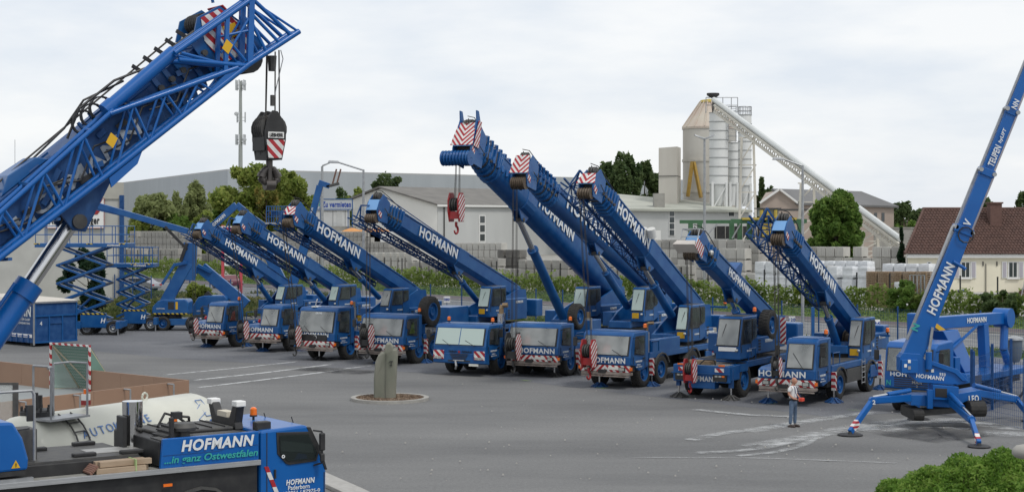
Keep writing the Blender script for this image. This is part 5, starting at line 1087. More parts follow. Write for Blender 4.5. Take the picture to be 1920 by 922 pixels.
for k, (s_, hh_) in enumerate(((9.7, .58), (10.1, .62), (10.5, .66))): q.lathe([(.24, -.06), (.27, -.06), (.27, .06), (.24, .06)], FB(9.3+k*.25, -.45, .65), 'Y', 16)
q.pipe([FB(8.8, -.45, .6), FB(9.4, -.5, .95), FB(10.4, -.5, .95), FB(11.2, -.45, .72), FB(12.6, -.45, .7)], .03); q.pipe([FB(7.2, -.3, .62), FB(8.9, -.4, .8), FB(9.6, -.45, 1.02), FB(10.6, -.4, .8)], .025); q.ob('hose_loops', BLACK, bm)
MB().hexa([FB(6.9, -.5, .52), FB(8.2, -.5, .52), FB(8.2, .3, .52), FB(6.9, .3, .52), FB(7.3, -.5, .78), FB(8.0, -.5, .72), FB(8.0, .3, .72), FB(7.3, .3, .78)]).ob('boom_top_box', BLUE, bm, bevel=.02)
text('HOFMANN', FB(8.5, -.505, -.14), e, u, .34, bm, mat('dull_white_lettering', (.38, .42, .46), .6), w=3.5, bold=.02, shear=.1)
s0 = 12.55                                                      # head
hd = MB()
for y_ in (-.5, .45): hd.plate([FB(s0-.2, y_, -.5), FB(s0+1.0, y_, -.75), FB(s0+1.25, y_, -.45), FB(s0+1.15, y_, .1), FB(s0+.9, y_, .8), FB(s0+.3, y_, .9), FB(s0-.2, y_, .5)], (0, .05, 0))
hd = hd.ob('boom_head', BLUE, t)
MB().plate([FB(s0+.15, -.53, -.25), FB(s0+.95, -.53, -.45), FB(s0+1.1, -.53, .1), FB(s0+.85, -.53, .75), FB(s0+.35, -.53, .85), FB(s0+.1, -.53, .4)], (0, .02, 0)).ob('striped_plate', stripes('hazard_stripes_head', (1, 0, 1.2), .34), hd)
MB().plate([FB(s0+1.17, -.45, -.5), FB(s0+1.17, .45, -.5), FB(s0+1.0, .4, .75), FB(s0+1.0, -.4, .75)], e*.03).ob('front_striped_plate', STRH, hd)
MB().plate([FB(s0+.55, -.555, .1), FB(s0+.85, -.555, .02), FB(s0+.95, -.555, .3), FB(s0+.65, -.555, .4)], (0, .02, 0)).ob('yellow_label', YEL, hd)
q = MB()
for k in range(8): yy = -.4+k*.11; q.lathe([(.04, yy), (.36, yy), (.28, yy+.045), (.36, yy+.09), (.04, yy+.09)], FB(s0+.8, 0, -.55), 'Y', 18)
q.ob('sheaves', BLACK, hd)
q = MB()
for k in range(5): yy = -.3+k*.13; q.lathe([(.04, yy), (.22, yy), (.18, yy+.05), (.22, yy+.1), (.04, yy+.1)], FB(s0+.45, 0, .68), 'Y', 18)
q.ob('top_sheaves', BLACK, hd)
# folded lattice jib on the near side of the boom
JP = lambda x, z, y=-1.12: Vector((x, y, z))
jm = MB(); UP = [(-9.6, 5.55), (-7.24, 7.66), (-5.34, 9.38), (-4.88, 9.80)]; LO = [(-9.6, 4.95), (-7.24, 6.74), (-5.01, 8.42), (-1.72, 10.95), (-.47, 11.76)]
for y_ in (-1.12, -.68):
    jm.pipe([JP(*p, y_) for p in UP], .05, 8); jm.pipe([JP(*p, y_) for p in LO], .065, 8)
    jm.pipe([JP(-4.95, 9.72, y_), JP(-2.0, 10.85, y_)], .06, 8)
    jm.pipe([JP(-3.49, 11.09, y_), JP(-1.63, 12.42, y_)], .06, 8)
    jm.bar(JP(-1.66, 12.5, y_), JP(-1.71, 10.95, y_), .13, .10, up=(0, 1, 0)); jm.bar(JP(-2.25, 11.95, y_), JP(-2.3, 10.7, y_), .09, .08, up=(0, 1, 0))
    jm.pipe([JP(-1.66, 12.42, y_), JP(-.68, 11.66, y_)], .05, 8); jm.pipe([JP(-1.7, 12.1, y_), JP(-.95, 11.45, y_)], .04, 7); jm.pipe([JP(-1.7, 11.95, y_), JP(-1.3, 11.25, y_)], .04, 7); jm.pipe([JP(-1.35, 12.2, y_), JP(-.55, 11.78, y_)], .03, 7)
    jm.pipe([JP(-2.28, 11.5, y_), JP(-1.8, 11.0, y_)], .035, 7); jm.pipe([JP(-2.28, 11.55, y_), JP(-1.7, 11.7, y_)], .03, 7); jm.pipe([JP(-2.2, 11.2, y_), JP(-1.7, 12.0, y_)], .03, 7)
    jm.pipe([JP(-3.4, 10.95, y_), JP(-1.75, 10.9, y_)], .055, 8); jm.pipe([JP(-3.35, 11.1, y_), JP(-2.3, 10.9, y_)], .04, 7)
for (x_, z_) in LO+UP[:3]+[(-1.66, 12.4), (-2.0, 10.85), (-3.45, 11.05)]: jm.tube(JP(x_, z_, -1.12), JP(x_, z_, -.68), .035, 6)
def lerpc(C, x):
    for a, b in zip(C[:-1], C[1:]):
        if a[0] <= x <= b[0]: k = (x-a[0])/(b[0]-a[0]); return a[1]+(b[1]-a[1])*k
    return C[-1][1]
xs = list(np.arange(-9.3, -4.9, .42))
for i in range(len(xs)-1):
    a, b = (UP, LO) if i % 2 else (LO, UP)
    for y_ in (-1.12, -.68): jm.tube(JP(xs[i], lerpc(a, xs[i]), y_), JP(xs[i+1], lerpc(b, xs[i+1]), y_), .03, 6)
    jm.tube(JP(xs[i], lerpc(LO, xs[i]), -1.12), JP(xs[i+1], lerpc(LO, xs[i+1]), -.68), .022, 5)
MID = [(-4.95, 9.72), (-2.0, 10.85)]; xs = list(np.linspace(-4.8, -2.2, 8))
for i in range(len(xs)-1):
    a, b = (MID, LO) if i % 2 else (LO, MID)
    for y_ in (-1.12, -.68): jm.tube(JP(xs[i], lerpc(a, xs[i]), y_), JP(xs[i+1], lerpc(b, xs[i+1]), y_), .028, 6)
jib = jm.ob('lattice_jib', GB, t, smooth=50)
for a, b in (((-4.98, 8.36), (-4.25, 8.93)), ((-2.9, 9.98), (-1.75, 10.90))): MB().prismy([(a[0], a[1]), (b[0], b[1]), (b[0]-(.1 if a[0] < -4 else .25), b[1]-.26 if a[0] < -4 else b[1]+.1), (a[0]+.05, a[1]-.2 if a[0] < -4 else a[1]+.16)], -1.15, -1.10).ob('gusset', GB, jib)
MB().tube(JP(-4.85, 9.90, -.9), JP(-3.42, 11.14, -.9), .15, 16).tube(JP(-4.98, 9.78, -.9), JP(-4.8, 9.94, -.9), .18, 16).ob('jib_cylinder', GB, t, smooth=40)
for x_, z_ in ((-2.27, 11.30), (-4.93, 9.16)): MB().plate([(x_-.13, -1.18, z_-.05), (x_+.02, -1.18, z_-.17), (x_+.13, -1.18, z_+.04), (x_-.02, -1.18, z_+.16)], (0, .02, 0)).ob('yellow_label', YEL, jib)
MB().prismy([(-4.75, 8.45), (-4.45, 8.70), (-5.22, 7.22), (-5.5, 7.25), (-5.85, 7.7), (-5.5, 7.95)], -.42, -.34).prismy([(-4.75, 8.45), (-4.45, 8.70), (-5.22, 7.22), (-5.5, 7.25), (-5.85, 7.7), (-5.5, 7.95)], .34, .42).ob('cylinder_bracket', BLUED, t, bevel=.01)
MB().tube((-5.37, -.5, 7.44), (-5.37, .5, 7.44), .16, 14).ob('cylinder_pin', DGREY, t)
pv_ = Vector((-5.37, 0, 7.44)); dd = Vector((-1.01, 0, -1.45)).normalized()
MB().tube(pv_, pv_+dd*1.75, .17, 20).ob('piston_rod', CHROME, t, smooth=40)
MB().tube(pv_+dd*1.66, pv_+dd*6.0, .26, 20).tube(pv_+dd*1.6, pv_+dd*1.95, .30, 20).ob('lift_cylinder', GB, t, smooth=40)
MB().tube(pv_+dd*1.7+Vector((-.3, -.1, .1)), pv_+dd*5.8+Vector((-.3, -.1, .1)), .04, 8).ob('hydraulic_line', GB, t)
for k in range(16):
    s_ = 5.2+k*.46; h_ = random.uniform(-.3, .35)
    MB().bar(FB(s_, -.52, h_), FB(s_+random.uniform(.15, .4), -.60, h_+random.uniform(-.15, .15)), .08, .12).ob('boom_fitting', [BLUED, BLACK, BLUE][k % 3], bm)
q = MB()
for k in range(5): q.pipe([FB(5+k*1.4, -.62, .1*(k % 3)-.1), FB(5.6+k*1.4, -.70, -.22), FB(6.3+k*1.4, -.64, .15), FB(6.9+k*1.4, -.58, -.05)], .022, 5)
q.ob('side_hoses', BLACK, bm)
for s_ in (4.6, 6.1, 7.4, 8.9, 10.2):
    MB().bar(FB(s_, -.5, .50), FB(s_, -1.1, .44), .09, .06).bar(FB(s_, -.5, -.5), FB(s_, -1.1, -.46), .09, .06).ob('jib_mount', BLUE, bm)
    MB().tube(FB(s_+.3, -.45, .55), FB(s_+.55, -.45, .55), .06).tube(FB(s_+.3, -.45, .55), FB(s_+.3, -.45, .72), .04).ob('pipe_clamp', BLUED, bm)
MB().tube(FB(3, -.56, .42), FB(11, -.56, .42), .035, 6).tube(FB(3, -.56, -.40), FB(10.5, -.56, -.40), .045, 6).ob('side_pipe', BLUED, bm)
# hook block
hx, hz = -.66, 9.42
q = MB(); prf = [(-.20, -.56), (.17, -.56), (.27, -.1), (.27, .12), (.20, .36), (.06, .56), (-.06, .58), (-.22, .36), (-.28, .1), (-.28, -.1)]
for y_ in (-.32, -.02, .27): q.prismy([(hx+a, hz+b) for a, b in prf], y_, y_+.07)
hb = q.ob('hook_block', BLACK, t, bevel=.01)
MB().bx(hx-.22, hx+.18, -.3, .3, hz-.56, hz-.35).bx(hx-.285, hx-.27, -.3, .3, hz-.35, hz+.1).ob('block_frame', BLACK, hb)
q = MB()
for k in range(5): yy = -.25+k*.105; q.lathe([(.04, yy), (.34, yy), (.27, yy+.04), (.34, yy+.08), (.04, yy+.08)], (hx-.01, 0, hz+.15), 'Y', 18)
q.ob('sheaves', DGREY, hb)
MB().prismy([(hx-.19, hz-.52), (hx+.14, hz-.52), (hx+.23, hz-.10), (hx-.24, hz-.10)], -.345, -.325).ob('striped_plate', stripes('hazard_stripes_hook', (1, 0, 1), .26), hb)
MB().bx(hx-.20, hx+.20, -.35, -.325, hz-.06, hz+.08).ob('name_plate', WHITE, hb); text('LIEBHERR', (hx, -.352, hz+.01), SH, (0, 0, 1), .085, hb, LETK, w=.34, bold=.02)
q = MB().tube((hx, 0, hz-.56), (hx, 0, hz-.72), .08, 10)
for sgn in (-1, 1):
    pts = [Vector((hx+sgn*(.02+.24*sin(a)), .0, hz-.92+.20*cos(a))) for a in np.linspace(.15, .95*pi, 8)]
    pts = [Vector((hx+(p_.x-hx)*(.45+.62*(hz-.72-p_.z)/.4 if p_.z > hz-1.0 else .8), p_.y, p_.z)) for p_ in pts]
    for i in range(7): q.tube(pts[i], pts[i+1], .055+.018*min(i, 6-i), 9)
q.tube((hx, 0, hz-.7), (hx, 0, hz-1.12), .075, 9); q.tube((hx-.12, 0, hz-1.13), (hx+.12, 0, hz-1.13), .13, 9); q.ob('hook', mat('worn_hook_steel', (.10, .09, .085), .35, .7), hb, smooth=50)
q = MB()
for a, b, y_, y2 in ((-.22, -.30, -.25, -.3), (-.05, -.12, .1, .1), (.16, .02, -.2, -.25), (.22, .10, .15, .1)): q.tube((hx+a, y_, hz+.3), (hx+b+.1, y2, 11.4), .018, 5)
q.ob('hoist_ropes', ROPE, t); MB().tube((hx-.08, -.3, 10.9), (hx-.08, -.3, 11.25), .09, 8, .11).ob('rope_socket', DGREY, t); MB().bx(hx-.1, hx-.02, -.32, -.24, 10.1, 10.35).ob('limit_weight', DGREY, t)
MB().pipe([(hx+.14, -.3, 11.4), (hx+.2, -.3, 11.2), (hx+.02, -.3, 10.5), (hx-.05, -.28, 10.1)], .012).ob('chain', ZINC, t)
q = MB().pipe([FB(s0+.9, -.3, .9), FB(s0+1.6, -.3, 2.2)], .04); q.ob('stay', BLUE, t)
# timber bundle lying on the walkway
t = thing('timber_bundle', 'strapped bundle of brown squared timbers lying on the foreground crane walkway', 'timber', (0, 0, 0)); t.location = FC.matrix_basis @ Vector((-5.3, -1.25, 2.15)); t.location = Vector(FC.location)+Matrix.Rotation(radians(35.1), 3, 'Z') @ Vector((-5.35, -1.40, 2.152)); t.rotation_euler = (0, 0, radians(35.1))
for k, (x0, x1, y0, z0) in enumerate(((.0, 1.1, .0, 0), (.05, 1.2, .14, 0), (-.02, 1.05, .28, 0), (.1, 1.25, .07, .13), (.05, 1.15, .21, .13))): MB().bx(x0, x1, y0, y0+.13, z0, z0+.12).ob('beam', mat('brown_timber', (.30, .22, .15), .85, col2=(.40, .31, .22), ns=5, stretch=(.3, 1, 1)) if not k else MT['brown_timber'], t, bevel=.01)
MB().bx(.85, .88, -.01, .42, .0, .26).ob('strap', mat('green_strap', (.35, .45, .2), .7), t)
q = MB()
for k in range(5): q.tube((-.12+k*.03, -.02, .05+.03*k), (-.12+k*.03, .40, .05+.03*k), .035, 7)
q.ob('rope_coil', mat('brown_rope', (.22, .12, .09), .9), t)

# ------------------------------------------------------------------ cream tank behind the foreground crane
CREAM = mat('cream_tank_paint', (.60, .60, .52), .4, col2=(.50, .50, .43), ns=.9, detail=7, coat=.2)
ta = Vector((-11.55, 40.6, 0)); tb_ = Vector((-8.85, 45.2, 0)); td = (tb_-ta); TL = td.length; trot = atan2(td.y, td.x)
t = thing('storage_tank', 'cream cylindrical tank with blue hand painted lettering, ladder and manhole platform', 'tank', ta, trot)
Rt = 1.15; zc = 1.52
q = MB(); q.lathe([(0, -1.55), (.5, -1.50), (.85, -1.33), (1.05, -1.12), (Rt, -.92), (Rt, TL-.1), (1.08, TL+.12), (.85, TL+.33), (.45, TL+.47), (0, TL+.5)], (0, 0, zc), 'X', 36); q.ob('shell', CREAM, t, smooth=40)
for x_ in (-.4, TL-.8): MB().bx(x_, x_+.2, -.9, .9, 0, .8).ob('saddle', DGREY, t)
q = MB(); q.lathe([(0, 0), (.42, 0), (.42, .1), (.36, .14), (0, .16)], (-.4, 0, zc+Rt-.02), n=18)
for k in range(12): a = 2*pi*k/12; q.tube((-.4+.38*cos(a), .38*sin(a), zc+Rt), (-.4+.38*cos(a), .38*sin(a), zc+Rt+.2), .03, 5)
q.ob('manhole', BLACK, t); MB().tube((-.55, -.1, zc+Rt), (-.55, -.1, zc+Rt+.55), .07).tube((-.25, .1, zc+Rt), (-.25, .1, zc+Rt+.45), .09).ob('valve', BLACK, t)
MB().bx(-.9, .4, -1.0, -.35, zc+Rt-.08, zc+Rt-.03).ob('platform', ZINC, t)
q = MB(); zt_ = zc+Rt
for x_, y_ in ((-.85, -.95), (.35, -.95), (-.2, -.35), (-.85, -.35)): q.tube((x_, y_, zt_-.05), (x_, y_, zt_+1.25), .028, 7)
q.pipe([(-1.0, -1.0, zt_+1.22), (-.85, -.95, zt_+1.25), (-.85, -.35, zt_+1.25)], .03); q.pipe([(-.2, -.35, zt_+1.25), (.35, -.35, zt_+1.25), (.35, -.95, zt_+1.25)], .03); q.ob('platform_railing', ZINC, t)
q = MB()
pa = [(zc+Rt*cos(a)*1.06, -Rt*sin(a)*1.06) for a in np.linspace(.35, 2.1, 9)]
for x_ in (-.1, .3): q.pipe([(x_, b, a) for a, b in pa], .022, 6)
for a in np.linspace(.45, 2.1, 8): q.tube((-.1, -Rt*sin(a)*1.06, zc+Rt*cos(a)*1.06), (.3, -Rt*sin(a)*1.06, zc+Rt*cos(a)*1.06), .02, 5)
q.ob('ladder', DGREY, t)
# letters wrapped round the shell, one by one
LB2 = mat('faded_blue_lettering', (.09, .19, .42), .6)
def on_shell(s_, x_, ang, h, m=LB2):
    n_ = Vector((0, -sin(ang), cos(ang))); up = Vector((0, cos(ang), sin(ang)))
    text(s_, Vector((x_, 0, zc))+n_*(Rt+.008), (1, 0, 0), up, h, t, m, bold=.0, name='letter')
for i, ch in enumerate('AUTOKRANE'): on_shell(ch, .28+i*.29, .98-.02*i, .23)
q = MB(); 
def sp_(x_, a): return Vector((x_, -(Rt+.02)*sin(a), zc+(Rt+.02)*cos(a)))
q.pipe([sp_(5.0, 1.0), sp_(5.0, .5), sp_(4.75, .5), sp_(4.75, 1.0), sp_(5.0, 1.0)], .012, 4); q.pipe([sp_(4.8, .65), sp_(3.7, 1.25)], .012, 4); q.pipe([sp_(4.8, .9), sp_(3.8, 1.32)], .012, 4); q.ob('painted_crane_sketch', LB2, t)
text('HOFMANN', Vector((4.35, 0, zc))+Vector((0, -sin(1.12), cos(1.12)))*(Rt+.01), (1, 0, 0), (0, cos(1.12), sin(1.12)), .13, t, WHITE, w=.6)
q = MB()
for k in range(9):
    a = 2*pi*k/9; q.tube((3.4+.10*cos(a), 0, zt_+.08+.10*sin(a)), (3.4+.10*cos(a+.7), 0, zt_+.08+.10*sin(a+.7)), .03, 5)
q.ob('lifting_eye', CREAM, t)
q = MB().tube((1.05, -.2, zt_-.25), (1.05, -.2, zt_+.1), .02).bx(.97, 1.13, -.28, -.12, zt_+.1, zt_+.38).ob('gauge', WHITE, t); MB().bx(.965, 1.135, -.285, -.115, zt_+.10, zt_+.22).ob('red_band', REDP, t); MB().tube((1.05, -.2, zt_+.38), (1.05, -.2, zt_+.5), .06).ob('lamp', ORANGE, t)

# ------------------------------------------------------------------ brown sports boards, goal
BRN = mat('brown_board', (.27, .165, .11), .7, col2=(.31, .195, .13), ns=.6)
c1, c2, c3, c4, c5 = G(353, 712, 1), G(168, 693, 1), G(95, 687, 1), G(-60, 671, 1), G(-30, 757, 1)
t = thing('board_fence', 'waist high brown board enclosure with a gap for the goal', 'board fence', (c1.x, c1.y, 0))
def board(a, b, th=.08):
    a = Vector((a.x-c1.x, a.y-c1.y, 0)); b = Vector((b.x-c1.x, b.y-c1.y, 0)); L_ = (b-a).length; n = max(1, round(L_/2.4)); d = (b-a)/n
    for i in range(n): MB().bar(a+d*i+Vector((0, 0, .5)), a+d*(i+.995)+Vector((0, 0, .5)), th, 1.0).ob('board', BRN, t)
board(c1, c2); board(c3, c4); board(c5, c1)
for k in (.12, .35, .6, .85):
    p = c1.lerp(c5, k)-c1; p.z = 0; nn = Vector((.83, -.55, 0))
    MB().pipe([p+nn*.05+Vector((0, 0, .95)), p+nn*.4+Vector((0, 0, .95)), p+nn*.4+Vector((0, 0, .3))], .035).ob('support_bracket', ZINC, t)
sheet('pitch', [G(353, 758), G(-60, 700), G(-60, 840)], .0435, mat('pitch_floor', (.26, .28, .28), .8, col2=(.22, .235, .24), ns=.5))
gp0, gp1 = G(95, 690, .95), G(168, 696, .95); gp0.z = gp1.z = 0; gd_ = (gp1-gp0); GW = gd_.length; grot = atan2(gd_.y, gd_.x)
t = thing('goal', 'small goal with red and white banded frame and green net', 'goal', gp0, grot)
RW = stripes('goal_bands', (1, 0, 1), .40); MB().bx(-.04, .04, -.04, .04, 0, 2.0).ob('goal_post', RW, t); MB().bx(GW-.04, GW+.04, -.04, .04, 0, 2.0).ob('goal_post', RW, t); MB().bx(-.04, GW+.04, -.04, .04, 2.0, 2.08).ob('crossbar', RW, t)
FRM = mat('faded_wood_frame', (.38, .34, .24), .8)
for x_ in (.04, GW-.04): MB().bar((x_, .05, 1.95), (x_+.55, 1.1, .03), .05).bar((x_, .05, .05), (x_+.55, 1.1, .03), .05).ob('side_frame', FRM, t)
MB().bar((.55, 1.1, .05), (GW+.5, 1.1, .05), .05).ob('back_bar', FRM, t); MB().bar((.06, .06, 1.95), (GW*.72, .9, .08), .05).ob('brace', FRM, t)
NET = glassmat('green_net', (.17, .31, .25), .62, .8)
q = MB()
for i in range(int(GW/.13)+1): x_ = i*.13; q.bar((x_, .08, 1.96), (x_+.52, 1.08, .06), .03, .012)
for i in range(15): k = i/14; q.bar((k*.54, .08+k, 1.96-1.9*k), (GW+k*.5, .08+k, 1.96-1.9*k), .012, .03)
q.ob('net_cords', mat('net_cord', (.06, .16, .11), .9), t, kind='stuff')
MB().add([(0, .1, 1.95), (GW, .1, 1.95), (GW+.52, 1.1, .05), (.52, 1.1, .05)], [(0, 1, 2, 3)]).add([(GW, .0, 1.95), (GW, .1, 0), (GW+.54, 1.1, .05)], [(0, 1, 2)]).add([(.0, .0, 1.95), (.0, .1, 0), (.54, 1.1, .05)], [(0, 1, 2)]).ob('net', NET, t)
t = thing('glass_screen', 'clear sheet in a dark frame at the left edge behind the tank', 'screen', G(-40, 830))
MB().bx(0, 1.25, -.03, .03, 1.95, 2.02).bx(1.15, 1.32, -.05, .05, 0, 2.02).bx(0, .08, -.03, .03, 0, 2.0).ob('frame', DGREY, t); MB().bx(.08, 1.15, -.01, .01, .1, 1.95).ob('pane', glassmat('clear_sheet', (.5, .52, .5), .35, .1), t)

# ------------------------------------------------------------------ standing stone in a gravel ring
mc = G(731, 749)
t = thing('monument', 'tall mossy standing stone with a small black rune', 'standing stone', mc)
STN = mat('mossy_stone', (.15, .16, .125), .9, col2=(.23, .225, .185), ns=1.6, bump=.5, bs=6, detail=9, stretch=(1, 1, .5))
k = 45.; lft = [(-.66, 0), (-.66, .9), (-.60, 1.55), (-.48, 1.85), (-.34, 1.98), (-.22, 2.0), (-.20, 2.2), (-.12, 2.36), (.05, 2.38), (.16, 2.25), (.18, 2.12), (.32, 2.1), (.34, 1.85), (.31, 1.2), (.28, .6), (.24, 0)]
me = bpy.data.meshes.new('stone'); b = bmesh.new()
lay = []
for y_, f in ((-.26, .90), (-.10, 1.0), (.10, .98), (.24, .85)):
    lay.append([b.verts.new((-.2+(x_+.2)*f+random.uniform(-.015, .015), y_+(.12 if x_ < -.3 else 0)*(1 if y_ < 0 else 0)+random.uniform(-.02, .02), z_*(1 if f > .95 else .98))) for x_, z_ in lft])
n = len(lft)
for a in range(3):
    for i in range(n-1): b.faces.new((lay[a][i], lay[a][i+1], lay[a+1][i+1], lay[a+1][i]))
b.faces.new(lay[0]); b.faces.new(lay[3][::-1]); bmesh.ops.recalc_face_normals(b, faces=b.faces); b.to_mesh(me); b.free()
so_ = mkob('stone', me, STN, t, bevel=.02)
MB().bar((-.16, -.27, 0), (-.14, -.27, 1.95), .012, .02).ob('crevice', BLACK, t)
q = MB()
for a, b_ in (((.02, 1.62), (.14, 1.62)), ((.08, 1.62), (.08, 1.45)), ((.0, 1.45), (.12, 1.46)), ((.0, 1.62), (.0, 1.57))): q.bar((a[0], -.28, a[1]), (b_[0], -.28, b_[1]), .02, .03)
q.ob('rune', BLACK, t)
t = thing('gravel_bed', 'round kerbed bed of brown gravel around the standing stone', 'gravel bed', mc)
q = MB(); q.lathe([(1.42, 0), (1.62, 0), (1.62, .12), (1.42, .12), (1.42, 0)], n=40); q.ob('kerb_ring', KERB, t, smooth=30)
GRV = leafmat('brown_gravel', (.12, .08, .055), (.22, .155, .11), (.34, .27, .20), ns=6, thin=0)
a = rs.uniform(0, 2*pi, 5200); r_ = 1.42*np.sqrt(rs.uniform(0, 1, 5200)); C_ = np.stack([r_*np.cos(a), r_*np.sin(a), .075+rs.uniform(0, .03, 5200)], 1)
g_ = mkob('gravel', quads('gravel', leaf_quads(C_, .035), GRV), None, t); g_['kind'] = 'stuff'
q = MB(); q.lathe([(0, .07), (1.42, .07)], n=32); q.ob('gravel_base', GRV, t)

# ------------------------------------------------------------------ the man
mp0 = G(1487, 800)
t = thing('person', 'bald man in white polo shirt and jeans holding a red hand control', 'person', mp0, radians(-40)); 
SKIN = mat('skin', (.42, .20, .13), .55); JEAN = mat('blue_jeans', (.075, .12, .19), .85, col2=(.12, .17, .25), ns=6); SHIRT = mat('white_polo', (.66, .66, .66), .8); SHOE = mat('dark_shoes', (.05, .035, .03), .5); STRAP = mat('navy_strap', (.01, .02, .09), .7)
def skinbody(name, verts, edges, radii, m, parent, sub=2, root=0):
    me = bpy.data.meshes.new(name); me.from_pydata(verts, edges, []); o = bpy.data.objects.new(name, me); COL.objects.link(o); o.parent = parent
    s_ = o.modifiers.new('skin', 'SKIN'); s_.use_smooth_shade = True
    for i, r in enumerate(radii): me.skin_vertices[0].data[i].radius = (r, r) if not isinstance(r, tuple) else r; me.skin_vertices[0].data[i].use_root = (i == root)
    sb = o.modifiers.new('sub', 'SUBSURF'); sb.levels = sb.render_levels = sub
    bpy.context.view_layer.update(); dg = bpy.context.evaluated_depsgraph_get(); m2 = bpy.data.meshes.new_from_object(o.evaluated_get(dg)); o.modifiers.clear(); o.data = m2; m2.name = name
    m2.materials.clear(); m2.materials.append(m); m2.polygons.foreach_set('use_smooth', [True]*len(m2.polygons)); return o
# faces +x, head tipped back; left is +y
V_ = [(0, 0, .98), (0, 0, 1.12), (-.01, 0, 1.30), (-.01, 0, 1.44), (.01, 0, 1.53), (.03, 0, 1.64),
      (0, .17, 1.43), (-.03, .24, 1.20), (.14, .19, 1.06), (.24, .10, 1.05), (0, -.17, 1.43), (-.04, -.25, 1.20), (.13, -.20, 1.05), (.24, -.10, 1.02)]
E_ = [(0, 1), (1, 2), (2, 3), (3, 4), (4, 5), (3, 6), (6, 7), (7, 8), (8, 9), (3, 10), (10, 11), (11, 12), (12, 13)]
Rr = [(.13, .16), (.135, .155), (.13, .165), (.10, .13), .055, .06, .062, .045, .036, .028, .062, .045, .036, .028]
body = skinbody('body', V_, E_, Rr, SKIN, t)
hd = MB(); hd.sphere((.045, 0, 1.665), .105, 20, (1.05, .80, 1.18)); hd.sphere((.135, 0, 1.665), .02, 8, (1.2, .8, 1.2)); hd.sphere((.03, .085, 1.655), .025, 8, (.8, .5, 1.3)); hd.sphere((.03, -.085, 1.655), .025, 8, (.8, .5, 1.3)); hd.sphere((.10, 0, 1.59), .045, 10, (1, .9, .7))
hd.ob('head', SKIN, t, smooth=60)
for s_ in (-1, 1):
    e_ = MB(); e_.sphere((.13, s_*.035, 1.69), .012, 8); e_.ob('eye', WHITE, t, smooth=60); MB().bar((.135, s_*.02, 1.715), (.13, s_*.055, 1.715), .008).ob('eyebrow', mat('grey_hair', (.25, .2, .17), .9) if 'grey_hair' not in MT else MT['grey_hair'], t)
MB().bar((.142, -.022, 1.618), (.142, .022, 1.618), .008).ob('mouth', REDP, t)
q = MB(); q.sphere((-.01, 0, 1.645), .107, 16, (.92, .84, .75)); q.ob('hair_fringe', MT['grey_hair'], t, smooth=60)
shirt = skinbody('shirt', [(0, 0, 1.0), (0, 0, 1.14), (-.01, 0, 1.30), (-.005, 0, 1.44), (0, .17, 1.44), (-.025, .235, 1.27), (0, -.17, 1.44), (-.03, -.245, 1.27), (.0, 0, 1.50)], [(0, 1), (1, 2), (2, 3), (3, 4), (4, 5), (3, 6), (6, 7), (3, 8)],
                 [(.145, .18), (.15, .175), (.145, .185), (.115, .145), .078, .072, .078, .072, .065], SHIRT, t)
skinbody('trousers', [(0, 0, 1.0), (0, 0, .90), (.01, .10, .80), (.02, .11, .48), (.0, .12, .10), (-.0, -.10, .80), (-.02, -.11, .48), (-.05, -.12, .10)], [(0, 1), (1, 2), (2, 3), (3, 4), (1, 5), (5, 6), (6, 7)], [(.14, .17), (.14, .165), .098, .072, .062, .098, .072, .062], JEAN, t)
MB().bx(-.15, .15, -.165, .165, 1.0, 1.035).ob('belt', BLACK, t, bevel=.02)
for s_, dx in ((1, 0), (-1, -.05)):
    q = MB(); q.sphere((dx+.06, s_*.12, .05), .1, 12, (1.5, .55, .55)); q.bx(dx-.08, dx+.19, s_*.12-.05, s_*.12+.05, 0, .03); q.ob('shoe', SHOE, t, smooth=50)
def hand(px_, sgn):
    palm = Vector(px_); d = Vector((.8, -sgn*.5, .1)).normalized(); sd_ = Vector((0, 0, 1)); up = d.cross(sd_)
    vs = [palm-d*.05, palm+d*.02]; ed = [(0, 1)]; rd = [.026, (.034, .02)]
    for k, ln in enumerate((.065, .075, .07, .055)):
        b0 = palm+d*.045+sd_*(.03-.02*k); vs += [b0, b0+d*ln*.5-up*sgn*.01, b0+d*ln*.8-up*sgn*.035]; i = len(vs); ed += [(1, i-3), (i-3, i-2), (i-2, i-1)]; rd += [.0095, .0085, .007]
    vs += [palm+sd_*.035-d*.01, palm+sd_*.06+d*.03]; i = len(vs); ed += [(1, i-2), (i-2, i-1)]; rd += [.011, .009]
    skinbody('hand', [tuple(v) for v in vs], ed, rd, SKIN, t, 1, 1)
hand((.29, .085, 1.045), 1); hand((.29, -.085, 1.01), -1)
MB().bx(.27, .42, -.10, .10, .95, 1.08).ob('remote_control', mat('orange_red_plastic', (.6, .06, .03), .4), t, bevel=.02)
MB().tube((.34, 0, 1.08), (.34, 0, 1.12), .012).tube((.38, .05, 1.08), (.38, .05, 1.12), .012).ob('joystick', BLACK, t)
MB().pipe([(.02, -.075, 1.52), (.12, -.07, 1.42), (.16, -.09, 1.25), (.28, -.11, 1.05)], .014).pipe([(.02, .075, 1.52), (.12, .07, 1.42), (.16, .09, 1.25), (.28, .11, 1.05)], .014).ob('neck_strap', STRAP, t)

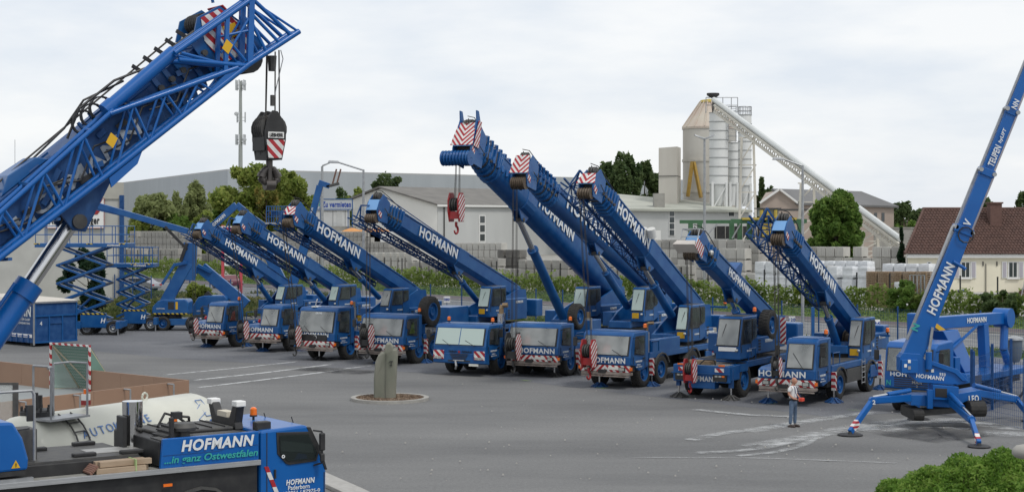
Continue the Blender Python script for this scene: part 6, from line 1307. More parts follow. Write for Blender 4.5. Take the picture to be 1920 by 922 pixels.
# ------------------------------------------------------------------ fences
def wire_panel_mesh(w_, h, vs=.12, hs=.2, r=.0035):
    q = MB()
    for i in range(int(w_/vs)+1): q.bx(i*vs-r, i*vs+r, -r, r, .03, h)
    for i in range(int(h/hs)+1): q.bx(0, w_, -r*1.2, r*1.2, i*hs+.03, i*hs+.03+2*r)
    o = q.ob('tmp', BLUED); me = o.data; me.name = 'wire_panel'; bpy.data.objects.remove(o); return me
def fence(name, label, pts, h, step, pm, panel_h, postw=.07, group=None, m=BLUED):
    t = thing(name, label, 'fence', pts[0], group=group)
    pme = None; qme = None
    for a, b in zip(pts[:-1], pts[1:]):
        a = Vector(a); b = Vector(b); L_ = (b-a).length; n = max(1, round(L_/step)); d = (b-a)/n; ro = atan2(d.y, d.x)
        for i in range(n+(1 if b == Vector(pts[-1]) else 0)):
            p = a+d*i-Vector(pts[0])
            if qme is None:
                o = MB().bx(-postw/2, postw/2, -postw/2, postw/2, -.05, h).ob('post', m, t); qme = o.data; o.location = p; o.rotation_euler = (0, 0, ro)
            else: o = bpy.data.objects.new('post', qme); COL.objects.link(o); o.parent = t; o.location = p; o.rotation_euler = (0, 0, ro)
            if i < n and pm:
                key = round(d.length, 2)
                me = PAN.get((key, panel_h)) or PAN.setdefault((key, panel_h), wire_panel_mesh(d.length, panel_h))
                o = bpy.data.objects.new('wire_panel', me); COL.objects.link(o); o.parent = t; o.location = p; o.rotation_euler = (0, 0, ro)
    return t
PAN = {}
fp_ = [(-60, 172, 0), (-23.8, 137.6, 0), (-3.9, 126, 0), (22.5, 94.9, 0), (27.9, 88.5, 0), (36, 79.5, 0)]
fence('boundary_fence', 'long blue wire mesh fence between the cranes and the street', fp_, 2.4, 3.0, True, 2.2)
fence('yard_gate_fence', 'blue wire mesh panels on posts in front of the truck at the right edge', [(17.3, 61.0, 0), (18.25, 57.9, 0), (20.6, 57.2, 0)], 2.55, 3.2, True, 2.4, .09)
fence('inner_fence', 'blue mesh fence running back beside the truck at the right edge', [(17.3, 61.2, 0), (20.4, 66.5, 0), (24.5, 66.0, 0)], 2.6, 3.1, True, 2.3, .10)
fence('storage_yard_fence', 'dark thin posts of the fence behind the hedge', [RD(-330, 110.4), RD(60, 110.4)], 3.0, 3.4, False, 2.0, .09, m=BLACK)
t = thing('steel_gate_frame', 'light grey tubular gate leaf standing in the hedge', 'gate', P(1706, 131), RROT)
q = MB()
for x_ in (0, .35, .7, 1.05, 1.4): q.bx(x_-.04, x_+.04, -.03, .03, 0, 3.0)
for z_ in (.2, 1.5, 2.95): q.bx(0, 1.4, -.03, .03, z_, z_+.06)
q.ob('gate_frame', ZINC, t)
# number plates on the fence
for px, py, Y, s_, wh_ in ((838, 561, 120, '080', 'behind the fourth crane'), (1485, 599, 104, '120', 'left of the last crane cab'), (1644, 606, 92, '96', 'right of the last crane cab')):
    t = thing('number_sign', f'small white sign numbered {s_} on the blue fence {wh_}', 'sign', P(px, Y, 0)); z_ = ZZ(py, Y); pm = Y/FPX
    f = MB().bx(-6*pm, 6*pm, -.03, .0, z_-.22, z_+.22).ob('plate', WHITE, t); text(s_, (0, -.032, z_), (1, 0, 0), (0, 0, 1), .22, f, LETB, w=.42); MB().tube((0, 0.02, 0), (0, .02, z_), .03).ob('post', BLUED, t)
t = thing('fence_pole', 'single tall blue pole left of the rightmost crane', 'pole', P(1524, 96)); MB().bx(-.09, .09, -.09, .09, 0, ZZ(575, 96)).ob('pole', BLUE, t)

# ------------------------------------------------------------------ lamps, mast
def lamp(px, pyt, Y, label, arm, dirx, tilt=0, heads=1, r=.11, group='street lamps'):
    t = thing('street_lamp', label, 'street lamp', P(px, Y)); z_ = ZZ(pyt, Y)
    MB().tube((0, 0, 0), (0, 0, z_), r*1.15, 10, r*.7).ob('pole', ZINC, t, smooth=40)
    if arm:
        MB().tube((0, 0, z_-.05), (dirx, 0, z_+arm), r*.55, 8).ob('arm', ZINC, t)
        MB().hexa([(dirx-.7, -.15, z_+arm-.08), (dirx+.1, -.15, z_+arm-.1), (dirx+.1, .15, z_+arm-.1), (dirx-.7, .15, z_+arm-.08), (dirx-.6, -.1, z_+arm+.12), (dirx+.1, -.1, z_+arm+.08), (dirx+.1, .1, z_+arm+.08), (dirx-.6, .1, z_+arm+.12)]).ob('lamp_head', ZINC, t, bevel=.03)
    else:
        for s_ in ((-1, 1) if heads == 2 else (1,)):
            MB().hexa([(0, -.2, z_-.05), (s_*.9, -.2, z_+.35), (s_*.9, .2, z_+.35), (0, .2, z_-.05), (0, -.2, z_+.15), (s_*.95, -.15, z_+.5), (s_*.95, .15, z_+.5), (0, .2, z_+.15)]).ob('lamp_head', ZINC, t, bevel=.03)
    return t
lamp(681.5, 318, 118, 'curved arm street lamp left of the white warehouse gable', .55, -1.9, group=None)
lamp(1505, 310, 112, 'curved arm street lamp in front of the round green tree', .45, -1.4)
lamp(1321, 262, 150, 'tall twin headed lamp in front of the beige tower', 0, 0, heads=2, r=.14)
lamp(604, 312, 190, 'lamp with one slanted head rising behind the blue framed sign', 0, 0, heads=1, r=.2)
YM = 345.
t = thing('radio_mast', 'slim grey mobile phone mast with three rings of antennas', 'mast', P(451, YM)); pm = YM/FPX; z_ = ZZ(152, YM)
MB().tube((0, 0, 0), (0, 0, z_), .62, 14, .30).ob('pole', mat('mast_concrete', (.33, .35, .33), .7, col2=(.27, .29, .28), ns=.4), t, smooth=40)
for py, n_ in ((160, 6), (220, 3), (262, 6)):
    zc_ = ZZ(py, YM)
    for k in range(n_):
        a = 2*pi*k/n_+.4; r_ = 1.0; x_, y_ = r_*cos(a), r_*sin(a)
        q = MB().bx(x_-.14, x_+.14, y_-.1, y_+.1, zc_-1.1, zc_+1.1).ob('antenna', mat('antenna_grey', (.45, .47, .48), .5) if 'antenna_grey' not in MT else MT['antenna_grey'], t)
        MB().tube((0, 0, zc_), (x_, y_, zc_), .06, 5).tube((0, 0, zc_-.7), (x_, y_, zc_-.7), .06, 5).ob('bracket', ZINC, t)
for x_, py in ((.9, 158), (.95, 262), (-.8, 214)):
    q = MB(); q.lathe([(0, -.3), (.42, -.2), (.42, .1), (0, .15)], (x_, -.6, ZZ(py, YM)), 'Y', 14); q.ob('dish', MT['antenna_grey'], t, smooth=40)
t = thing('whip_aerial', 'hair thin vertical aerial on the shop roof at the left', 'aerial', P(28, 151, 10.6)); MB().tube((0, 0, 0), (0, 0, ZZ(262, 151)-10.6), .025, 5).ob('rod', ZINC, t)

# ------------------------------------------------------------------ paving stone stacks
STA = mat('concrete_paver', (.40, .39, .36), .9, col2=(.31, .30, .28), ns=.8, bump=.2, bs=10, detail=7)
STB = mat('pale_paver', (.54, .53, .49), .9, col2=(.44, .43, .40), ns=.8, bump=.2, bs=10)
STD_ = mat('dark_paver', (.13, .125, .12), .9, col2=(.20, .19, .17), ns=.9, bump=.2, bs=10)
FOIL = mat('white_foil', (.78, .80, .82), .35, col2=(.60, .62, .64), ns=3, bump=.5, bs=7, stretch=(1, 1, 3))
def pack_mesh(m, style, h=1.0, w_=1.1, seed=0):
    q = MB(); r = random.Random(seed)
    if style == 'pallet':
        for k in range(6):
            z = k*h/6
            for y in (-w_/2, -.05, w_/2-.1): q.bx(-w_/2, w_/2, y, y+.1, z, z+h/11)
            for i in range(5): x = -w_/2+i*w_/4.6; q.bx(x, x+.13, -w_/2, w_/2, z+h/11, z+h/7.5)
    else:
        q.bx(-w_/2, w_/2, -w_/2+.1, -w_/2+.2, .0, .1).bx(-w_/2, w_/2, w_/2-.2, w_/2-.1, .0, .1)
        if style == 'upright':
            n = 6
            for k in range(n):
                x = -w_/2+k*w_/n; d = r.uniform(-.02, .02); q.bx(x+.012, x+w_/n-.012, -w_/2+d, w_/2+d, .1, h-.02)
        else:
            n = 5
            for k in range(n):
                z = .1+k*(h-.1)/n; d = r.uniform(-.02, .02); d2 = r.uniform(-.02, .02)
                for j in (0, 1): q.bx(-w_/2+d+j*w_/2+.01*j, d+j*w_/2, -w_/2+d2, w_/2+d2, z+.012, z+(h-.1)/n-.006)
    o = q.ob('tmp', m); me = o.data; me.name = 'paver_pack'; bpy.data.objects.remove(o); return me
def foil_mesh(seed):
    r = random.Random(seed); q = MB(); n = 5; w_ = 1.15
    rings = []
    for k in range(n+1):
        z = .12+k*.88/n; o_ = .04 if k in (0, n) else r.uniform(-.03, .03)
        ring = []
        for i in range(12):
            a = 2*pi*i/12+pi/4; s_ = w_/2/max(abs(cos(a)), abs(sin(a))) ; s_ = min(s_, w_*.66); ring.append((s_*cos(a)*(1-o_)*(1+r.uniform(-.02, .02)), s_*sin(a)*(1-o_), z+r.uniform(-.015, .015)))
        rings.append(ring)
    vs = sum(rings, []); fs = [(k*12+i, k*12+(i+1) % 12, (k+1)*12+(i+1) % 12, (k+1)*12+i) for k in range(n) for i in range(12)]+[tuple(range(n*12, n*12+12))]
    q.add(vs, fs); q.bx(-.5, .5, -.5, -.4, 0, .12).bx(-.5, .5, .4, .5, 0, .12)
    o = q.ob('tmp', FOIL); me = o.data; bpy.data.objects.remove(o); return me
PM = {'grey': [pack_mesh(STA, 'layer', seed=i) for i in range(3)], 'pale': [pack_mesh(STB, 'layer', seed=i+5) for i in range(2)], 'dark': [pack_mesh(STD_, 'layer', seed=i+9) for i in range(2)],
      'upright': [pack_mesh(STB, 'upright', seed=i+20) for i in range(2)]+[pack_mesh(STA, 'layer', seed=33)], 'foil': [foil_mesh(i) for i in range(3)], 'pallet': [pack_mesh(WOOD, 'pallet', seed=3)]}
ORDS = 'zeroth first second third fourth fifth sixth seventh eighth ninth tenth eleventh twelfth thirteenth fourteenth fifteenth sixteenth seventeenth eighteenth nineteenth'.split()
def ORD(n): return ORDS[n] if n < 20 else ('twentieth' if n == 20 else ('twenty ' if n < 30 else 'thirty ')+ORDS[n % 10] if n != 30 else 'thirtieth')
def stacks(px0, px1, pyt, c, kind, label, group, name='paver_stack', cat='stack', gap=.12, jit=.0, packh=1.08, skip=0., part='paver_pack', depth=1):
    cnt_ = 0
    s0, Y0 = SC(px0, c); s1, Y1 = SC(px1, c); s = s0; 
    while s < s1:
        pp = RD(s, c); zt = ZZ(pyt, pp.y)-.03; n = max(1, round(zt/packh)); n = max(1, n-(1 if random.random() < jit else 0)); ph = (zt/max(1, round(zt/packh)))
        if random.random() >= skip:
            for dd_ in range(depth):
                cnt_ += 1; t = thing(name, f'{label}, {ORD(cnt_)} from left', cat, RD(s, c+dd_*1.25, .03), RROT+random.uniform(-.03, .03), group)
                for k in range(n):
                    o = bpy.data.objects.new(part, random.choice(PM[kind])); COL.objects.link(o); o.parent = t; o.location = (random.uniform(-.03, .03), random.uniform(-.03, .03), k*ph+.004); o.scale = (1, 1, ph/1.0*.985)
        s += 1.15+gap
T_ = 'stacks of grey paving stones '
stacks(252, 372, 433, 126, 'grey', 'tall grey paver stack, back row behind the boom lifts', T_+'back left', jit=.1)
stacks(205, 372, 466, 118, 'grey', 'lower grey paver stack in front of the taller left back row', T_+'front left', jit=.15)
stacks(372, 560, 462, 121, 'grey', 'grey paver stack seen between the three leftmost crane booms', T_+'between left booms', jit=.3)
stacks(480, 700, 434, 168, 'grey', 'grey paver stack in the farthest row below the white cabin', T_+'farthest row', gap=.1, jit=.1)
stacks(540, 780, 453, 140, 'grey', 'grey paver stack in the middle row behind the third boom', T_+'middle row', gap=.1, jit=.2)
stacks(560, 776, 473, 119, 'pale', 'pale layered paver stack standing just behind the hedge left of centre', T_+'pale front row', gap=.35, jit=.1)
stacks(776, 850, 490, 116, 'grey', 'low grey paver stack just behind the hedge under the fourth boom', T_+'low front', gap=.3)
stacks(845, 942, 455, 142, 'pale', 'pale paver stack against the warehouse side wall', T_+'by warehouse wall', gap=.1)
stacks(880, 940, 484, 119, 'grey', 'grey paver stack in front of the pale stacks by the warehouse', T_+'centre front', gap=.2)
stacks(945, 990, 468, 122, 'dark', 'dark paver stack right of the pale stacks by the warehouse', T_+'dark', gap=.3, jit=.4)
stacks(955, 1075, 487, 117, 'grey', 'low grey paver stack behind the steepest crane cylinder', T_+'behind steep cylinder', gap=.25, jit=.3)
stacks(1075, 1260, 482, 118, 'grey', 'grey paver stack seen between the big booms', T_+'between big booms', gap=.2, jit=.3)
stacks(1225, 1440, 449, 128, 'upright', 'tall grey stack of upright slabs in front of the green gantry', T_+'under gantry', gap=.05, jit=.05)
stacks(1362, 1404, 465, 121, 'upright', 'nearer tall slab stack right of the low crane boom', T_+'near slab stacks', gap=.05)
stacks(1404, 1436, 456, 122, 'grey', 'tall dark topped paver stack left of the foil wrapped pallets', T_+'beside foil', gap=.05)
stacks(1240, 1300, 497, 116, 'grey', 'low grey paver stack behind the white boom head of the low crane', T_+'behind white head', gap=.1)
stacks(1395, 1430, 512, 116, 'pale', 'low pale slab pile at the foot of the tall slab stacks', T_+'slab piles', gap=.1)
stacks(1480, 1690, 462, 137, 'upright', 'tall slab stack behind the round green tree', T_+'behind round tree', gap=.05, jit=.05)
F_ = 'foil wrapped pallets'
stacks(1431, 1500, 490, 113.5, 'foil', 'white foil wrapped pallet stack left of the last crane boom', F_+' left of boom', 'wrapped_pallet', 'wrapped pallet', .1, part='wrapped_pack')
stacks(1520, 1640, 489, 119, 'foil', 'white foil wrapped pallet stack in the rear row below the round tree', F_+' rear', 'wrapped_pallet', 'wrapped pallet', .12, part='wrapped_pack')
stacks(1534, 1562, 498, 114.5, 'grey', 'grey paver stack between the foil wrapped pallets', T_+'between foil', 'paver_stack', gap=.1)
stacks(1567, 1630, 499, 114, 'foil', 'nearest foil wrapped pallet stack, right of the last crane boom', F_+' near', 'wrapped_pallet', 'wrapped pallet', .5, part='wrapped_pack')
stacks(1671, 1745, 494, 118, 'foil', 'foil wrapped pallet stack in front of the bungalow hip', F_+' by house', 'wrapped_pallet', 'wrapped pallet', .1, part='wrapped_pack')
stacks(1641, 1745, 508, 113.8, 'pallet', 'stack of empty brown wooden pallets behind the hedge', 'empty pallet stacks', 'pallet_stack', 'pallet stack', .12, part='pallet_bundle', jit=.2)
stacks(1694, 1716, 528, 112.2, 'foil', 'low foil wrapped pile in front of the brown pallets', F_+' low', 'wrapped_pallet', 'wrapped pallet', .1, part='wrapped_pack')
stacks(1800, 1900, 548, 113.5, 'pale', 'low white stone pile in front of the bungalow', 'stone piles by the bungalow', 'stone_pile', 'stone pile', .5, jit=.3, skip=.2)
SAND = mat('orange_sand', (.62, .30, .10), .95, col2=(.5, .24, .09), ns=2)
for i, px in enumerate((660, 690, 712)):
    q = MB(); q.lathe([(1.8, 0), (1.2, .55), (.5, .95), (0, 1.1)], n=14); o = q.ob('sand_heap', SAND, smooth=50); o.location = P(px, 300, ZZ(434, 300)); o.scale = (1.1, 1.1, .62); tag(o, ['orange sand heap nearest the white cabin', 'orange sand heap in the middle of three', 'orange sand heap nearest the warehouse gable'][i], 'sand heap')
    MB().bx(-2.2, 2.2, -1.7, 1.7, -o.location.z/.62, .02).ob('bunker', OW, o)

# ------------------------------------------------------------------ tracked spider lift
YL = 58.6; LO_ = P(1745, YL)
t = thing('spider_lift', 'blue tracked spider lift on splayed legs, its slim boom leaving the top right', 'spider lift', LO_)
def S(px, py, Y=YL): return Vector(((px-960)/FPX*Y-LO_.x, Y-LO_.y, ZZ(py, Y)))
def SP(pts, y0, y1, name, m, par=None, bev=.015):                    # px polygon in the plane of the lift, from depth y0 to y1
    q = MB(); pl = [S(*p) for p in pts]; q.prismy([(p.x, p.z) for p in pl], y0, y1); return q.ob(name, m, par or t, bevel=bev)
B_ = BLUEF
for xa_, xb_, yt_, yb_ in ((1702, 1722, 764, 783), (1806, 1836, 748, 776)):
    z0_, z1_ = ZZ(yb_, YL), ZZ(yt_, YL); x0_, x1_ = S(xa_, 700).x, S(xb_, 700).x; hm = (z1_-z0_)/2
    pr = [(-.75+hm*.0+hm*cos(a_), z0_+hm+hm*sin(a_)) for a_ in np.linspace(pi/2, 3*pi/2, 7)]+[(.95+hm*cos(a_), z0_+hm+hm*sin(a_)) for a_ in np.linspace(-pi/2, pi/2, 7)]
    tk = MB().prism(pr, x0_, x1_).ob('track', RUBBER, t, bevel=.03)
    for k_ in range(12): MB().bar((x0_-.01, -.7+k_*.14, z1_+.005), (x1_+.01, -.7+k_*.14, z1_+.005), .05, .03).ob('track_cleat', BLACK, tk)
SP([(1714, 768), (1818, 758), (1818, 770), (1714, 779)], -.25, -.05, 'undercarriage', DGREY); SP([(1714, 768), (1818, 758), (1818, 770), (1714, 779)], .35, .55, 'undercarriage', DGREY)
SP([(1703, 757), (1703, 738), (1790, 738), (1790, 762)], -.4, .6, 'chassis', B_)
SP([(1788, 757), (1788, 736), (1832, 728), (1834, 747), (1808, 748)], -.45, .7, 'engine_cowl', B_)
SP([(1742, 745), (1742, 718), (1790, 722), (1790, 748)], -.55, .1, 'power_box', B_); SP([(1746, 740), (1746, 724), (1768, 725), (1768, 742)], -.57, -.55, 'grille', BLACK)
SP([(1731, 762), (1731, 726), (1741, 727), (1741, 762)], -.62, -.45, 'slewing_column', B_)
text('LEO', S(1819, 744)+Vector((0, -.46, 0)), (1, 0, .06), (0, 0, 1), .24, t, w=.36)
arm = SP([(1684, 668), (1690, 660), (1722, 662), (1730, 672), (1780, 690), (1808, 700), (1812, 715), (1795, 719), (1718, 715), (1700, 700), (1684, 694)], -.28, .28, 'turret_arm', B_)
SP([(1686, 697), (1686, 672), (1716, 672), (1716, 697)], -.42, -.28, 'valve_box', B_)
SP([(1735, 672), (1790, 690), (1810, 712), (1800, 712), (1786, 698), (1735, 680)], -.36, -.30, 'upper_rail', B_)
for a, b, m_ in ((1690, 686, WHITE), (1697, 678, WHITE), (1697, 690, ZINC), (1732, 695, DGREY), (1742, 696, PLATE)): SP([(a, b), (a, b-6), (a+5, b-6), (a+5, b)], -.44 if a < 1710 else -.30, -.425 if a < 1710 else -.28, 'decal', m_, bev=0)
text('HOFMANN', S(1740, 705)+Vector((0, -.285, 0)), (1, 0, -.12), (0, 0, 1), .15, t, w=1.0); text('933', S(1763, 700)+Vector((0, -.285, 0)), (1, 0, -.1), (0, 0, 1), .11, t, w=.22)
MB().tube(S(1737, 690)+Vector((0, -.34, 0)), S(1737, 658)+Vector((0, -.34, 0)), .12, 12).ob('boom_cylinder', B_, t, smooth=40); MB().tube(S(1737, 660)+Vector((0, -.34, 0)), S(1744, 612)+Vector((0, -.34, 0)), .055, 10).ob('boom_rod', ZINC, t, smooth=40)
pa, pb = S(1707, 672), S(1822, 388); e_ = (pb-pa).normalized(); u_ = Vector((-e_.z, 0, e_.x)); Lb = (pb-pa).length; 
def sb(s0, s1, w_, d_, off=0., tap=1.): return MB().hexa([pa+e_*s0-u_*w_/2+u_*off+Vector((0, -d_/2, 0)), pa+e_*s1-u_*w_*tap/2+u_*off+Vector((0, -d_/2, 0)), pa+e_*s1+u_*w_*tap/2+u_*off+Vector((0, -d_/2, 0)), pa+e_*s0+u_*w_/2+u_*off+Vector((0, -d_/2, 0)),
                                   pa+e_*s0-u_*w_/2+u_*off+Vector((0, d_/2, 0)), pa+e_*s1-u_*w_*tap/2+u_*off+Vector((0, d_/2, 0)), pa+e_*s1+u_*w_*tap/2+u_*off+Vector((0, d_/2, 0)), pa+e_*s0+u_*w_/2+u_*off+Vector((0, d_/2, 0))])
SC_ = []
w0 = .74; L1 = (S(1797, 428)-pa).dot(e_); L2 = (S(1842, 320)-pa).dot(e_); L3 = (S(1894, 208)-pa).dot(e_); L4 = L3+3.4
bo = sb(.0, L1, w0, .5, 0, .78).ob('boom', B_, t, bevel=.03)
for a, b, w_, d_ in ((L1, L2, .50, .40), (L2, L3, .41, .34), (L3, L4, .33, .28)):
    sb(a-.1, b, w_, d_).ob('boom_section', B_, bo, bevel=.02); sb(a-.15, a+.12, w_*1.35, d_*1.5).ob('section_collar', B_, bo, bevel=.02)
    for s_ in (-1, 1): MB().tube(pa+e_*a+u_*s_*w_*.62+Vector((0, -.3, 0)), pa+e_*a+u_*s_*w_*.62+Vector((0, .1, 0)), .08, 10).ob('roller', ZINC, bo, smooth=40)
    sb(a, b, .07, .08, w_*.62).ob('cable_guide', ZINC, bo); sb(a, b, .10, .1, -w_*.60).ob('guide_rail', mat('brushed_tube', (.35, .33, .36), .35, .8) if 'brushed_tube' not in MT else MT['brushed_tube'], bo)
sb(.6, L1, .04, .3, w0*.5).ob('guide_rail', ZINC, bo)
def stxt(s_, px, py, h, w_, sh=.15): p = S(px, py); k = (p-pa).dot(e_); o_ = 0; text(s_, pa+e_*k+u_*o_+Vector((0, -.27, 0)), e_, u_, h, bo, w=w_, shear=sh)
stxt('HOFMANN', 1748, 535, .36, 1.95); stxt('V', 1801, 413, .28, .22); stxt('TEUPEN', 1855, 290, .24, .78); stxt('hyLIFT', 1872, 254, .16, .55); stxt('NN', 1898, 196, .2, .36)
q = MB().bx(-.15, .15, -.27, -.262, -.0, .0).ob
text('N', S(1713, 612)+Vector((0, -.27, 0)), e_, u_, .26, bo, LETG, name='emblem')
MB().pipe([S(1783, 490)+Vector((0, -.3, 0)), S(1800, 500)+Vector((0, -.3, 0)), S(1806, 504)+Vector((0, -.3, 0))], .07).ob('bracket_arm', B_, bo)
q = MB()
for k in range(10): a = 2*pi*k/10; b = 2*pi*(k+1)/10; c_ = S(1806, 440)+Vector((0, -.35, 0)); q.tube(c_+Vector((.28*cos(a), 0, .28*sin(a))), c_+Vector((.28*cos(b), 0, .28*sin(b))), .025, 5)
q.ob('hose_loop', BLACK, bo)
# four splayed legs
def leg(h, k, f, padr, num, stripe=True):
    """hip, knee and foot positions"""
    q = MB().bar(h, k, .16, .26); q.bar(h.lerp(k, .55), k, .18, .22); lg = q.ob('leg', B_, t, bevel=.02)
    q = MB().bar(k, f+Vector((0, 0, .12)), .14, .20); q.tube(k-Vector((0, .12, 0)), k+Vector((0, .12, 0)), .13, 12); q.ob('lower_leg', B_, lg, bevel=.015)
    a = h+Vector((0, 0, .26)); MB().tube(a, a.lerp(k+Vector((0, 0, .12)), .6), .085, 10).ob('leg_cylinder', B_, lg, smooth=40); MB().tube(a.lerp(k+Vector((0, 0, .12)), .6), k+Vector((0, 0, .12)), .045, 8).ob('leg_rod', CHROME, lg, smooth=40)
    if stripe: d = (f+Vector((0, 0, .12))-k); MB().bar(k+d*.68, k+d*.90, .15, .21).ob('striped_band', stripes('hazard_stripes_leg', (0, 0, 1), .16) if 'hazard_stripes_leg' not in MT else MT['hazard_stripes_leg'], lg)
    if num: text(num, k+Vector((.02, -.13, -.05)), (1, 0, 0), (0, 0, 1), .16, lg)
    q = MB(); q.lathe([(0, 0), (padr, 0), (padr+.02, .04), (padr*.9, .07), (.08, .07), (.06, .14), (0, .14)], f, n=20); q.ob('foot_pad', BLACK, lg)
leg(S(1706, 745, 58.2), S(1636, 750, 57.2), Vector((G(1594, 816)-LO_)), .42, '2'); leg(S(1782, 752, 58.0), S(1821, 786, 55.0), Vector((G(1836, 838)-LO_)), .36, '1')
leg(S(1712, 752, 59.5), S(1718, 764, 60.5), Vector((G(1722, 787)-LO_)), .40, None, False); leg(S(1826, 735, 59.2), S(1905, 748, 61.0), Vector((G(1935, 790)-LO_)), .36, '4')

# ------------------------------------------------------------------ truck mounted lift behind it
th = 40.; W = 2.1; Oq = FR(1752, 62, W, th); t = thing('lift_truck', 'blue truck with a folded access boom, parked behind the spider lift', 'truck', Oq, -radians(th)); H2 = W/2
rf = 2.72; bd = MB().prism([(0, .95), (0, 1.55), (.12, rf-.18), (.35, rf), (1.6, rf+.06), (1.72, rf-.05), (1.72, .9), (1.3, .8), (.4, .8)], -H2, H2).ob('cab', B_, t, bevel=.06)
MB().bx(-H2+.03, H2-.03, -.08, .2, .55, .93).ob('bumper', DGREY, t, bevel=.03)
window(t, [(-H2+.10, -.0, 1.60), (H2-.08, -.0, 1.60), (H2-.1, .115, rf-.22), (-H2+.12, .115, rf-.22)], GLF, name='windscreen')
window(t, [(H2+.004, .35, 1.68), (H2+.004, 1.3, 1.62), (H2+.004, 1.3, rf-.25), (H2+.004, .45, rf-.25)], GLS)
q = MB()
for k in range(5): q.bx(-.62, .78, -.02, 0, 1.02+k*.085, 1.06+k*.085)
q.ob('grille', BLACK, t); text('MAN', (.35, -.03, 1.22), (1, 0, 0), (0, 0, 1), .11, t, mat('dull_badge', (.25, .25, .25), .5), w=.4); text('HOFMANN', (.0, -.012, 1.50), (1, 0, 0), (0, 0, 1), .17, t, w=1.55); text('2', (.35, -.03, 1.08), (1, 0, 0), (0, 0, 1), .1, t, MT['dull_badge'])
text('N', (-.85, -.012, 1.15), (1, 0, 0), (0, 0, 1), .2, t, LETG, name='emblem')
for sx in (-1, 1): MB().bx(sx*(H2-.22)-.16, sx*(H2-.22)+.16, -.1, -.07, .70, .86).ob('headlight', LAMP, t); mirror(t, (sx*H2, .2, rf-.3), sx)
MB().bx(-.3, .25, -.10, -.08, .62, .74).ob('licence_plate', PLATE, t)
MB().bx(-.45, .45, .5, 9.5, .6, 1.0).ob('chassis', BLACK, t); MB().bx(-H2, H2, 2.0, 9.5, 1.0, 1.25).ob('flatbed', B_, t, bevel=.02)
MB().bx(H2-.03, H2+.03, 3.6, 4.2, .75, 1.25).ob('rear_side_panel', DGREY, t)
for y_ in (1.0, 5.6, 6.9):
    for sx in (-1, 1): wheel(t, sx*(H2-.02), y_, .5, .32, sx, rim=DGREY)
MB().bx(.2, H2, 1.85, 2.3, 1.2, 2.1).ob('locker', B_, t, bevel=.02); MB().bx(.5, H2+.25, 2.0, 2.6, 1.3, 1.4).ob('step', B_, t)
a = Vector((-.75, 2.2, 3.30)); b = Vector((-.2, 9.2, 3.25))
bo = MB().bar(a, b, .45, .50).ob('boom', B_, t, bevel=.03); MB().bx(-1.05, -.45, 1.9, 2.3, 2.7, 3.75).ob('boom_end', B_, t, bevel=.06)
MB().hexa([(-.6, 4.6, 1.25), (.2, 4.6, 1.25), (.2, 5.6, 1.25), (-.6, 5.6, 1.25), (-.7, 3.2, 3.0), (-.1, 3.2, 3.0), (-.1, 4.6, 3.0), (-.7, 4.6, 3.0)]).ob('turret', B_, t, bevel=.03)
q = MB(); q.lathe([(0, -.35), (.42, -.35), (.42, .35), (0, .35)], (b.x, b.y+.1, b.z), 'X', 18); q.ob('boom_knuckle', B_, t, smooth=35)
MB().bar((-.2, 7.4, 1.25), (-.25, 7.3, 3.1), .34, .45).ob('support_post', B_, t, bevel=.02); MB().pipe([(-.1, 9.2, 3.1), (-.05, 9.0, 1.9), (.0, 9.4, 1.25)], .17, 10).ob('folded_arm', B_, t)
MB().bar((.15, 3.2, 2.2), (-.1, 6.4, 3.05), .08).ob('strut', B_, t)
ax = (b-a).normalized(); text('HOFMANN', a.lerp(b, .62)+Vector((.235, 0, .02)), ax, (0, 0, 1), .22, bo, w=1.6); MB().plate([a.lerp(b, .12)+Vector((.24, 0, -.1)), a.lerp(b, .33)+Vector((.24, 0, -.75)), a.lerp(b, .33)+Vector((.24, 0, -.5)), a.lerp(b, .12)+Vector((.24, 0, .1))], (.02, 0, 0)).ob('yellow_banner', YEL, bo)
t = thing('waste_bin', 'round grey bin on a pole behind the blue gate fence', 'bin', P(1902, 74)); q = MB(); q.lathe([(0, 1.0), (.22, 1.0), (.34, 1.3), (.36, 2.0), (0, 2.02)], n=18); q.ob('drum', mat('bin_grey', (.10, .13, .17), .6), t, smooth=40); q = MB(); q.lathe([(.42, 2.0), (.40, 2.1), (0, 2.2)], n=18); q.ob('lid', ZINC, t, smooth=40); MB().tube((0, 0, 0), (0, 0, 1.0), .05).ob('post', ZINC, t)
q = MB(); p_ = [P(1876, 66, .5)+Vector((1.0*cos(a), 0, .85*sin(a)+.3)) for a in np.linspace(pi, 2*pi, 9)]; q.pipe(p_, .05); tag(q.ob('drooping_hose', BLACK), 'black hose drooping in a loop behind the gate fence', 'hose')

# ------------------------------------------------------------------ roll-off container
rot = atan2(.75, .66); t = thing('container', 'blue roll-off container with pale tarpaulin and big white lettering', 'container', (-28, 95.3, 0), rot)   # +x along the end face, +y away to the left
Wd, Ld, Hh = 2.9, 7.0, 2.65
MB().bx(0, Wd, 0, Ld, .22, Hh-.08).ob('body', BLUED, t)
for x_ in (0.02, .95, 1.85, Wd-.08): MB().bx(x_, x_+.07, -.07, 0, .2, Hh-.1 if x_ in (.02, Wd-.08) else 1.75).ob('end_rib', BLUE, t)
MB().bx(0, Wd, -.08, 0, 1.75, 1.83).bx(0, Wd, -.08, 0, .2, .3).ob('end_rail', BLUE, t); MB().bx(1.0, 1.85, -.05, 0, 1.3, 1.42).ob('hook_bar', BLUED, t); text('4', (.45, -.01, 1.35), (1, 0, 0), (0, 0, 1), .24, t, bold=0)
MB().bx(-.03, Wd+.03, -.1, 0.02, Hh-.12, Hh-.02).bx(-.06, 0.02, -.1, Ld, Hh-.12, Hh-.02).bx(-.07, 0, -.09, 0.0, .1, Hh-.1).ob('top_rail', ZINC, t)
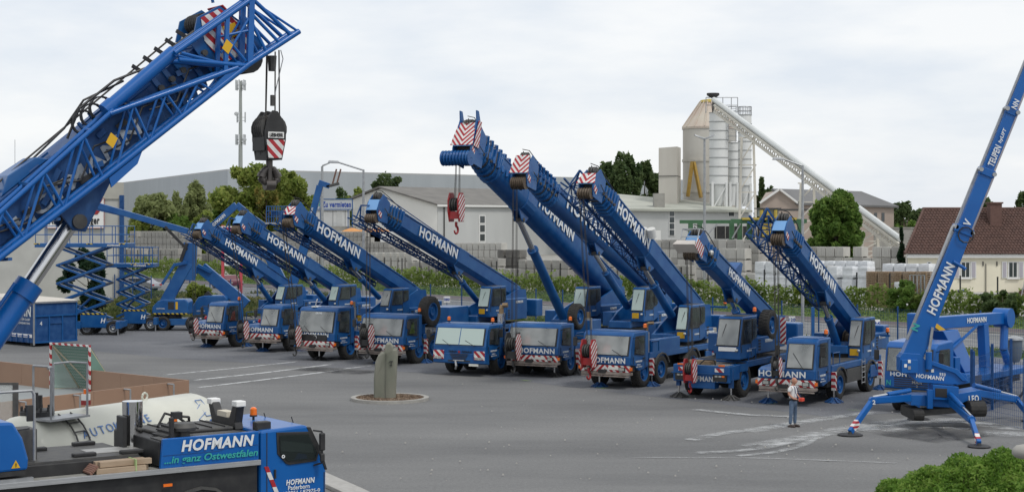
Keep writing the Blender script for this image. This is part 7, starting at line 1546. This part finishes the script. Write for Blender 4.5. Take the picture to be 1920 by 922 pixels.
MB().hexa([(-.02, -.06, Hh-.02), (Wd, -.06, Hh-.02), (Wd, Ld, Hh-.02), (-.02, Ld, Hh-.02), (.1, .1, Hh+.06), (Wd-.1, .1, Hh+.04), (Wd-.1, Ld, Hh+.18), (.1, Ld, Hh+.22)]).ob('tarpaulin', mat('pale_tarpaulin', (.60, .56, .50), .8, col2=(.5, .47, .42), ns=1), t)
for y_ in np.arange(.5, Ld, .62): MB().bx(-.06, 0, y_, y_+.1, .22, .7).ob('side_rib', BLUED, t)
LFT = (0, -1, 0)
text('HOFMANN', (-.015, 2.1, 2.05), LFT, (0, 0, 1), .62, t, w=3.6); text('KRANARBEITEN GmbH', (-.015, 1.4, 1.58), LFT, (0, 0, 1), .14, t, w=2.0, bold=0); text('ARBEITSBÜHNENVERMIETUNG', (-.015, 1.5, 1.36), LFT, (0, 0, 1), .14, t, w=2.2, bold=0)
MB().bx(-.02, -.005, .2, 3.2, .52, .72).ob('white_strip', WHITE, t); text('www.hofmann-autokrane.de', (-.03, 1.7, .62), LFT, (0, 0, 1), .12, t, LETB, w=2.6, bold=0)
for y_ in (.6, 5.8): MB().tube((.2, y_, .14), (.5, y_, .14), .14, 12).ob('roller', BLACK, t)

# ------------------------------------------------------------------ scissor lifts
def scissor(label, px0, px1, pyb, Y, xs0, xs1, n, pyp, pp0, pp1, rail, dep, m):
    pm = Y/FPX; O_ = P((px0+px1)/2, Y); t = thing('scissor_lift', label, 'scissor lift', O_, group='blue scissor lifts'); X = lambda px: (px-960)*pm-O_.x; zb = .95; zp = ZZ(pyp, Y)
    MB().bx(X(px0), X(px1), 0, dep, .45, .85).ob('chassis', m, t, bevel=.03); MB().bx(X(px0)+.1, X(px0)+.1+(X(px1)-X(px0))*.62, -.3, -.0, .5, 1.45).ob('engine_box', m, t, bevel=.03)
    MB().bx(X(px0)+.1, X(px0)+.1+(X(px1)-X(px0))*.62, -.32, -.29, 1.34, 1.44).ob('warning_band', STRY, t); text('H', (X(px0)+.6*(X(px1)-X(px0)), -.305, .95), (1, 0, 0), (0, 0, 1), .3, t, shear=.2)
    for x_ in (X(px0)+.45, X(px1)-.45):
        for sd, y_ in ((1, -.1), (-1, dep+.1)): w_ = wheel(t, 0, 0, .46, .3, sd, rim=ZINC); w_.matrix_local = Matrix.Translation((x_, y_, 0)) @ Matrix.Rotation(-pi/2, 4, 'Z')
    for x_ in (X(px0)+.05, X(px1)-.05):
        for y_ in (-.5,): MB().bx(x_-.12, x_+.12, y_-.1, y_+.5, .45, .9).ob('stabiliser_arm', m, t); MB().tube((x_, y_, 0), (x_, y_, .5), .04).ob('stabiliser', ZINC, t)
    xa, xb = X(xs0)+.05, X(xs1)-.05
    for k in range(n):
        z0, z1 = zb+(zp-.25-zb)*k/n, zb+(zp-.25-zb)*(k+1)/n
        for y_ in (.1, dep-.1):
            MB().bar((xa, y_, z0), (xb, y_, z1), .13, .27, up=(0, 1, 0)).ob('scissor_arm', m, t); MB().bar((xa, y_+.12, z1), (xb, y_+.12, z0), .13, .27, up=(0, 1, 0)).ob('scissor_arm', m, t)
        for x_, z_ in ((xa, z0), (xb, z0), ((xa+xb)/2, (z0+z1)/2)): MB().tube((x_, .05, z_), (x_, dep, z_), .06).ob('cross_tube', DGREY, t)
        text('HOFMANN', (xa+(xb-xa)*.3, .04, z0+(z1-z0)*.3+.02) if 0 else ((xa+xb)/2-.6, .04, (z0+z1)/2+(z1-z0)*.19 if 0 else (z0+z1)/2-(z1-z0)*.6/(xb-xa)), (xb-xa, 0, z1-z0), (0, 0, 1), .08, t, w=.5, bold=0)
    MB().tube(((xa+xb)/2-.8, dep/2, zb+.3), ((xa+xb)/2+.5, dep/2, zb+1.5), .08).ob('lift_cylinder', m, t)
    pf = MB().bx(X(pp0), X(pp1), -.15, dep+.1, zp-.26, zp).ob('platform', m, t, bevel=.02); text('HOFMANN', (X(pp1)-.9, -.16, zp-.13), (1, 0, 0), (0, 0, 1), .13, t, w=.8)
    for x_ in (X(pp0)+.2, X(pp0)+(X(pp1)-X(pp0))*.6, X(pp1)-.3): MB().bx(x_-.25, x_+.15, -.16, -.155, zp-.07, zp).ob('warning_band', STRY, t)
    q = MB(); nx = int((X(pp1)-X(pp0))/.75)+1; hr = rail*pm
    for y_ in (-.1, dep+.05):
        for i in range(nx+1): x_ = X(pp0)+.05+(X(pp1)-X(pp0)-.1)*i/nx; q.tube((x_, y_, zp), (x_, y_, zp+hr), .028, 6)
        for z_ in (.5, 1): q.tube((X(pp0)+.05, y_, zp+hr*z_), (X(pp1)-.05, y_, zp+hr*z_), .028, 6)
    for x_ in (X(pp0)+.05, X(pp1)-.05):
        for z_ in (.5, 1): q.tube((x_, -.1, zp+hr*z_), (x_, dep+.05, zp+hr*z_), .028, 6)
    q.ob('railing', m, t)
scissor('taller scissor lift beside the container, raised on long crossed arms', 150, 226, 622, 105, 104, 199, 4, 456, 66, 240, 32, 2.0, BLUE)
scissor('smaller scissor lift between the tall one and the boom lift', 232, 296, 618, 109, 217, 273, 4, 494, 200, 288, 30, 1.6, BLUE)
# articulated boom lifts
def boomlift(label, px, Y, parts, turret, text_=None):
    pm = Y/FPX; O_ = P(px, Y); t = thing('boom_lift', label, 'boom lift', O_, group='blue boom lifts'); X = lambda p: (p[0]-960)*pm-O_.x; Z = lambda p: ZZ(p[1], Y)
    (a, b, c_, d_) = turret; xa, xb = (a-960)*pm-O_.x, (b-960)*pm-O_.x; z1, z0 = ZZ(c_, Y), ZZ(d_, Y)
    MB().prismy([(xa, z0), (xa+.02, z0+(z1-z0)*.5), (xa+.4, z1-.1), (xa+.8, z1), (xb-.15, z1), (xb, z1-.2), (xb, z0)], -.9, .9).ob('turret', BLUE, t, bevel=.08)
    MB().bx(xa, xb, -.92, -.90, z0+.02, z0+.10).ob('warning_band', STRY, t); MB().bx(xa+1.1, xa+1.5, -.92, -.90, z0+.35, z0+.85).ob('panel', BLACK, t); MB().bx(xa+1.6, xa+1.75, -.92, -.90, z0+.35, z0+.85).ob('yellow_label', YEL, t); text('HOFMANN', (xa+.6, -.91, z0+.4), (1, 0, 0), (0, 0, 1), .1, t, w=.55, bold=0)
    MB().bx(xa+.3, xb+.5, -.8, .8, .35, .8).ob('chassis', BLUE, t, bevel=.03); q = MB(); q.lathe([(0, .8), (.6, .8), (.6, z0), (0, z0)], ((xa+xb)/2, 0, 0), n=18); q.ob('turntable', BLACK, t)
    for x_ in (xa+.75, xb+.3):
        for sd, y_ in ((1, -.95), (-1, .95)): w_ = wheel(t, 0, 0, .48, .34, sd); w_.matrix_local = Matrix.Translation((x_, y_, 0)) @ Matrix.Rotation(-pi/2, 4, 'Z')
    for nm, p0, p1, w_, d2, yy in parts: MB().bar((X(p0), yy, Z(p0)), (X(p1), yy, Z(p1)), d2, w_*pm, up=(-(Z(p1)-Z(p0)), 0, X(p1)-X(p0))).ob(nm, BLUE if nm != 'cylinder' else BLACK, t, bevel=.02)
    return t, X, Z
boomlift('boom lift with its arm folded over the low scissor lift', 325, 110, [('lower_arm', (297, 592), (352, 492), 22, .4, 0), ('parallel_link', (306, 532), (330, 494), 5, .15, -.3), ('parallel_link', (330, 496), (352, 492), 6, .15, -.3), ('knuckle', (357, 455), (353, 525), 24, .5, .1),
         ('upper_boom', (352, 434), (178, 384), 11, .35, .1), ('inner_boom', (230, 402), (100, 372), 7, .28, .1), ('cylinder', (352, 468), (310, 425), 5, .15, -.1), ('cylinder', (340, 490), (352, 455), 6, .15, -.25)], (290, 358, 560, 588))
boomlift('boom lift standing half hidden behind the leftmost crane', 400, 113, [('lower_arm', (462, 572), (378, 502), 22, .45, 0), ('link', (378, 502), (352, 512), 14, .4, 0), ('parallel_link', (372, 497), (398, 510), 6, .15, -.3), ('knuckle', (352, 500), (362, 520), 14, .5, 0), ('cylinder', (388, 548), (400, 560), 10, .2, -.3)], (365, 430, 553, 592))
t, X, Z = boomlift('boom lift raised behind the second crane with a railed basket', 520, 118, [('lower_arm', (560, 590), (500, 470), 18, .4, 0), ('arm', (500, 480), (398, 425), 14, .35, 0), ('upper_boom', (386, 436), (444, 384), 13, .35, -.1), ('jib', (444, 384), (464, 400), 12, .3, -.1), ('jib', (464, 400), (500, 425), 9, .3, -.1)], (520, 590, 560, 592))
text('HOFMANN', (X((410, 416)), -.3, Z((410, 414))), (58, 0, 52), (-52, 0, 58), .24, t, w=1.35)
q = MB(); bx0, bx1, bz0, bz1 = X((502, 0)), X((540, 0)), Z((0, 417)), Z((0, 387))
for x_ in np.linspace(bx0, bx1, 5):
    for y_ in (-.6, .5): q.tube((x_, y_, bz0), (x_, y_, bz1), .03, 6)
for z_ in (.35, .7, 1):
    zz_ = bz0+(bz1-bz0)*z_
    for y_ in (-.6, .5): q.tube((bx0, y_, zz_), (bx1, y_, zz_), .03, 6)
    for x_ in (bx0, bx1): q.tube((x_, -.6, zz_), (x_, .5, zz_), .03, 6)
q.ob('basket_railing', BLUE, t); MB().bx(bx0-.1, bx1+.1, -.65, .55, bz0-.12, bz0).ob('basket_floor', ZINC, t); MB().bx(bx0+.3, bx0+.8, -.5, -.2, bz0+.5, bz0+.85).ob('control_panel', BLUED, t)
MB().bx(X((525, 0)), X((548, 0)), -.3, .3, Z((0, 415)), Z((0, 396))).ob('basket_bracket', BLUE, t)
YT = 112.; t = thing('telehandler', 'telescopic handler with two upright fork tines behind the third crane', 'telehandler', P(560, YT)); pm = YT/FPX; X = lambda p: (p[0]-560)*pm; Z = lambda p: ZZ(p[1], YT)
for nm, p0, p1, w_, m_ in (('boom', (540, 560), (578, 440), 17, BLUE), ('inner_boom', (572, 455), (600, 348), 12, BLUE), ('knuckle', (598, 342), (618, 349), 10, BLUE), ('fork_carriage', (612, 350), (636, 344), 5, DGREY)):
    MB().bar((X(p0), 0, Z(p0)), (X(p1), 0, Z(p1)), .4, w_*pm, up=(-(Z(p1)-Z(p0)), 0, X(p1)-X(p0))).ob(nm, m_, t, bevel=.02)
for a, b in (((623, 347), (631, 317)), ((631, 347), (639, 317))): MB().bar((X(a), 0, Z(a)), (X(b), 0, Z(b)), .12, .10).ob('fork', mat('rusty_fork', (.14, .07, .05), .7), t)
text('HOFMANN', (X((584, 400)), -.25, Z((584, 400))), (28, 0, 107), (-107, 0, 28), .13, t, w=.8)
MB().bx(-2.5, 1.5, -.9, .9, .5, 1.5).ob('body', BLUE, t, bevel=.08); MB().bx(-.6, .7, -1.0, -.2, 1.5, 2.6).ob('cab', BLUE, t, bevel=.06); window(t, [(-.5, -1.01, 1.6), (.6, -1.01, 1.6), (.6, -1.01, 2.5), (-.5, -1.01, 2.5)], GLS)
for x_ in (-1.9, .9):
    for sd, y_ in ((1, -1.0), (-1, 1.0)): w_ = wheel(t, 0, 0, .55, .36, sd); w_.matrix_local = Matrix.Translation((x_, y_, 0)) @ Matrix.Rotation(-pi/2, 4, 'Z')
# red posted roadside sign
YR = 150.; t = thing('roadside_sign', 'red posted sign with orange and white panels seen behind the booms', 'sign', P(418, YR)); pm = YR/FPX
X = lambda px: (px-418)*pm; Z = lambda py: ZZ(py, YR); RPO = mat('faded_red_post', (.50, .07, .09), .6)
for px in (415, 449): MB().bx(X(px), X(px+5), 0, .2, 0, Z(422)).ob('post', RPO, t)
MB().bx(X(415), X(454), -.02, .18, Z(446), Z(424)).ob('top_board', WHITE, t); MB().bx(X(415), X(454), -.03, -.02, Z(433), Z(426)).ob('red_bar', RPO, t)
f = MB().bx(X(421), X(452), -.04, .16, Z(478), Z(444)).ob('board', WHITE, t); MB().bx(X(421), X(452), -.05, -.04, Z(456), Z(444)).ob('orange_panel', mat('orange_panel', (.75, .25, .02), .5), f)
text('PIRELLI', (X(437), -.06, Z(450)), (1, 0, 0), (0, 0, 1), .35, f, REDP, w=1.25); text('DA', (X(446), -.05, Z(461)), (1, 0, 0), (0, 0, 1), .35, f, REDP, w=.5)
MB().bx(X(421), X(450), -.04, .16, Z(498), Z(480)).ob('lower_board', WHITE, t); q = MB()
for i in range(3): q.bx(X(424), X(444-4*i), -.06, -.04, Z(487+i*4), Z(485.5+i*4))
q.ob('printed_lines', DGREY, t)
for i, (px, py, dx) in enumerate(((430, 535, 0), (440, 545, 1.5))):
    q = MB()
    for k in range(6): q.bar((k*.05, k*.45, .1+.06*k), (4.8+k*.05, k*.45-2.6, .16+.05*k), .2, .08)
    o = q.ob('metal_profiles', [ZINC, RAILM][i], bevel=0); o.location = P(px-40, 142+i*4, .3); tag(o, ['bundle of silver metal profiles lying behind the blue fence, upper pile', 'bundle of metal profiles lying behind the blue fence, lower pile'][i], 'metal profiles'); o['kind'] = 'stuff'
# parked cars behind the fence
def car(px, Y, m, label, rot):
    t = thing('parked_car', label, 'car', P(px, Y), rot)
    prof = [(-2.1, .35), (-2.15, .75), (-1.95, .95), (-1.25, 1.0), (-.7, 1.42), (.9, 1.45), (1.6, 1.0), (2.05, .92), (2.15, .6), (2.1, .35)]
    MB().prismy(prof, -.85, .85).ob('body', m, t, bevel=.08)
    MB().prismy([(-1.08, 1.0), (-.66, 1.36), (.0, 1.38), (.0, 1.0)], -.87, -.85).ob('side_window', WINB, t); MB().prismy([(.08, 1.0), (.08, 1.38), (.85, 1.38), (1.35, 1.0)], -.87, -.85).ob('side_window', WINB, t)
    for x_ in (-1.35, 1.35):
        for sd, y_ in ((1, -.86), (-1, .86)): w_ = wheel(t, 0, 0, .32, .2, sd, rim=ZINC); w_.matrix_local = Matrix.Translation((x_, y_, 0)) @ Matrix.Rotation(-pi/2, 4, 'Z')
    MB().bx(-2.17, -2.1, -.8, -.5, .6, .75).bx(-2.17, -2.1, .5, .8, .6, .75).ob('headlight', LAMP, t); MB().bx(2.12, 2.17, -.8, -.5, .65, .8).bx(2.12, 2.17, .5, .8, .65, .8).ob('tail_light', REDL, t)
car(205, 158, mat('green_car_paint', (.22, .26, .24), .3, .4, coat=.5), 'pale green car parked by the corner of the tyre shop', .3)
car(262, 168, mat('silver_car_paint', (.40, .40, .42), .3, .5, coat=.5), 'silver car seen through the low scissor lift arms', -.4); car(425, 176, mat('dark_red_car_paint', (.12, .02, .03), .3, coat=.5), 'dark car behind the red posted sign', RROT+pi)
# bins by the house
for px, w_, h_, m_, lb, zc_ in ((1795, .55, .95, BLACK, 'dark wheeled bin left of the blue lidded one', 0), (1804, .6, 1.05, mat('bin_body', (.03, .03, .035), .5), 'dark wheeled bin with a blue lid by the bungalow wall', 1), (1786, .5, .9, DGREY, 'small dark bin nearest the boom by the bungalow wall', 0)):
    t = thing('wheeled_bin', lb, 'bin', P(px, 146)); MB().hexa([(-w_*.42, -.3, .05), (w_*.42, -.3, .05), (w_*.42, .3, .05), (-w_*.42, .3, .05), (-w_/2, -.36, h_), (w_/2, -.36, h_), (w_/2, .36, h_), (-w_/2, .36, h_)]).ob('body', m_, t); MB().bx(-w_/2-.03, w_/2+.03, -.4, .38, h_, h_+.08).ob('lid', LETB if zc_ else BLACK, t, bevel=.02); MB().tube((-w_/2, .32, .1), (w_/2, .32, .1), .1).ob('wheels', RUBBER, t)
    MB().bx(-.12, .12, -.37, -.34, h_*.4, h_*.8).ob('sticker', WHITE, t)
t = thing('garden_ladder', 'light metal ladder leaning near the steps at the right edge', 'ladder', P(1912, 145)); q = MB()
for x_ in (0, .45): q.bar((x_, 0, 0), (x_+.9, .6, 3.1), .06)
for i in range(9): k = (i+.5)/9; q.bar((.9*k, .6*k, 3.1*k), (.45+.9*k, .6*k, 3.1*k), .04)
q.ob('rungs', ZINC, t)

# ------------------------------------------------------------------ trees, hedge, bushes
BARK = mat('bark', (.10, .075, .055), .95, col2=(.15, .12, .09), ns=4, bump=.5, bs=8)
LG = {'mid': leafmat('leaf_mid', (.12, .17, .03), (.20, .26, .05), (.32, .36, .085), .35), 'dark': leafmat('leaf_dark', (.045, .080, .028), (.075, .118, .040), (.12, .165, .06), .4), 'bright': leafmat('leaf_bright', (.065, .13, .022), (.11, .20, .035), (.19, .28, .06), .6),
      'birch': leafmat('leaf_birch', (.17, .21, .08), (.24, .28, .11), (.31, .35, .15), .4), 'fir': leafmat('leaf_fir', (.010, .028, .014), (.018, .045, .02), (.035, .07, .03), .8), 'autumn': leafmat('leaf_turning', (.14, .17, .04), (.22, .22, .05), (.36, .24, .07), .4)}
def crown_pts(kind, n, seed, nb=34):
    r = np.random.RandomState(seed); out_ = []
    for b in range(nb):
        if kind == 'round': d = r.normal(size=3); d /= np.linalg.norm(d); c = d*r.uniform(.25, .82)*np.array([1, 1, 1]); rb = r.uniform(.20, .36)
        elif kind == 'egg': z = r.uniform(-1, .95); rad = (1-max(0, z)**1.4)*.85*(1 if z > -.7 else .8); a = r.uniform(0, 2*pi); q_ = sqrt(r.uniform(.05, 1)); c = np.array([rad*q_*cos(a), rad*q_*sin(a), z*.88]); rb = r.uniform(.14, .26)
        elif kind == 'dome': z = r.uniform(-1, .97); rad = .92*sqrt(max(0.02, 1-((z+.3)/1.32)**2)) if z > -.3 else .92+.3*(z+.3); a = r.uniform(0, 2*pi); q_ = sqrt(r.uniform(.2, 1)); c = np.array([rad*q_*cos(a), rad*q_*sin(a), z*.92]); rb = r.uniform(.10, .22)
        elif kind == 'cone': z = r.uniform(-1, 1)*.96; rad = (1-z)/2*.95; a = r.uniform(0, 2*pi); q_ = sqrt(r.uniform(.2, 1)); c = np.array([rad*q_*cos(a), rad*q_*sin(a), z]); rb = .10+.14*(1-z)/2
        else: z = r.uniform(-1, .9); rad = .82*(1-abs(z)**2.6)+.16; a = r.uniform(0, 2*pi); q_ = sqrt(r.uniform(.15, 1)); c = np.array([rad*q_*cos(a), rad*q_*sin(a), z]); rb = r.uniform(.10, .30)
        m = int(n*1.9)//nb; d = r.normal(size=(m, 3)); d /= np.linalg.norm(d, axis=1)[:, None]; out_.append(c+d*(rb*r.uniform(.45, 1.08, m)**.6)[:, None]*np.array([1, 1, .85])+r.normal(0, .02, (m, 3)))
    return np.concatenate(out_)
def tree(px, pyt, wpx, Y, label, kind='round', leaf='mid', n=4200, ls=.30, zb=None, seed=1, dep=None, nb=34, name='tree', cat='tree', trunk=.35, group=None):
    pm = Y/FPX; zt = ZZ(pyt, Y); R = wpx/2*pm; zb = zt*.18 if zb is None else zb; hz_ = (zt-zb)/2; t = thing(name, label, cat, P(px, Y), random.uniform(0, 6), group)
    C_ = crown_pts(kind, n, seed, nb)*np.array([R*.92, (dep or R)*.92, hz_*.95])+np.array([0, 0, zb+hz_])
    mkob('crown', quads('crown', leaf_quads(C_, ls*1.08, rs=np.random.RandomState(seed+50)), LG[leaf]), None, t)
    q = MB(); r_ = random.Random(seed); pts = [Vector((0, 0, 0)), Vector((r_.uniform(-.2, .2), r_.uniform(-.2, .2), zb*.9+.3)), Vector((r_.uniform(-.4, .4), r_.uniform(-.3, .3), zb+hz_)), Vector((0, 0, zb+hz_*1.6))]
    rr_ = [trunk, trunk*.8, trunk*.5, trunk*.15]
    for i in range(3): q.tube(pts[i], pts[i+1], rr_[i], 8, rr_[i+1])
    for k in range(9):
        a = r_.uniform(0, 2*pi); s_ = pts[1].lerp(pts[3], r_.uniform(0, .7)); e2 = s_+Vector((cos(a)*R*.7, sin(a)*R*.7, hz_*r_.uniform(.15, .5))); q.tube(s_, e2, trunk*.3, 6, trunk*.06)
    q.ob('trunk', BARK, t); return t
tree(474, 306, 156, 322, 'big leafy tree directly behind the hanging hook block, left half of the clump', 'irr', 'mid', 9500, .50, 1.0, 3, nb=80)
tree(540, 318, 112, 330, 'big leafy tree right of the hanging hook block with a few yellowing twigs', 'irr', 'mid', 7500, .50, 1.0, 5, nb=66)
tree(500, 345, 60, 316, 'small yellowing tree at the front of the clump under the hook', 'irr', 'autumn', 1500, .45, 3.0, 6)
tree(365, 335, 76, 300, 'upright pale birch in front of the grey hall', 'egg', 'birch', 4200, .42, 1.2, 8, nb=60)
tree(330, 355, 52, 296, 'narrow birch left of the upright pale birch', 'egg', 'birch', 2200, .40, 1.0, 9)
tree(290, 364, 96, 290, 'bushy grey green willow nearest the tyre shop corner', 'irr', 'birch', 4400, .42, .2, 10, nb=56)
for i, (px, pt, wd_, lf) in enumerate(((262, 388, 50, 'mid'), (330, 398, 80, 'bright'), (385, 392, 70, 'mid'), (420, 385, 60, 'bright'), (455, 380, 70, 'mid'), (510, 385, 80, 'mid'), (565, 392, 60, 'bright'))):
    tree(px, pt, wd_, (288 if px < 400 else 318)+i*2, ['low shrub right of the tyre shop column', 'wide bright shrub under the narrow birch', 'rounded shrub under the upright birch', 'bright shrub left of the big tree clump', 'shrub at the foot of the big tree', 'shrub behind the railed basket', 'bright shrub left of the telehandler boom'][i], 'irr', lf, 3200, .42, .0, 20+i, name='shrub', cat='shrub', trunk=.12)
tree(640, 342, 56, 350, 'round dark tree behind the Zu vermieten board', 'round', 'dark', 3000, .30, 3, 12); tree(668, 350, 42, 356, 'lighter tree right of the round dark tree behind the board', 'irr', 'mid', 1800, .30, 3, 13)
tree(728, 328, 110, 405, 'wide tree rising above the gable of the white warehouse', 'irr', 'dark', 3600, .45, 4, 14)
for i, (px, pt, wd_) in enumerate(((1112, 318, 66), (1168, 286, 80), (1210, 300, 60), (1140, 305, 60), (1232, 330, 40))):
    tree(px, pt, wd_, 330+i*4, ['dark tree just right of the striped boom heads', 'tallest tree of the dark group left of the beige tower', 'dark tree touching the square beige block', 'dark tree between the boom head and the tallest one', 'small dark tree partly behind the square beige block'][i], 'irr', 'dark', 4200, .48, 3, 30+i, nb=44)
tree(1427, 325, 30, 300, 'slim poplar right of the silo trestle', 'egg', 'dark', 2200, .4, 2, 41); tree(1443, 352, 44, 305, 'low dark tree beside the slim poplar', 'irr', 'dark', 1500, .42, 0, 42)
tree(1568, 354, 116, 186, 'dense round green tree in front of the conveyor', 'dome', 'bright', 17000, .27, 1.2, 44, nb=130, trunk=.4)
tree(1690, 425, 26, 158, 'small dark fir at the left end of the bungalow', 'cone', 'fir', 2600, .16, .2, 45)
for i, (px, pt, wd_) in enumerate(((1695, 378, 60), (1722, 392, 60), (1675, 396, 60))): tree(px, pt, wd_, 300+i*8, ['dark wooded clump right of the factory shed', 'lower wooded clump behind the bungalow hip', 'wooded clump below the factory shed corner'][i], 'irr', 'dark', 3000, .45, -2, 50+i)
tree(1700, 408, 70, 262, 'bright low thicket right of the factory shed wall', 'irr', 'bright', 2200, .35, -1, 55, name='thicket', cat='shrub'); tree(1850, 373, 42, 200, 'tree top peeking over the bungalow roof left of the chimney', 'irr', 'dark', 2600, .28, 4, 56); tree(1914, 360, 26, 200, 'tree top over the bungalow roof at the right edge', 'irr', 'dark', 1800, .26, 5, 57)
tree(160, 470, 110, 118, 'dark bush behind the tall scissor lift', 'irr', 'fir', 6000, .16, .0, 60, name='bush', cat='shrub', trunk=.1, dep=1.5)
tree(372, 530, 60, 128, 'scrubby bush between the two low boom lifts', 'irr', 'mid', 2600, .14, .0, 61, name='bush', cat='shrub', trunk=.08)
# clipped hedge along the storage yard
n = 60000; s_ = -330+(390)*rs.uniform(0, 1, n)**.62; y_ = rs.uniform(0, 1, n); hgt = 1.75+.25*np.sin(s_*.9)+.2*np.sin(s_*2.3+1)+.12*np.sin(s_*5.1)
wd_ = rs.uniform(-.85, .85, n); zz_ = .1+hgt*y_; fr_ = rs.uniform(0, 1, n) < .6; wd_[fr_] = -.85+rs.uniform(0, .25, fr_.sum()); zz_ += rs.normal(0, .05, n)
C_ = np.stack([s_*.645+(108.6+wd_)*.764, -s_*.764+(108.6+wd_)*.645, zz_], 1)
hme = quads('hedge', leaf_quads(C_, .17), leafmat('hedge_leaf', (.09, .14, .025), (.16, .23, .045), (.26, .33, .09), .5))
ho = mkob('hedge', hme); ho['kind'] = 'stuff'; tag(ho, 'long clipped yellow green hedge between the street and the paving yard', 'hedge')
HT = (-.9, -1.0)
for i, s0_ in enumerate((-96, -88, -79, -70, -61, -54, -46)):
    c_ = RD(s0_, 107.6); px_ = 960+FPX*c_.x/c_.y
    tree(px_, HOR+(7.5-2.1-.25*(i % 3))*FPX/c_.y, 4.2*FPX/c_.y, c_.y, ['shrub thickening the hedge under the last crane boom', 'shrub in the hedge left of the steel gate frame', 'shrub in the hedge beside the spider lift boom', 'dark shrub in the hedge in front of the bins', 'reddish shrub in the hedge below the second shuttered window', 'shrub in the hedge by the right shuttered window', 'shrub in the hedge at the right edge'][i], 'irr', ['mid', 'mid', 'bright', 'dark', 'autumn', 'bright', 'mid'][i], 3000, .16, .0, 70+i, name='hedge_shrub', cat='shrub', trunk=.06, dep=1.4)
# weeds and grass tufts
n = 26000; k1, k2 = rs.uniform(0, 1, n), rs.uniform(0, 1, n); A_, B2, C2, D2 = [np.array(G(*q)) for q in ((110, 606), (640, 588), (600, 562), (230, 562))]
Pq = (A_*(1-k1)[:, None]+B2*k1[:, None])*(1-k2)[:, None]+(D2*(1-k1)[:, None]+C2*k1[:, None])*k2[:, None]; hh_ = np.clip(np.sin(Pq[:, 0]*.5)*np.cos(Pq[:, 1]*.33)+.6, .15, 1.4)
Pq[:, 2] = rs.uniform(0, 1, n)*.75*hh_
we = mkob('weeds', quads('weeds', leaf_quads(Pq, .16, 1.3), leafmat('weed_leaf', (.035, .06, .015), (.085, .11, .03), (.19, .18, .08), .25))); we['kind'] = 'stuff'; tag(we, 'rough weedy bank behind the boom lifts', 'weeds')
n = 40000; s_ = rs.uniform(-250, 20, n)
side = rs.uniform(0, 1, n) < .35; c_ = np.where(side, rs.uniform(77.3, 80.4, n), rs.uniform(97.2, 107.5, n)); Pq = np.stack([s_*.645+c_*.764, -s_*.764+c_*.645, rs.uniform(.0, .22, n)], 1)
gr = mkob('grass_tufts', quads('grass_tufts', leaf_quads(Pq, .13, 1.4), leafmat('grass_leaf', (.05, .09, .015), (.09, .14, .03), (.17, .20, .06), .3))); gr['kind'] = 'stuff'; tag(gr, 'short grass on both verges of the street', 'grass')
# big clipped bush in the bottom right corner
BL = leafmat('glossy_bush_leaf', (.06, .13, .014), (.12, .235, .028), (.25, .37, .07), 2.4)
t = thing('clipped_bush', 'big rounded bright green bush filling the bottom right corner', 'bush', P(1860, 30)); 
def mound(cx, cy, cz, rx, ry, rz, n, seed):
    r = np.random.RandomState(seed); d = r.normal(size=(n, 3)); d[:, 2] = np.abs(d[:, 2]); d /= np.linalg.norm(d, axis=1)[:, None]
    bump = 1+.025*np.sin(d[:, 0]*13+1)*np.cos(d[:, 1]*11)+.02*np.sin(d[:, 0]*29)+.02*np.cos(d[:, 2]*31)
    p = d*bump[:, None]*np.array([rx, ry, rz])*(1-r.uniform(0, .07, n)**1.0)[:, None]; return p+np.array([cx, cy, cz])
pts = np.concatenate([mound(.05, 0, .2, 3.25, 2.4, 3.12-.2, 90000, 1), mound(2.3, 1.2, .2, 2.2, 2.0, 3.25, 34000, 2)])
mk = (pts[:, 1] < 1.9) & (pts[:, 2] > 1.0)
pts = pts[mk]; mkob('foliage', quads('foliage', leaf_quads(pts, .034, 1.5), BL), None, t)['kind'] = 'stuff'
q = MB()
q.lathe([(2.6*cos(a), .2+2.6*sin(a)) for a in np.linspace(0, pi/2, 9)], (0, 0, 0), n=28); q.lathe([(1.85*cos(a), .2+3.0*sin(a)) for a in np.linspace(0, pi/2, 9)], (2.3, 1.2, 0), n=24); q.bx(-2.4, 3, -1.5, 1.5, -.0, .3)
q.ob('inner_twigs', mat('dark_twigs', (.02, .022, .01), .95, col2=(.05, .04, .02), ns=9), t)
tag(MB().sphere((0, 0, 0), .16, 10, (1.3, 1, .8)).ob('pale_stone', KERB, smooth=60), 'pale rounded stone beside the bush at the right edge', 'stone').location = P(1919, 27.4, ZZ(846, 27.4))

# ------------------------------------------------------------------ small things that make the yard used
q = MB()
for k in range(170):
    p = G(random.uniform(300, 1900), random.uniform(700, 905)); r_ = random.uniform(.012, .035)
    q.hexa([p+Vector((a*r_, b*r_*1.2, .05)) for a, b in ((-1, -1), (1, -.8), (.9, 1), (-1, .8))]+[p+Vector((a*r_*.6, b*r_*.7, .05+r_)) for a, b in ((-1, -1), (1, -.8), (.9, 1), (-1, .8))])
o = q.ob('grit_stones', KERB); o['kind'] = 'stuff'; tag(o, 'small stones scattered on the yard', 'grit')
